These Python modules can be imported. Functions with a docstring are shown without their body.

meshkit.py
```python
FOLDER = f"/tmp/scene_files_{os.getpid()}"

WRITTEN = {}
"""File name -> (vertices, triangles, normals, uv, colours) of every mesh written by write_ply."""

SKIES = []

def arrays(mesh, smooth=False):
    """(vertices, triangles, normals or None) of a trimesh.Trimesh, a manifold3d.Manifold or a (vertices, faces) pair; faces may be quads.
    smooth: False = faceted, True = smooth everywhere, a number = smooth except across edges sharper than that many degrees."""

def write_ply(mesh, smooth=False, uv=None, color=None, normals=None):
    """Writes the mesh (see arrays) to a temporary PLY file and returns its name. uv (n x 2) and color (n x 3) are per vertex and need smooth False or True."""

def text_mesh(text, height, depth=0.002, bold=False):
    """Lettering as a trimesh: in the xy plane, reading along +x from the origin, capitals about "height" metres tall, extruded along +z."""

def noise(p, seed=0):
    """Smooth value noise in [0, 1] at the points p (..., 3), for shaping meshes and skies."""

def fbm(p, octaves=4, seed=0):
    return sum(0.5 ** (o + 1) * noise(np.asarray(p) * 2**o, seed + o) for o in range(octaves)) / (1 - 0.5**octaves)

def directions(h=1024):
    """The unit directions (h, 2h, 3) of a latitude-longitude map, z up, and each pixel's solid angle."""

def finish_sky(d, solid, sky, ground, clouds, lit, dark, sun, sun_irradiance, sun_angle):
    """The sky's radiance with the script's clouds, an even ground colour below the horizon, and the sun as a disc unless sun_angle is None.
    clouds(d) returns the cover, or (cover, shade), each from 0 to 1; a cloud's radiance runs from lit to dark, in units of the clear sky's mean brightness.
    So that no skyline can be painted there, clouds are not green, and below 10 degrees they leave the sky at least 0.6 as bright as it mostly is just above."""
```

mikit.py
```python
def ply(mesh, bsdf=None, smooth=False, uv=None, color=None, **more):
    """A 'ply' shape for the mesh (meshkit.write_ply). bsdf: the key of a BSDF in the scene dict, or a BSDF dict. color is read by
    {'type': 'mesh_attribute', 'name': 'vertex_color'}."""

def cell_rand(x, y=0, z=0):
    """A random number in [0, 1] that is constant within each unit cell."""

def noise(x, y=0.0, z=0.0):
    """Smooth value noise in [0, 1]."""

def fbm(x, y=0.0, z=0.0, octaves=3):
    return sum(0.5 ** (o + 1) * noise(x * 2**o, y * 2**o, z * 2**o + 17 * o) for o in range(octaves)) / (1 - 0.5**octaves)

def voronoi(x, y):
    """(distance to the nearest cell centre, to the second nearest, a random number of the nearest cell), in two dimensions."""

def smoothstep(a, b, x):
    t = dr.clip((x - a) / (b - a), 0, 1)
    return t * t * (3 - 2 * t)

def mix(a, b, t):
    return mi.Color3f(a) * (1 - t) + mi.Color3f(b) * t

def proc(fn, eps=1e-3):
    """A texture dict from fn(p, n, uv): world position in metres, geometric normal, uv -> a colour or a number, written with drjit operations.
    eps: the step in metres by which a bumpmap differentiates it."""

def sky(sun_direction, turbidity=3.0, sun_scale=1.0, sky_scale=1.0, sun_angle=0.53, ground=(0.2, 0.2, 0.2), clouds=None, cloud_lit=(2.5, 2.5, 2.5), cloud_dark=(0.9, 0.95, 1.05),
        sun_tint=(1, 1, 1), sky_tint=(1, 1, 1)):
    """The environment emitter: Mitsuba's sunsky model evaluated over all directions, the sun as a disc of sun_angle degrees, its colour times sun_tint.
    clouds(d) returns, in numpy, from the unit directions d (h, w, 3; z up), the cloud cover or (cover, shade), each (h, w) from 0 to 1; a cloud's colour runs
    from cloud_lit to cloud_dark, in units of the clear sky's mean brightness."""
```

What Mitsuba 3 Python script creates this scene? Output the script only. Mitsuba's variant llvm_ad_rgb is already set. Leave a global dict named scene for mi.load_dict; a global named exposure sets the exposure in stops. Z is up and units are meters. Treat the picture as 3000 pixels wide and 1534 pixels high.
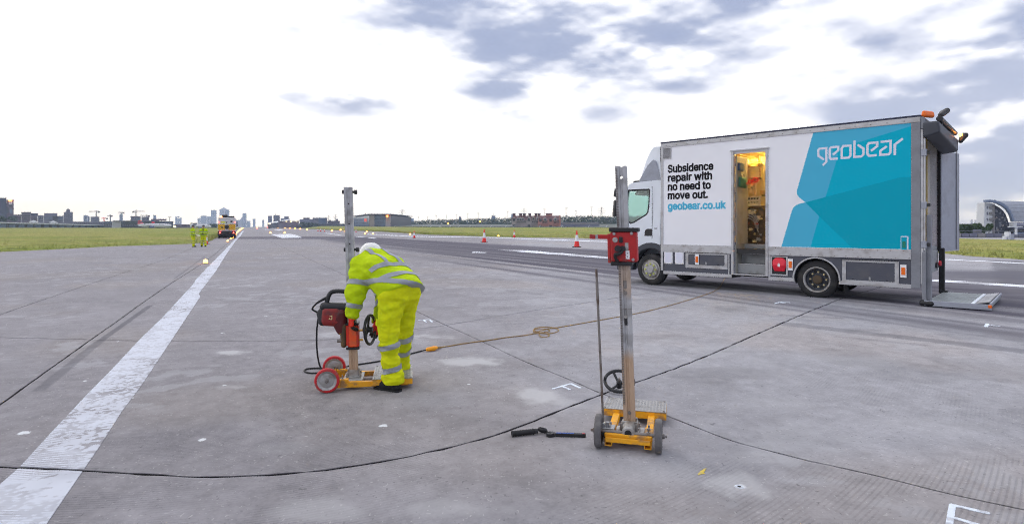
import math, random
import numpy as np
import trimesh
import drjit as dr
import mitsuba as mi
import mikit
import meshkit
from mikit import proc, noise, fbm, smoothstep, mix
from manifold3d import Manifold, CrossSection, Mesh as MMesh
from shapely.geometry import Polygon, LineString, MultiPolygon, box as sbox, Point
from shapely.ops import unary_union
from shapely.geometry.polygon import orient

T = mi.ScalarTransform4f
scene, labels = {}, {}
rng = np.random.default_rng(7)

# ------------------------------------------------------------------ camera, sky, exposure
EYE = 1.65                                   # eye height of the photographer
scene['camera'] = {'type': 'perspective', 'fov': 81.3, 'fov_axis': 'x', 'near_clip': 0.05, 'far_clip': 20000.0,
                   'principal_point_offset_y': 0.0672,
                   'to_world': T().look_at(origin=[0, 0, EYE], target=[0, 10, EYE], up=[0, 0, 1])}


def sky_clouds(d):
    az = np.degrees(np.arctan2(d[..., 0], d[..., 1]))
    el = np.degrees(np.arcsin(np.clip(d[..., 2], -1, 1)))
    w = (meshkit.fbm(d * np.array([7, 7, 12]) + 5, 4, seed=21) - 0.5) * 5.0        # the edges wander
    w2 = (meshkit.fbm(d * np.array([7, 7, 12]) + 31, 4, seed=22) - 0.5) * 3.0
    q = np.stack([d[..., 0] * 11, d[..., 1] * 11, d[..., 2] * 26], -1)               # cloud lumps, flatter than wide
    n = meshkit.fbm(q + 4.3, 6, seed=3)
    n2 = meshkit.fbm(q * 3.1 + 11, 5, seed=9)
    puff = np.clip((n - 0.36) * 3.4, 0, 1.4) * 0.75 + (n2 - 0.42) * 0.9
    banks = [(0, 21, 19, 5.5, .62), (9, 17, 16, 5.4, .68), (4, 19, 9, 3, .66), (-1.5, 16.6, 6.0, 3.4, .72), (0.5, 13.2, 4.6, 2.2, .70), (-15.5, 11.4, 6, 1.3, .62), (0, 10.6, 6, 1.0, .62), (-13, 21, 6, 3.5, .30),
             (14, 13, 8, 2.4, .40), (24, 20.8, 7, 2.6, .85), (36, 20, 5, 2.2, .60), (27, 14.5, 8, 3.0, .42), (22, 11, 7, 1.6, .30),
             (45, 11.5, 10, 5.2, 1.25), (36, 9.0, 8, 2.8, 1.1), (41, 5.0, 9, 5.0, 1.0), (58, 9, 15, 11, 1.0), (-21, 17, 3, 1.2, .2)]
    b = np.zeros(az.shape)
    for a, e, ra, re, k in banks:
        da = (az + w - a + 180) % 360 - 180
        b = np.maximum(b, k * np.exp(-(da / ra) ** 2 - ((el + w2 * min(1, re / 3) - e) / re) ** 2))
    da = (az - 130 + 180) % 360 - 180                         # the grey bank at the right goes on round behind
    b = np.maximum(b, 0.90 * np.exp(-(da / 92) ** 6) * np.exp(-(el / 60) ** 2))
    b = np.maximum(b, 0.22 * np.clip((el - 22) / 10, 0, 1))
    shade = np.clip(b * (0.80 + 1.5 * (puff - 0.37)) * 1.34, 0, 1) ** 0.85
    shade = shade * (0.80 + 0.55 * np.clip(n * 1.6 - 0.4, 0, 1)) * 0.80
    cap = 0.80 + 0.20 * np.clip((el - 10.5) / 4, 0, 1)
    shade = np.where(shade > 0.7 * cap, cap * (0.7 + 0.3 * (1 - np.exp(-(shade / cap - 0.7) / 0.3))), shade)
    shade = 1 - (1 - np.clip(shade, 0, 1)) ** 1.45
    return np.ones_like(shade), shade


scene['sky'] = mikit.sky([-0.45, 0.6, 0.95], turbidity=4, sun_scale=0.035, sun_angle=30, ground=(0.26, 0.26, 0.27), clouds=sky_clouds,
                         cloud_lit=(2.45, 2.45, 2.50), cloud_dark=(0.52, 0.63, 0.96), sun_tint=(1, .95, .9))
exposure = 2.55

# ------------------------------------------------------------------ naming helpers
def key_for(name, parent=None):
    base = (parent + '__' if parent else '') + name
    k, i = base, 0
    while k in scene or k in labels:
        i += 1
        k = '%s_%03d' % (base, i)
    return k


def add(name, mesh, bsdf, parent=None, smooth=30, **more):
    k = key_for(name, parent)
    if mesh is None or not len(mesh.faces):
        print('EMPTY', k); return k
    scene[k] = mikit.ply(mesh, bsdf, smooth=smooth, **more)
    return k


def thing(name, label, cat, group=None):
    k = key_for(name)
    labels[k] = {'label': label, 'category': cat}
    if group:
        labels[k]['group'] = group
    return k


def tag(k, label=None, cat=None, group=None, kind=None):
    labels.setdefault(k, {}).update({a: b for a, b in (('label', label), ('category', cat), ('group', group), ('kind', kind)) if b})
    return k


def copy_thing(root, mat4, label, group=None):
    """A copy of a thing and of all its parts, moved by the matrix."""
    r = thing(root.split('__')[0].rstrip('0123456789').rstrip('_'), label, labels[root]['category'], group or labels[root].get('group'))
    for k in [k for k in scene if k.startswith(root + '__')]:
        d = dict(scene[k])
        d['to_world'] = T(mat4.tolist())
        scene[r + k[len(root):]] = d
        if k in labels:
            labels[r + k[len(root):]] = dict(labels[k])
    return r


NTH = ['first', 'second', 'third', 'fourth', 'fifth', 'sixth', 'seventh', 'eighth', 'ninth', 'tenth', 'eleventh', 'twelfth', 'thirteenth', 'fourteenth', 'fifteenth', 'sixteenth', 'seventeenth', 'eighteenth']


# ------------------------------------------------------------------ mesh helpers
def cat(*m):
    m = [x for x in m if x is not None and len(x.faces)]
    return trimesh.util.concatenate(m)


def box(x0, x1, y0, y1, z0, z1, b=0.0):
    lo, hi = np.array([min(x0, x1), min(y0, y1), min(z0, z1)], float), np.array([max(x0, x1), max(y0, y1), max(z0, z1)], float)
    if b <= 0:
        return trimesh.creation.box(bounds=[lo, hi])
    b = min(b, 0.45 * (hi - lo).min())
    p = []
    for c in np.ndindex(2, 2, 2):
        v = np.where(np.array(c) == 0, lo, hi)
        s = np.where(np.array(c) == 0, 1, -1)
        for a in range(3):
            q = v + s * b
            q[a] = v[a]
            p.append(q)
    return trimesh.convex.convex_hull(np.array(p))


def frame(z, up=(0, 0, 1)):
    z = np.asarray(z, float) / np.linalg.norm(z)
    u = np.asarray(up, float)
    if abs(z @ u) > 0.95:
        u = np.array([1.0, 0, 0])
    x = np.cross(u, z); x /= np.linalg.norm(x)
    return x, np.cross(z, x), z


def lathe(prof, p0=(0, 0, 0), axis=(0, 0, 1), n=24):
    """Profile of (radius, height) points turned about the axis."""
    prof = np.array(prof, float)
    x, y, z = frame(axis)
    a = np.arange(n) * 2 * np.pi / n
    ring = np.cos(a)[:, None] * x + np.sin(a)[:, None] * y
    v = np.asarray(p0, float) + prof[:, 0][:, None, None] * ring[None] + prof[:, 1][:, None, None] * z
    i, j = np.meshgrid(np.arange(len(prof) - 1), np.arange(n), indexing='ij')
    q = np.stack([i * n + j, i * n + (j + 1) % n, (i + 1) * n + (j + 1) % n, (i + 1) * n + j], -1).reshape(-1, 4)
    f = np.vstack([q[:, :3], q[:, [0, 2, 3]]])
    m = trimesh.Trimesh(v.reshape(-1, 3), f, process=False)
    m.merge_vertices(); m.update_faces(m.nondegenerate_faces())
    return m


def cyl(p0, p1, r, n=14, r2=None, b=0.0):
    p0, p1 = np.asarray(p0, float), np.asarray(p1, float)
    L = np.linalg.norm(p1 - p0); r2 = r if r2 is None else r2
    if b > 0:
        pr = [(0, 0), (r - b, 0), (r, b), (r2, L - b), (r2 - b, L), (0, L)]
    else:
        pr = [(0, 0), (r, 0), (r2, L), (0, L)]
    return lathe(pr, p0, p1 - p0, n)


def torus(c, axis, R, r, n=32, k=10):
    a = np.linspace(0, 2 * np.pi, k + 1)
    return lathe([(R + r * np.cos(t), r * np.sin(t)) for t in a], c, axis, n)


def smooth_path(p, k=6, closed=False):
    p = np.asarray(p, float)
    out, n = [], len(p)
    for i in range(n if closed else n - 1):
        if closed:
            a, b, c, d = p[(i - 1) % n], p[i], p[(i + 1) % n], p[(i + 2) % n]
        else:
            a, b, c, d = p[max(i - 1, 0)], p[i], p[i + 1], p[min(i + 2, n - 1)]
        for t in np.arange(k) / k:
            out.append(0.5 * (2 * b + (c - a) * t + (2 * a - 5 * b + 4 * c - d) * t * t + (3 * b - a - 3 * c + d) * t ** 3))
    if not closed:
        out.append(p[-1])
    return np.array(out)


def tube(path, r, n=8, closed=False):
    p = np.asarray(path, float)
    m = len(p)
    t = (np.roll(p, -1, 0) - np.roll(p, 1, 0)) if closed else np.gradient(p, axis=0)
    t /= np.linalg.norm(t, axis=1, keepdims=True) + 1e-12
    x = frame(t[0])[0]
    a = np.arange(n) * 2 * np.pi / n
    R = np.broadcast_to(r, (m,))
    v = []
    for i in range(m):
        x = x - (x @ t[i]) * t[i]; x /= np.linalg.norm(x)
        y = np.cross(t[i], x)
        v.append(p[i] + R[i] * (np.cos(a)[:, None] * x + np.sin(a)[:, None] * y))
    v = np.array(v).reshape(-1, 3)
    f = []
    for i in range(m if closed else m - 1):
        k = (i + 1) % m
        for j in range(n):
            l = (j + 1) % n
            f += [[i * n + j, i * n + l, k * n + l], [i * n + j, k * n + l, k * n + j]]
    if not closed:
        for s, o in ((0, -1), (m - 1, 1)):
            v = np.vstack([v, p[s]])
            for j in range(n):
                l = (j + 1) % n
                f.append([s * n + j, len(v) - 1, s * n + l] if o < 0 else [s * n + j, s * n + l, len(v) - 1])
    mesh = trimesh.Trimesh(v, f, process=False)
    return mesh


def bar(p0, p1, w, h, up=(0, 0, 1), b=0.0):
    """A square bar from p0 to p1, w wide and h high."""
    p0, p1 = np.asarray(p0, float), np.asarray(p1, float)
    L = np.linalg.norm(p1 - p0)
    x, y, z = frame(p1 - p0, up)
    m = box(-w / 2, w / 2, -h / 2, h / 2, 0, L, b)
    M = np.eye(4); M[:3, 0], M[:3, 1], M[:3, 2], M[:3, 3] = x, y, z, p0
    m.apply_transform(M)
    return m


def prism(poly, h, o=(0, 0, 0), ex=(1, 0, 0), ey=(0, 1, 0)):
    """A polygon (shapely or points) extruded by h along ex x ey."""
    g = poly if hasattr(poly, 'geom_type') else Polygon(poly)
    g = g.buffer(0)
    ms = [trimesh.creation.extrude_polygon(q, h, engine='earcut') for q in getattr(g, 'geoms', [g]) if q.area > 1e-9]
    m = cat(*ms)
    M = np.eye(4); M[:3, 0], M[:3, 1], M[:3, 2], M[:3, 3] = ex, ey, np.cross(ex, ey), o
    m.apply_transform(M)
    return m


def hullsph(pts):
    """Convex hull of spheres (x, y, z, r)."""
    s = trimesh.creation.icosphere(2)
    return trimesh.convex.convex_hull(np.vstack([s.vertices * q[3] + np.array(q[:3]) for q in pts]))


def moved(m, M):
    m = m.copy(); m.apply_transform(M); return m


def mat(ex, ey, ez, o):
    M = np.eye(4); M[:3, 0], M[:3, 1], M[:3, 2], M[:3, 3] = ex, ey, ez, o
    return M


def rotz(a, o=(0, 0, 0)):
    c, s = math.cos(a), math.sin(a)
    return mat((c, s, 0), (-s, c, 0), (0, 0, 1), o)


def to_tm(man):
    q = man.to_mesh()
    return trimesh.Trimesh(np.array(q.vert_properties[:, :3], float), np.array(q.tri_verts), process=False)


# signed-distance bodies, meshed by surface nets
def surfnet(f, lo, hi, h):
    lo, hi = np.array(lo, float), np.array(hi, float)
    n = np.ceil((hi - lo) / h).astype(int) + 1
    g = np.stack(np.meshgrid(*[lo[k] + h * np.arange(n[k]) for k in range(3)], indexing='ij'), -1)
    v = f(g.reshape(-1, 3)).reshape(n)
    m = n - 1
    acc, cnt = np.zeros((*m, 3)), np.zeros(m)
    for ax in range(3):
        o = [k for k in range(3) if k != ax]
        for a in (0, 1):
            for b in (0, 1):
                s0 = [None] * 3
                s0[o[0]], s0[o[1]], s0[ax] = slice(a, a + m[o[0]]), slice(b, b + m[o[1]]), slice(0, m[ax])
                s1 = list(s0); s1[ax] = slice(1, 1 + m[ax])
                v0, v1 = v[tuple(s0)], v[tuple(s1)]
                c = (v0 < 0) != (v1 < 0)
                t = np.where(c, v0 / np.where(c, v0 - v1, 1), 0)
                p = np.zeros((*m, 3)); p[..., o[0]], p[..., o[1]], p[..., ax] = a, b, t
                acc += np.where(c[..., None], p, 0); cnt += c
    act = cnt > 0
    idx = -np.ones(m, int); idx[act] = np.arange(act.sum())
    verts = (np.stack(np.nonzero(act), -1) + acc[act] / cnt[act][:, None]) * h + lo
    F = []
    for ax in range(3):
        b_, c_ = (ax + 1) % 3, (ax + 2) % 3
        s0 = [slice(None)] * 3
        s0[ax] = slice(0, m[ax]); s0[b_] = slice(1, m[b_]); s0[c_] = slice(1, m[c_])
        s1 = list(s0); s1[ax] = slice(1, 1 + m[ax])
        v0, v1 = v[tuple(s0)] < 0, v[tuple(s1)] < 0
        e = np.stack(np.nonzero(v0 != v1), -1)
        if not len(e):
            continue
        fl = v0[tuple(e.T)]
        e[:, b_] += 1; e[:, c_] += 1
        def at(db, dc):
            q = e.copy(); q[:, b_] += db; q[:, c_] += dc
            return idx[tuple(q.T)]
        Q = np.stack([at(-1, -1), at(0, -1), at(0, 0), at(-1, 0)], -1)
        Q[~fl] = Q[~fl][:, ::-1]
        F.append(Q)
    Q = np.vstack(F)
    return trimesh.Trimesh(verts, np.vstack([Q[:, :3], Q[:, [0, 2, 3]]]), process=False)


def sd_cap(p, a, b, r0, r1):
    a, b = np.asarray(a, float), np.asarray(b, float)
    ab = b - a
    t = np.clip(((p - a) @ ab) / max(ab @ ab, 1e-9), 0, 1)
    return np.linalg.norm(p - a - t[:, None] * ab, axis=1) - (r0 + (r1 - r0) * t)


def smin(a, b, k):
    h = np.clip(0.5 + 0.5 * (b - a) / k, 0, 1)
    return b * (1 - h) + a * h - k * h * (1 - h)


def body(caps, k=0.05, wrinkle=0.0, freq=(9, 9, 20), seed=0, h=0.014, cut=(), pad=0.05):
    """A continuous body of capsules (a, b, ra, rb) blended by k, with cloth wrinkles; cut: half spaces (point, normal) kept where (p - point).normal < 0."""
    P = np.array([[*c[0]] for c in caps] + [[*c[1]] for c in caps], float)
    R = max(max(c[2], c[3]) for c in caps) + pad
    def f(p):
        d = None
        for c in caps:
            e = sd_cap(p, *c)
            d = e if d is None else smin(d, e, k)
        if wrinkle:
            w = meshkit.fbm(p * np.array(freq) + seed * 3.1, 3, seed)
            w2 = 1 - np.abs(meshkit.noise(p * np.array(freq) * 1.7 + seed, seed + 5) * 2 - 1)
            d = d + wrinkle * ((w - 0.5) * 1.6 - (w2 - 0.5) * 0.7)
        for o, nrm in cut:
            d = np.maximum(d, (p - np.array(o)) @ np.array(nrm))
        return d
    m = surfnet(f, P.min(0) - R, P.max(0) + R, h)
    e = m.edges_unique
    for _ in range(2):                                    # a light even smoothing
        a, c = np.zeros((len(m.vertices), 3)), np.zeros(len(m.vertices))
        np.add.at(a, e[:, 0], m.vertices[e[:, 1]]); np.add.at(a, e[:, 1], m.vertices[e[:, 0]])
        np.add.at(c, e[:, 0], 1); np.add.at(c, e[:, 1], 1)
        m.vertices = m.vertices * 0.5 + 0.5 * a / np.maximum(c, 1)[:, None]
    return m


def band(mesh, o, nrm, half, off=0.005, near=None, far=0.3):
    """The strip of the mesh between two planes, set off along its normals: tape sewn on cloth."""
    m = trimesh.Trimesh(mesh.vertices + mesh.vertex_normals * off, mesh.faces, process=False)
    nrm = np.asarray(nrm, float) / np.linalg.norm(nrm); o = np.asarray(o, float)
    for s in (1, -1):
        m = trimesh.intersections.slice_mesh_plane(m, plane_normal=nrm * s, plane_origin=o - nrm * s * half)
    if near is not None:
        best, bd = None, 9
        for c in m.split(only_watertight=False):
            d = np.linalg.norm(c.vertices.mean(0) - np.asarray(near))
            if d < bd and len(c.faces) > 4:
                best, bd = c, d
        m = best
    return m


# ------------------------------------------------------------------ measuring the place: the photograph's horizon and eye height give distances on the flat ground
def G(px, py, z=0.0):
    """Ground point (or point at height z below the eye) seen at that place of the 2576 pixel wide photograph."""
    Y = 1500.0 * (EYE - z) / (py - 570.0)
    return np.array([(px - 1288.0) / 1500.0 * Y, Y, z])


def D(px, py, Y):
    """The point at distance Y."""
    return np.array([(px - 1288.0) / 1500.0 * Y, Y, EYE - (py - 570.0) / 1500.0 * Y])


# ------------------------------------------------------------------ materials
def srgb(r, g, b):
    c = np.array([r, g, b]) / 255.0
    return np.where(c < 0.04045, c / 12.92, ((c + 0.055) / 1.055) ** 2.4).tolist()


def M(name, color, rough=0.55, metal=0.0, spec=0.4, bump=None, bscale=1.0, **more):
    col = color if isinstance(color, dict) else {'type': 'rgb', 'value': list(map(float, color))}
    r = rough if isinstance(rough, dict) else float(rough)
    d = {'type': 'principled', 'base_color': col, 'roughness': r, 'metallic': metal, 'specular': spec, **more}
    if bump is not None:
        d = {'type': 'bumpmap', 'arbitrary': bump, 'scale': bscale, 'bsdf': d}
    scene[name] = {'type': 'twosided', 'bsdf': d}
    return name


def worn(base, dirt, freq=9.0, amount=0.35, speck=0.0):
    base, dirt = list(map(float, base)), list(map(float, dirt))

    def fn(p, n, uv):
        a = fbm(p.x * freq, p.y * freq, p.z * freq, 4)
        b = noise(p.x * freq * 9, p.y * freq * 9, p.z * freq * 9)
        t = smoothstep(0.45, 0.75, a) * amount
        if speck:
            t = dr.maximum(t, smoothstep(0.80, 0.86, a * 0.35 + b * 0.65) * speck)
        return mix(base, dirt, t) * (0.93 + 0.14 * b)
    return proc(fn)


M('hi_vis_cloth', worn((0.50, 0.66, 0.008), (0.34, 0.50, 0.006), 6, 0.7), 0.8, spec=0.15)
M('hi_vis_trouser_cloth', worn((0.66, 0.70, 0.008), (0.46, 0.56, 0.006), 6, 0.7), 0.8, spec=0.15)
M('reflective_tape', (0.30, 0.32, 0.35), 0.45, 0.2)
M('dark_cloth', (0.015, 0.016, 0.02), 0.8)
M('skin', (0.42, 0.23, 0.16), 0.5)
M('red_glove', (0.75, 0.03, 0.015), 0.6)
M('black_rubber', (0.014, 0.014, 0.016), 0.6)
M('black_plastic', (0.02, 0.02, 0.023), 0.4)
M('tyre_rubber', worn((0.018, 0.018, 0.02), (0.06, 0.055, 0.05), 6, 0.5), 0.75)
M('grey_tyre', worn((0.11, 0.105, 0.11), (0.2, 0.19, 0.18), 14, 0.7), 0.8)
M('red_tyre', worn((0.50, 0.022, 0.028), (0.24, 0.09, 0.08), 16, 0.7), 0.55)
M('tool_red', worn((0.42, 0.018, 0.02), (0.15, 0.05, 0.045), 20, 0.75, 0.5), 0.45)
M('motor_red', worn((0.25, 0.022, 0.02), (0.10, 0.03, 0.03), 20, 0.75, 0.5), 0.45)
M('gear_maroon', worn((0.10, 0.014, 0.016), (0.06, 0.02, 0.02), 20, 0.7), 0.5)
M('carriage_red', worn((0.60, 0.03, 0.012), (0.30, 0.08, 0.05), 20, 0.7, 0.5), 0.45)
M('carriage_orange', worn((0.78, 0.09, 0.015), (0.45, 0.16, 0.08), 20, 0.6, 0.5), 0.45)
M('cast_aluminium', worn((0.42, 0.41, 0.40), (0.20, 0.17, 0.14), 12, 0.8), 0.42, 0.45)
M('mast_aluminium', worn((0.46, 0.46, 0.47), (0.26, 0.25, 0.25), 10, 0.7, 0.3), 0.4, 0.4)


def flash_warm_mast(p, n, uv):
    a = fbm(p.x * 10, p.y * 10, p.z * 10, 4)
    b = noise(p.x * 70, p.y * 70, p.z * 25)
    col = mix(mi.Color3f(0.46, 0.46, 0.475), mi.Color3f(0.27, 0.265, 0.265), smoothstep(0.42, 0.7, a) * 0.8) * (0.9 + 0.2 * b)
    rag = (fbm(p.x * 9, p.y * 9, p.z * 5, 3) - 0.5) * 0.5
    low = 1 - smoothstep(0.52, 0.78, p.z + rag)                      # camera flash warmth painted as ochre on the lower mast
    mid = smoothstep(1.10, 1.20, p.z + rag * 0.3) * (1 - smoothstep(1.34, 1.38, p.z)) * smoothstep(-0.2, 0.2, p.x)  # second band of painted flash warmth, right mast only
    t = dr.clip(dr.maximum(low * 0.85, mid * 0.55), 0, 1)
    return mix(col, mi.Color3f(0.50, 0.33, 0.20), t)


M('flash_warmed_aluminium', proc(flash_warm_mast), 0.45, 0.3)
M('steel', (0.40, 0.40, 0.41), 0.35, 0.8)
M('dirty_steel', worn((0.22, 0.20, 0.19), (0.10, 0.06, 0.04), 14, 0.8), 0.5, 0.4)
M('brass', (0.72, 0.45, 0.12), 0.35, 0.8)
M('yellow_paint', worn((0.80, 0.37, 0.012), (0.30, 0.17, 0.08), 17, 0.9, 0.7), 0.5)
M('white_paint', (0.82, 0.82, 0.84), 0.35)
M('helmet_white', (0.80, 0.80, 0.78), 0.35)
M('truck_white', (0.87, 0.87, 0.91), 0.4, spec=0.3)
M('cab_white', (0.72, 0.76, 0.82), 0.25, clearcoat=0.5)
M('trim_aluminium', worn((0.50, 0.50, 0.52), (0.30, 0.28, 0.27), 6, 0.6, 0.25), 0.45, 0.35)
M('post_grey', worn((0.23, 0.24, 0.27), (0.17, 0.17, 0.19), 4, 0.5), 0.5)
M('skirt_grey', worn((0.075, 0.08, 0.105), (0.12, 0.115, 0.12), 5, 0.5), 0.5)
M('fender_grey', (0.05, 0.055, 0.07), 0.5)
M('navy_cap', (0.03, 0.035, 0.07), 0.5)
M('print_light_blue', srgb(78, 180, 214), 0.6, spec=0.12)
M('print_mid_teal', srgb(0, 176, 204), 0.6, spec=0.12)
M('print_dark_teal', srgb(0, 163, 188), 0.6, spec=0.12)
M('print_pale', srgb(222, 222, 238), 0.4)
M('print_black', (0.008, 0.008, 0.01), 0.7, spec=0.08)
M('panel_grey', worn((0.34, 0.36, 0.42), (0.26, 0.27, 0.31), 3, 0.6), 0.45, 0.1)
M('amber_plastic', (0.85, 0.16, 0.01), 0.3)
M('green_plastic', (0.01, 0.20, 0.13), 0.5)
M('green_case', (0.01, 0.10, 0.055), 0.5)
M('blue_case', (0.02, 0.05, 0.11), 0.5)
M('red_plastic', (0.72, 0.02, 0.045), 0.4)
M('lime_plastic', (0.55, 0.62, 0.10), 0.5)
M('interior_yellow', worn((0.80, 0.66, 0.28), (0.55, 0.40, 0.14), 4, 0.6), 0.5)
M('cream_metal', worn((0.78, 0.66, 0.38), (0.50, 0.36, 0.14), 7, 0.5), 0.45)
M('interior_grey', worn((0.30, 0.29, 0.25), (0.20, 0.18, 0.13), 3, 0.6), 0.55)
M('platform_grey', worn((0.30, 0.33, 0.335), (0.20, 0.215, 0.22), 7, 0.7), 0.5, 0.2)
M('step_grey', worn((0.27, 0.28, 0.29), (0.14, 0.135, 0.13), 5, 0.8), 0.55, 0.1)
M('machine_dark', worn((0.085, 0.06, 0.035), (0.20, 0.125, 0.05), 9, 0.8), 0.5, 0.2)
M('rope_cable', worn((0.33, 0.20, 0.07), (0.16, 0.10, 0.05), 30, 0.8), 0.8)
M('orange_plastic', (0.90, 0.36, 0.01), 0.4)
M('cone_red', (0.78, 0.03, 0.025), 0.4)
M('cone_white', (0.78, 0.78, 0.80), 0.4)
M('lime_yellow', (0.80, 0.80, 0.03), 0.4)
M('sweeper_red', (0.62, 0.05, 0.02), 0.4)
M('sweeper_white', (0.62, 0.62, 0.64), 0.4)
M('plate_blue', (0.02, 0.09, 0.45), 0.4)
M('leaf_dark', (0.045, 0.075, 0.055), 0.8, spec=0.1)
M('leaf_green', (0.06, 0.10, 0.04), 0.8, spec=0.1)
M('bark', (0.06, 0.05, 0.04), 0.8)
scene['cab_glass'] = {'type': 'thindielectric', 'specular_transmittance': {'type': 'rgb', 'value': [0.72, 0.87, 0.85]}}


def emitter(name, color):
    scene[name] = {'type': 'twosided', 'bsdf': {'type': 'diffuse', 'reflectance': {'type': 'rgb', 'value': [0.5, 0.4, 0.3]}}}
    return {'type': 'area', 'radiance': {'type': 'rgb', 'value': list(map(float, color))}}


LAMP_AMBER = emitter('lamp_amber', (3.4, 1.0, 0.10))
LAMP_WARM = emitter('lamp_warm', (3.0, 2.0, 0.8))
LAMP_RED = emitter('lamp_red', (3.0, 0.12, 0.08))
LAMP_INSIDE = emitter('lamp_inside', (26.0, 18.5, 7.0))


def bold_text(txt, cap, fat, depth=0.003):
    """Lettering made heavier by fat metres."""
    t = meshkit.text_mesh(txt, cap, depth, bold=True)
    tri = t.triangles[(t.face_normals[:, 2] > 0.9)][:, :, :2]
    g = unary_union([Polygon(q) for q in tri]).buffer(fat, quad_segs=2)
    return prism(g, depth)

# ------------------------------------------------------------------ the ground
def poly_line(pts):
    return np.array([G(*p)[:2] for p in pts])


def ribbon_poly(line, half, jitter=0.0, seed=0, step=0.12):
    """A polygon of about 2*half width along a line of ground points, with uneven edges."""
    p = smooth_path(line, 8)
    L = np.r_[0, np.cumsum(np.linalg.norm(np.diff(p, axis=0), axis=1))]
    s = np.arange(0, L[-1], step if jitter else 0.6)
    p = np.stack([np.interp(s, L, p[:, 0]), np.interp(s, L, p[:, 1])], 1)
    t = np.gradient(p, axis=0); t /= np.linalg.norm(t, axis=1, keepdims=True)
    n = np.stack([-t[:, 1], t[:, 0]], 1)
    r = np.random.default_rng(seed)
    a = half * (1 + jitter * r.normal(0, 1, len(p)).clip(-1.6, 1.6))
    b = half * (1 + jitter * r.normal(0, 1, len(p)).clip(-1.6, 1.6))
    return Polygon(np.vstack([p + n * a[:, None], (p - n * b[:, None])[::-1]])).buffer(0)


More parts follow.
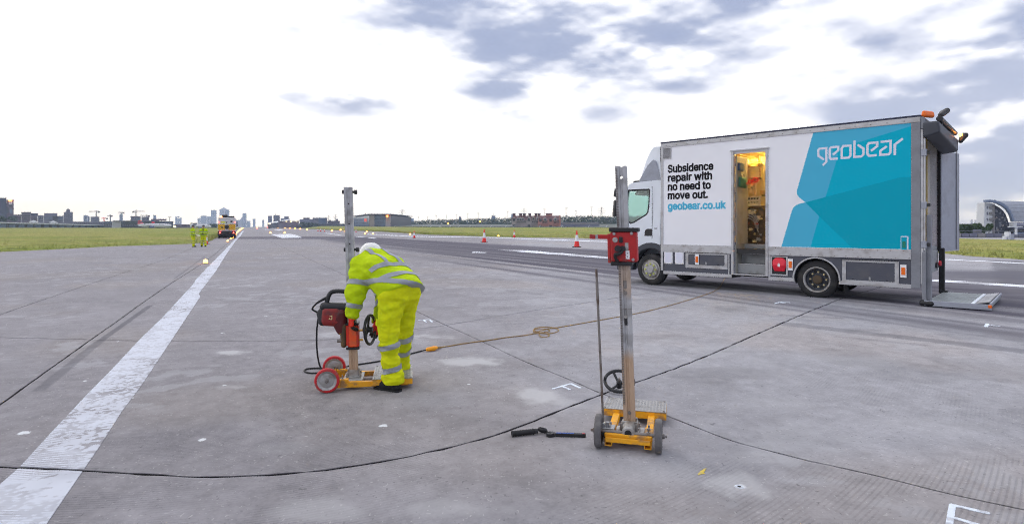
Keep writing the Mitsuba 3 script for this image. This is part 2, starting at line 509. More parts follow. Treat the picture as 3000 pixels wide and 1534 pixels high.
joint_near = poly_line([(-420, 1128), (-200, 1156), (0, 1173), (200, 1182), (380, 1193), (540, 1198), (700, 1192), (850, 1177), (960, 1160), (1100, 1131), (1230, 1098), (1330, 1063),
                        (1430, 1023), (1520, 989), (1610, 957), (1700, 925), (1800, 885), (1900, 841), (2000, 798), (2070, 769), (2150, 740), (2300, 700)])
joint_mid = poly_line([(-500, 835), (-200, 844), (0, 848), (250, 854), (440, 858), (700, 856), (880, 850), (1036, 828), (1122, 817), (1313, 785), (1505, 756), (1716, 723), (1850, 704), (2000, 688)])
joint_edge = poly_line([(-400, 1330), (-150, 1130), (0, 1017), (117, 933), (228, 854), (305, 800), (356, 763), (435, 709), (514, 658), (560, 622), (595, 590)])
joint_left = poly_line([(-300, 915), (-100, 833), (0, 791), (160, 736), (313, 685), (420, 650), (500, 617)])
joint_far_left = poly_line([(-400, 650), (0, 656), (196, 659), (375, 665), (500, 668)])
joint_short = poly_line([(60, 765), (226, 759), (375, 761), (511, 762), (640, 757), (800, 748), (960, 737)])
joint_long = poly_line([(640, 590), (690, 612), (761, 644), (859, 688), (960, 737), (1050, 783), (1122, 817), (1213, 858), (1313, 905), (1428, 952), (1522, 992), (1620, 1023), (1717, 1060), (1837, 1106), (1899, 1123),
                       (2024, 1155), (2196, 1193), (2387, 1240), (2574, 1280), (2800, 1330)])
joint_truck = poly_line([(1430, 700), (1543, 709), (1640, 720), (1744, 733), (1855, 742), (1990, 752)])
gaps = unary_union([ribbon_poly(joint_near, 0.0155, 0.42, 1), ribbon_poly(joint_mid, 0.012, 0.22, 2), ribbon_poly(joint_edge, 0.012, 0.22, 3), ribbon_poly(joint_left, 0.011, 0.2, 4, 0.3),
                    ribbon_poly(joint_far_left, 0.02, 0.2, 5, 0.4), ribbon_poly(joint_short, 0.008, 0.2, 6, 0.3), ribbon_poly(joint_long, 0.009, 0.25, 7), ribbon_poly(joint_truck, 0.010, 0.2, 8, 0.3)])

SPOTS = []                 # pale grout dust and paint splashes on the slabs: (x, y, rx, ry, angle, strength)
for px, py, w, h, k in [(565, 886, 62, 9, .75), (1088, 847, 62, 10, .6), (860, 842, 60, 10, .35), (1205, 908, 100, 14, .75), (1350, 992, 85, 24, .75), (590, 972, 48, 12, .5), (1540, 1020, 60, 20, .25),
                        (1860, 1222, 80, 30, .55), (1420, 1010, 50, 14, .35), (800, 1285, 150, 40, .35), (1120, 1275, 130, 26, .30), (1930, 1150, 120, 20, .18), (2180, 905, 150, 22, .18), (1640, 1190, 160, 40, .2),
                        (720, 1130, 120, 26, .16), (1960, 1010, 140, 26, .18), (2350, 1070, 160, 30, .14), (1250, 880, 60, 8, .2), (2420, 760, 150, 8, .3)]:
    c = G(px, py); a = G(px + w, py); b = G(px, py + h)
    SPOTS.append((c[0], c[1], abs(a[0] - c[0]), max(abs(b[1] - c[1]), .08), k))
DOTS = []
for px, py, r in [(965, 1070, .035), (507, 1105, .03), (60, 1087, .05), (627, 717, .05), (668, 795, .035), (297, 858, .02), (1865, 1222, .03), (565, 968, .02), (215, 957, .02), (330, 1000, .02), (1180, 965, .02), (560, 837, .03)]:
    c = G(px, py); DOTS.append((c[0], c[1], r))
MARKS = []                 # dark tyre marks: (x0, y0, x1, y1, half width, strength)
for a, b, w, k in [((98, 981), (250, 858), .07, .40), ((250, 858), (378, 768), .06, .55), ((1960, 812), (2260, 846), .22, .38), ((2260, 846), (2640, 890), .22, .40), ((2100, 845), (2330, 868), .10, .22),
                   ((2534, 655), (2580, 716), .75, .55), ((1500, 690), (1820, 712), .5, .2), ((440, 700), (514, 645), .05, .3), ((1960, 792), (2120, 800), .12, .25)]:
    p, q = G(*a), G(*b); MARKS.append((p[0], p[1], q[0], q[1], w, k))
# rubber laid down by landing aircraft: a dark band along the runway between two curves over the ground
RB0 = np.polyfit(*np.array([G(*p)[:2] for p in [(700, 583), (824, 592), (924, 595), (1032, 600), (1253, 611), (1440, 624), (1530, 630)]]).T, 2)
RB1 = np.polyfit(*np.array([G(*p)[:2] for p in [(720, 588), (824, 604), (930, 620), (1050, 640), (1150, 655), (1300, 672), (1420, 684), (1530, 694)]]).T, 2)
RB2 = [G(2360, 680)[:2], G(2576, 688)[:2], G(2360, 704)[:2], G(2576, 716)[:2]]
GJ = np.polyfit(joint_near[:19, 0], joint_near[:19, 1], 3)      # the grooves follow the near joint


def curve(c, x):
    r = mi.Float(0)
    for k in c:
        r = r * x + float(k)
    return r


def groove_phase(p):
    x = dr.clip(p.x, -5.0, 5.0)
    g = curve(GJ, x)
    sl = curve(np.polyder(GJ), x)
    wob = 0.006 * noise(p.x * 1.3, p.y * 1.3)
    return (p.y - g + wob) / dr.sqrt(1 + sl * sl) / 0.030


def groove(p):
    ph = groove_phase(p)
    w = ph - dr.floor(ph)
    line = 1 - smoothstep(0.10, 0.26, dr.abs(w - 0.5))
    d = dr.sqrt(p.x * p.x + p.y * p.y)
    patch = smoothstep(0.40, 0.62, fbm(p.x * 0.55 + 3, p.y * 0.55, 0, 3))
    broken = smoothstep(0.25, 0.5, noise(p.x * 5, p.y * 5, 3))
    return line * patch * broken * (1 - smoothstep(5.5, 9.0, d))


def concrete_color(p, n, uv):
    big = fbm(p.x * 0.22, p.y * 0.22, 0, 4)
    mid = fbm(p.x * 1.4, p.y * 1.4, 5, 5)
    grain = fbm(p.x * 9, p.y * 9, 3, 3)
    fine = noise(p.x * 38, p.y * 38, 1) * 0.5 + noise(p.x * 90, p.y * 90, 2) * 0.5
    left = 1 - smoothstep(-2.5, 2.5, p.x + (mid - 0.5) * 3)        # darker and browner towards the left
    v = 0.272 * (0.82 + 0.20 * big + 0.24 * mid) * (0.88 + 0.24 * fine) * (0.84 + 0.32 * grain) * (1 - 0.22 * left)
    col = mix(mi.Color3f(v * 0.985, v * 0.975, v * 1.05), mi.Color3f(v * 1.01, v * 0.965, v * 1.03), left)
    warm = smoothstep(0.5, 0.7, fbm(p.x * 0.35 + 9, p.y * 0.35, 2, 3))
    col = mix(col, mi.Color3f(v * 1.06, v * 0.98, v * 0.98), warm * 0.7)
    # scaled, washed-out patches of paler aggregate
    sc = smoothstep(0.56, 0.68, fbm(p.x * 3.1, p.y * 3.1 + 2, 1, 4)) * smoothstep(0.42, 0.58, fbm(p.x * 0.5, p.y * 0.5 + 20, 1, 2))
    col = mix(col, mi.Color3f(0.36, 0.36, 0.38), sc * 0.40)
    # speckle of light stones and dark pits
    st = noise(p.x * 55, p.y * 55, 7)
    col = mix(col, mi.Color3f(0.52, 0.51, 0.50), smoothstep(0.90, 0.95, st) * 0.38)
    col = mix(col, mi.Color3f(0.08, 0.08, 0.085), smoothstep(0.90, 0.96, noise(p.x * 47, p.y * 47, 9)) * 0.45)
    # dirt in the grooves
    col = col * (1 - 0.15 * groove(p))
    rag = fbm(p.x * 2.6, p.y * 2.6, 4, 4)
    for x, y, rx, ry, k in SPOTS:
        e = dr.sqrt(dr.square((p.x - x) / rx) + dr.square((p.y - y) / ry)) + (rag - 0.5) * 1.7 + (grain - 0.5) * 0.9
        col = mix(col, mi.Color3f(0.50, 0.50, 0.51), (1 - smoothstep(0.15, 1.0, e)) * (k * 0.85))
    for x, y, r in DOTS:
        e = dr.sqrt(dr.square(p.x - x) + dr.square(p.y - y)) / r + (noise(p.x * 30, p.y * 30) - 0.5) * 0.8
        col = mix(col, mi.Color3f(0.62, 0.64, 0.66), (1 - smoothstep(0.7, 1.1, e)) * 0.9)
    for x0, y0, x1, y1, w, k in MARKS:
        dx, dy = x1 - x0, y1 - y0
        L = math.hypot(dx, dy)
        t = ((p.x - x0) * dx + (p.y - y0) * dy) / (L * L)
        s = dr.abs((p.x - x0) * dy - (p.y - y0) * dx) / L
        m = (1 - smoothstep(w * 0.6, w * 1.1, s + (rag - 0.5) * w * 0.5)) * smoothstep(-0.04, 0.02, t) * (1 - smoothstep(0.98, 1.04, t))
        col = mix(col, mi.Color3f(0.06, 0.06, 0.075), m * k * (0.7 + 0.6 * rag))
    # landing rubber, streaked along the runway
    c0, c1 = curve(RB0, dr.clip(p.x, -26, 12)), curve(RB1, dr.clip(p.x, -26, 12))
    u = (p.y - c1) / dr.maximum(c0 - c1, 1.0)
    st = fbm(p.x * 0.10, (p.y - 0.5 * (c0 + c1)) * 0.9, 1, 4)
    m = smoothstep(-0.18, 0.22, u + (st - 0.5) * 0.5) * (1 - smoothstep(0.86, 1.06, u + (st - 0.5) * 0.2)) * smoothstep(-62, -30, p.x) * (1 - smoothstep(11, 20, p.x))
    col = mix(col, mi.Color3f(0.085, 0.080, 0.10), m * (0.55 + 0.75 * st))
    # the same band goes on to the right beyond the lorry
    ya, yb = float(RB2[0][1]), float(RB2[2][1])
    m2 = smoothstep(yb - 1.2, yb + 0.6, p.y + (st - 0.5) * 2) * (1 - smoothstep(ya - 1.5, ya + 1.0, p.y + (st - 0.5) * 2)) * smoothstep(13, 16, p.x)
    col = mix(col, mi.Color3f(0.10, 0.098, 0.12), m2 * 0.85)
    # drips and oil where lorries stop
    oil = smoothstep(0.62, 0.72, fbm(p.x * 0.9 + 40, p.y * 0.9, 3, 3)) * smoothstep(0.5, 2.5, p.x)
    col = mix(col, mi.Color3f(0.12, 0.115, 0.12), oil * 0.25)
    return col


def concrete_height(p, n, uv):
    return 0.0022 * fbm(p.x * 14, p.y * 14, 0, 3) + 0.0012 * noise(p.x * 60, p.y * 60, 3) - 0.0030 * groove(p)


M('concrete', proc(concrete_color), 0.85, spec=0.25, bump=proc(concrete_height, 4e-3), bscale=1.0)
M('sealant', (0.010, 0.009, 0.011), 0.8, spec=0.1)
M('land', worn((0.15, 0.15, 0.14), (0.10, 0.11, 0.09), 0.05, 0.7), 0.9, spec=0.1)

scene['ground'] = mikit.ply(trimesh.Trimesh([[-3600, -300, -0.12], [3600, -300, -0.12], [3600, 3000, -0.12], [-3600, 3000, -0.12]], [[0, 1, 2], [0, 2, 3]], process=False), 'land')
labels['ground'] = {'kind': 'structure', 'label': 'flat land round the airfield out to the horizon'}

apron = Polygon([(-60, -12), (75, -12), (75, 40), (75, 110), (40, 330), (-120, 700), (-420, 930), (-470, 900), (-60, 90)])
pieces = apron.difference(gaps)
pieces = sorted(pieces.geoms, key=lambda g: -g.area)
apron_k = 'runway'
labels[apron_k] = {'kind': 'structure', 'label': 'grey concrete runway surface in large jointed slabs'}
scene['runway__joint_sealant'] = mikit.ply(prism(apron, 0.01, (0, 0, -0.0155)), 'sealant', smooth=False)
for g in pieces:
    if g.area > 0.002:
        add('slab', prism(g, 0.04, (0, 0, -0.04)), 'concrete', apron_k, smooth=False)


def paint_color(p, n, uv):
    base = mi.Color3f(0.53, 0.555, 0.62)
    c = mi.Color3f(0.27, 0.265, 0.29)
    a = fbm(p.x * 7, p.y * 7, 1, 5)
    b = noise(p.x * 34, p.y * 34, 2)
    wear = smoothstep(0.46, 0.62, a * 0.55 + b * 0.45) * 0.68
    thin = smoothstep(0.45, 0.7, fbm(p.x * 1.5, p.y * 1.5, 7, 3))
    ph = groove_phase(p)
    w = ph - dr.floor(ph)
    line = (1 - smoothstep(0.14, 0.34, dr.abs(w - 0.5))) * smoothstep(0.30, 0.55, noise(p.x * 2.2, p.y * 2.2, 8) * 0.6 + 0.4 * a) * (1 - smoothstep(5.0, 8.0, dr.sqrt(p.x * p.x + p.y * p.y)))
    rust = smoothstep(0.6, 1.0, 1 - dr.sqrt(dr.square(p.x + 4.33) / 0.03 + dr.square(p.y - 5.67) / 0.02) + (a - 0.5)) * 0.5
    col = mix(base, c, dr.clip(dr.maximum(wear * (0.55 + 0.75 * thin) + 0.22 * thin, line * 0.78), 0, 1))
    return mix(col, mi.Color3f(0.45, 0.30, 0.20), rust)


M('line_paint', proc(paint_color), 0.7, spec=0.3, bump=proc(concrete_height, 4e-3), bscale=1.0)


def far_paint(p, n, uv):
    a = fbm(p.x * 0.7, p.y * 1.6, 1, 5)
    return mix(mi.Color3f(0.68, 0.70, 0.75), mi.Color3f(0.25, 0.245, 0.26), smoothstep(0.46, 0.62, a) * 0.8)


M('far_line_paint', proc(far_paint), 0.8, spec=0.2)
edge_l = [(-120, 1317), (0, 1218), (49, 1175), (136, 1080), (218, 993), (283, 927), (354, 851), (405, 802), (473, 729), (489, 711), (492, 704), (522, 672), (560, 634), (587, 606), (600, 592), (609, 581)]
edge_r = [(613.5, 581), (606, 592), (594, 604), (570, 638), (544, 680), (500, 738), (503.5, 746), (491, 765), (430, 857), (354, 971), (305, 1036), (250, 1123), (201, 1194), (117, 1317), (90, 1360), (-60, 1360)]
scene['runway__edge_line'] = mikit.ply(prism(Polygon([G(*p)[:2] for p in edge_l + edge_r]).difference(ribbon_poly(joint_near, 0.0175, 0.42, 1)).buffer(0), 0.004, (0, 0, 0.0002)), 'line_paint', smooth=False)
labels['runway__edge_line'] = {'label': 'worn white edge line running to the horizon'}


def flat_mark(pts, k, name='painted_mark', z=0.0003):
    return add(name, prism(Polygon([G(*p)[:2] for p in pts]).buffer(0), 0.004, (0, 0, z)), 'far_line_paint', 'runway', smooth=False)


for pts in [[(681, 589), (729, 588), (748, 591.5), (759, 597), (709, 598.5)], [(814, 586), (832, 588), (859, 592), (859, 590.5), (830, 586.3)], [(894, 594.4), (904, 596), (919, 596.4), (908, 594.2)],
            [(923, 597.6), (935, 599.4), (949, 599.6), (938, 597.5)], [(664, 576.2), (676, 576), (680, 577), (668, 577.2)], [(690, 577.5), (706, 577.2), (713, 579), (698, 579.4)],
            [(924, 588.0), (1032, 593.2), (1239, 596.2), (1355, 600.6), (1530, 606.5), (1700, 613), (1700, 615), (1530, 608.6), (1355, 602.4), (1239, 597.6), (1032, 594.9), (924, 589.2)],
            [(1253, 628.2), (1320, 628.6), (1535, 646), (1700, 660), (1700, 664.5), (1535, 650.5), (1320, 634)],
            [(2300, 646.5), (2366, 650.3), (2440, 654), (2527, 658.6), (2620, 663), (2620, 665.3), (2527, 660.6), (2440, 656), (2366, 652.2), (2300, 648.4)],
            [(2300, 701), (2360, 703), (2549, 715), (2640, 721), (2640, 726), (2549, 720), (2360, 708), (2300, 706)],
            [(1190, 633), (1225, 634.6), (1218, 636.4), (1186, 635)]]:
    flat_mark(pts, 1)


# survey letters sprayed by hand: strokes on the ground
def stroke_mark(strokes, width, label, m='spray_white'):
    parts = []
    for s in strokes:
        L = np.array([G(*p)[:2] for p in s])
        parts.append(LineString(L).buffer(width, cap_style='round', quad_segs=3))
    g = unary_union(parts)
    p = np.array(g.exterior.coords) if g.geom_type == 'Polygon' else None
    k = add('survey_mark', prism(g, 0.003, (0, 0, 0.0008)), m, smooth=False)
    return tag(k, label, 'paint mark')


M('spray_white', worn((0.66, 0.72, 0.80), (0.36, 0.36, 0.39), 22, 0.8), 0.8)
M('spray_yellow', worn((0.60, 0.46, 0.08), (0.30, 0.27, 0.22), 30, 0.9), 0.8)
stroke_mark([[(1392, 977), (1436, 964.5)], [(1436, 964.5), (1459, 975)], [(1414, 971), (1432, 979)]], 0.016, 'sprayed white letter F on the slab between the workman and the right drill stand')
stroke_mark([[(1054, 805), (1080, 803)], [(1080, 803), (1087, 809)], [(1066, 804), (1072, 810)]], 0.018, 'small sprayed white letter F on the concrete just right of the bending workman')
stroke_mark([[(2386, 1330), (2396, 1270)], [(2396, 1270), (2482, 1289)], [(2396, 1301), (2470, 1322)]], 0.017, 'large sprayed white letter F cut by the bottom edge near the right corner')
stroke_mark([[(1948, 763), (1966, 759)], [(1966, 759), (1985, 760.5)], [(1960, 760), (1975, 762)]], 0.022, 'faint bluish sprayed tick on the concrete left of the rear lorry wheel')
stroke_mark([[(2480, 821), (2484, 814)], [(2482, 816), (2512, 820)]], 0.026, 'small sprayed white tick on the concrete in front of the lowered tail lift')
k = add('paint_scribble', prism(unary_union([LineString([G(*p)[:2] for p in s]).buffer(0.008) for s in [[(1758, 1193), (1766, 1184), (1764, 1191), (1774, 1178)], [(1760, 1190), (1770, 1190)]]]), 0.003, (0, 0, .0008)), 'spray_yellow', smooth=False)
tag(k, 'small yellow sprayed scribble on the slab in front of the right drill stand', 'paint mark')
hole = G(1860, 1223)
k = thing('drill_hole', 'drilled grout hole with a pale ring in the foreground concrete', 'drill hole')
add('ring', lathe([(0.013, 0.0), (0.016, 0.004), (0.026, 0.003), (0.030, 0.0)], hole, (0, 0, 1), 18), 'spray_white', k)
add('bore', lathe([(0.0, 0.0015), (0.012, 0.002)], hole, (0, 0, 1), 14), 'black_rubber', k)


# grass fields: sheets that rise a little away from the runway, with a fringe of real blades
def grass_color(p, n, uv):
    a = fbm(p.x * 0.06, p.y * 0.06, 1, 4)
    b = fbm(p.x * 0.9, p.y * 0.35, 2, 4)
    c = noise(p.x * 9, p.y * 5, 3)
    col = mix(mi.Color3f(0.27, 0.255, 0.085), mi.Color3f(0.19, 0.22, 0.05), smoothstep(0.35, 0.65, a * 0.6 + b * 0.4))
    col = mix(col, mi.Color3f(0.11, 0.13, 0.045), smoothstep(0.58, 0.72, b) * 0.45)
    d = fbm(p.x * 2.6, p.y * 1.1, 8, 3)
    return col * (0.62 + 0.36 * c) * (0.70 + 0.85 * d)


M('grass_ground', proc(grass_color), 0.95, spec=0.1, bump=proc(lambda p, n, uv: 0.12 * fbm(p.x * 1.6, p.y * 1.2, 0, 3), 0.05), bscale=1.0)
M('grass_blade', proc(lambda p, n, uv: grass_color(p, n, uv) * 1.35), 0.9, spec=0.1)


def field(name, near, far, rows=40, label=''):
    near = np.array([G(x, y) for x, y in near]); far = np.array([D(*q) for q in far])
    a, b = [], []
    for i in range(len(near) - 1):
        for t in np.arange(10) / 10:
            a.append(near[i] * (1 - t) + near[i + 1] * t); b.append(far[i] * (1 - t) + far[i + 1] * t)
    a.append(near[-1]); b.append(far[-1])
    a, b = np.array(a), np.array(b)
    a[:, :2] += rng.normal(0, 0.05, (len(a), 2))
    t = (np.linspace(0, 1, rows) ** 1.8)[:, None, None]
    P = a[None] * (1 - t) + b[None] * t
    P[..., 2] += 0.03 + 0.05 * (meshkit.fbm(P * np.array([.8, .8, 0]), 3) - 0.3) * np.minimum(1, t[..., 0] * 30)
    P[0, :, 2] = -0.02
    m = len(a)
    i, j = np.meshgrid(np.arange(rows - 1), np.arange(m - 1), indexing='ij')
    q = np.stack([i * m + j, i * m + j + 1, (i + 1) * m + j + 1, (i + 1) * m + j], -1).reshape(-1, 4)
    scene[name] = mikit.ply((P.reshape(-1, 3), q), 'grass_ground', smooth=True)
    labels[name] = {'kind': 'structure', 'label': label}
    return a, b


def blades(a, b, n, depth, r):
    """Tufts along the field's edge and thinning out into it."""
    L = np.r_[0, np.cumsum(np.linalg.norm(np.diff(a, axis=0), axis=1))]
    s = r.uniform(0, L[-1], n)
    base = np.stack([np.interp(s, L, a[:, k]) for k in range(3)], 1)
    other = np.stack([np.interp(s, L, b[:, k]) for k in range(3)], 1)
    u = other - base; D_ = np.linalg.norm(u, axis=1, keepdims=True); u = u / D_
    t = np.minimum(depth * r.beta(0.6, 1.8, (n, 1)), D_ * 0.95) - 0.1
    base = base + u * t
    base[:, 2] = 0.0 + (other[:, 2]) * (t[:, 0] / D_[:, 0]) ** 1.0
    ang, h, w = r.uniform(0, 2 * np.pi, n), r.uniform(0.08, 0.28, n), r.uniform(0.012, 0.03, n)
    d = np.stack([np.cos(ang), np.sin(ang), 0 * ang], 1) * w[:, None]
    lean = np.stack([r.normal(0, .10, n), r.normal(0, .10, n), h], 1)
    V = np.stack([base - d, base + d, base + lean], 1).reshape(-1, 3)
    return V, np.arange(3 * n).reshape(-1, 3)


a1, b1 = field('grass_field', [(-500, 652), (-200, 642), (0, 633.6), (187, 624.5), (280, 619.4), (429, 614.7), (484, 613), (523, 609), (546, 597), (572, 586), (592, 578), (606, 571.6)],
               [(-500, 572, 300), (-200, 572, 350), (0, 572, 400), (187, 572.4, 420), (280, 572.6, 440), (429, 573, 460), (484, 573, 470), (523, 573, 480), (546, 573, 490), (572, 572.4, 620), (592, 571.5, 800), (604, 570.8, 1500)],
               label='rough olive grass left of the runway')
a2, b2 = field('grass_field_001', [(740, 573.5), (824, 578), (948, 581.8), (1081, 590), (1253, 595.5), (1463, 599), (1700, 607), (2000, 619), (2360, 636), (2451, 644.4), (2576, 653), (2800, 668)],
               [(740, 568.6, 900), (824, 568.6, 520), (948, 570, 430), (1081, 571, 380), (1253, 571.6, 330), (1463, 571.6, 280), (1700, 575, 200), (2000, 587, 120), (2360, 599, 78), (2451, 601, 76), (2576, 604, 73), (2800, 609, 70)],
               label='rough green grass right of the runway')
r_ = np.random.default_rng(5)
V1, F1 = blades(a1, b1, 110000, 60, r_); V2, F2 = blades(a2, b2, 90000, 45, r_)
scene['grass'] = mikit.ply(trimesh.Trimesh(np.vstack([V1, V2]), np.vstack([F1, F2 + len(V1)]), process=False), 'grass_blade', smooth=False)
labels['grass'] = {'kind': 'stuff', 'label': 'long dry grass growing on both sides of the runway', 'category': 'grass'}

# ------------------------------------------------------------------ the box lorry. Local frame: x rearwards along the lorry from its front axle, y inwards from the near side face, z up
LM = mat((0.7312, -0.6821, 0), (0.6821, 0.7312, 0), (0, 0, 1), (3.94, 16.82, 0))
truck = thing('box_lorry', 'white and teal box lorry with its side door open and tail lift lowered', 'lorry')


def LA(name, m, bsdf, parent=truck, smooth=30, **more):
    return add(name, moved(m, LM), bsdf, parent, smooth, **more)


def face(poly, h=0.003, w=0.0):
    """A flat sheet of thickness h on the near side face; the polygon is given as (x, z); w: how far inward it sits."""
    return prism(poly, h, (0, w, 0), (1, 0, 0), (0, 0, 1))


R = lambda x0, x1, z0, z1: Polygon([(x0, z0), (x1, z0), (x1, z1), (x0, z1)])
W, X0, X1 = 2.35, 0.306, 6.325
# box body: walls round the doorway
side = R(X0, 6.16, 1.10, 3.90).difference(R(2.335, 3.165, 1.0, 3.53))
LA('side_wall', face(side, 0.05, 0.055), 'truck_white')
LA('far_side_wall', box(X0, X1, W - 0.05, W, 1.10, 3.90), 'truck_white')
LA('front_wall', box(X0, X0 + 0.05, 0.06, W - 0.055, 1.10, 3.90), 'truck_white')
LA('roof', box(X0, X1, 0.0, W, 3.905, 3.955), 'truck_white')
fl = LA('floor', box(X0 + .06, X1 - .01, 0.62, W - 0.06, 1.10, 1.19), 'step_grey')
LA('floor', cat(box(X0 + .06, 2.33, 0.06, 0.618, 1.10, 1.19), box(3.17, X1 - .01, 0.06, 0.618, 1.10, 1.19)), 'step_grey')
LA('roof_cap', cat(box(X0 - .02, X1 + .01, -0.03, 0.06, 3.958, 3.995, .008), box(X0 - .02, X0 + .07, 0.06, W, 3.958, 3.995, .008), box(X1 - .06, X1 + .01, 0.06, W, 3.958, 3.995, .008)), 'navy_cap')
LA('top_rail', box(X0 - .015, X1, -0.018, 0.004, 3.845, 3.957, .004), 'trim_aluminium')
LA('corner_post', cat(box(X0 - .015, X0 + .055, -0.014, 0.004, 0.44, 3.843, .004), box(X0 - .02, X0 - .001, 0.006, 0.10, .46, 3.90)), 'trim_aluminium')
LA('rear_post', box(6.162, X1, -0.012, 0.05, 0.36, 3.843, .006), 'post_grey')
LA('rear_post', box(6.162, X1, W - .05, W + .012, 0.9, 3.843, .006), 'post_grey')
for a, b in ((X0 + .056, 2.29), (3.212, 6.16)):
    LA('lower_rail', box(a, b, -0.014, 0.02, 0.955, 1.165, .004), 'trim_aluminium')
rv = []
for x in np.arange(X0 + .15, X1, 0.31):
    rv.append(cyl((x, -0.017, 3.89), (x, -0.024, 3.89), 0.012, 8))
for x in np.arange(X0 + .2, 6.1, 0.24):
    if not 2.25 < x < 3.25:
        rv += [cyl((x, -0.013, 1.135), (x, -0.020, 1.135), 0.010, 8), cyl((x + .1, -0.013, .985), (x + .1, -0.020, .985), 0.011, 8)]
for z in np.arange(1.3, 3.8, 0.29):
    rv.append(cyl((X0 + .02, -0.013, z), (X0 + .02, -0.020, z), 0.010, 8))
tag(LA('rivets', cat(*rv), 'dirty_steel', smooth=False), kind='stuff')
# door frame
for a, b in ((2.29, 2.352), (3.148, 3.21)):
    LA('door_jamb', box(a, b, -0.03, 0.05, 0.43, 3.565, .006), 'trim_aluminium')
LA('door_head', cat(box(2.26, 3.24, -0.045, 0.05, 3.566, 3.60, .005), box(2.353, 3.147, 0.0, 0.05, 3.50, 3.564)), 'trim_aluminium')
LA('door_sill', box(2.353, 3.147, -0.03, 0.06, 0.43, 0.458, .004), 'trim_aluminium')
LA('edge_strip', box(2.355, 2.364, 0.052, 0.075, .46, 3.49), 'panel_grey')
# vent
v = LA('vent', cat(*[face(q, .012, -.001) for q in (R(.345, .365, 3.52, 3.83), R(.59, .61, 3.52, 3.83), R(.365, .59, 3.81, 3.83), R(.365, .59, 3.52, 3.54))]), 'trim_aluminium')
LA('back_plate', face(R(.366, .589, 3.541, 3.809), .004, .004), 'skirt_grey', v)
for i in range(11):
    z = 3.552 + i * .0235
    LA('slat', moved(box(.368, .587, -.003, .003, -.011, .011), mat((1, 0, 0), (0, .8, .6), (0, -.6, .8), (0, -.003, z))), 'trim_aluminium', v)
# printed graphics (flat film on the wall)
p_light = Polygon([(4.235, 3.842), (3.905, 2.62), (3.872, 2.50), (3.875, 2.43), (3.91, 2.36), (4.064, 2.223), (4.363, 1.892), (5.05, 1.17), (6.158, 1.17), (6.158, 3.842)])
p_low = Polygon([(4.064, 2.223), (3.93, 2.195), (3.85, 2.16), (3.79, 2.10), (3.755, 2.01), (3.52, 1.17), (6.158, 1.17), (6.158, 2.70), (6.04, 2.708), (5.94, 2.70)])
p_mid = Polygon([(4.80, 3.47), (4.94, 3.472), (6.158, 3.775), (6.158, 1.17), (4.175, 1.17), (4.363, 1.892), (4.498, 2.328), (4.70, 3.05), (4.76, 3.28), (4.63, 3.405)])
LA('printed_film', face(p_light.union(p_low).difference(p_mid.union(p_low.intersection(p_light))), .002, .0045), 'print_light_blue')
LA('printed_film', face(p_mid.difference(p_low.intersection(p_light)), .002, .0045), 'print_mid_teal')
LA('printed_film', face(p_low.intersection(p_light), .002, .0045), 'print_dark_teal')


def lettering(name, txt, x, z, cap, m, width=None, bold=True):
    t = bold_text(txt, cap, cap * .033)
    if width:
        t.vertices[:, 0] *= width / t.extents[0]
    t.vertices[:, 0] -= t.bounds[0, 0]
    return LA(name, moved(t, mat((1, 0, 0), (0, 0, 1), (0, -1, 0), (x, .0035, z))), m, smooth=False)


for txt, z, w_ in (('Subsidence', 3.148, 1.31), ('repair with', 2.90, 1.275), ('no need to', 2.655, 1.24), ('move out.', 2.415, 1.16)):
    lettering('lettering', txt, .50, z, .195, 'print_black', w_)
lettering('lettering', 'geobear.co.uk', .50, 2.125, .19, 'print_light_blue', 1.64)
# the logo: letters as bent strokes, on the grid of the photograph's close-up
LOGO = [[[(330, 560), (160, 470), (160, 340), (200, 310), (392, 308), (392, 610), (290, 690)]], [[(722, 552), (520, 556), (490, 520), (492, 330), (530, 296), (730, 294), (730, 370), (580, 465)]],
        [[(1070, 282), (1072, 500), (1020, 543), (830, 546), (830, 330), (870, 286), (1070, 282)]], [[(1180, 175), (1174, 536), (1360, 530), (1420, 490), (1420, 365), (1265, 275)]],
        [[(1770, 520), (1570, 525), (1525, 480), (1526, 300), (1570, 256), (1780, 252), (1780, 330), (1620, 425)]], [[(1870, 246), (2125, 238), (2122, 470), (2080, 514), (1860, 518), (1862, 435), (2026, 345)]],
        [[(2228, 538), (2230, 320), (2428, 205)]]]
gx = lambda x: 4.322 + (x - 130) / (2428 - 130) * 1.69
gz = lambda x, y: 3.196 + (560 + (x - 490) * (-30 / 1280) - y) * 0.001035 + (x - 490) / 1800 * .012
for L in LOGO:
    g = unary_union([LineString([(gx(x), gz(x, y)) for x, y in s]).buffer(.0245, cap_style='flat', join_style='mitre') for s in L])
    LA('logo_letter', face(g.buffer(-.006).buffer(.006), .003, .0035), 'print_pale', smooth=False)
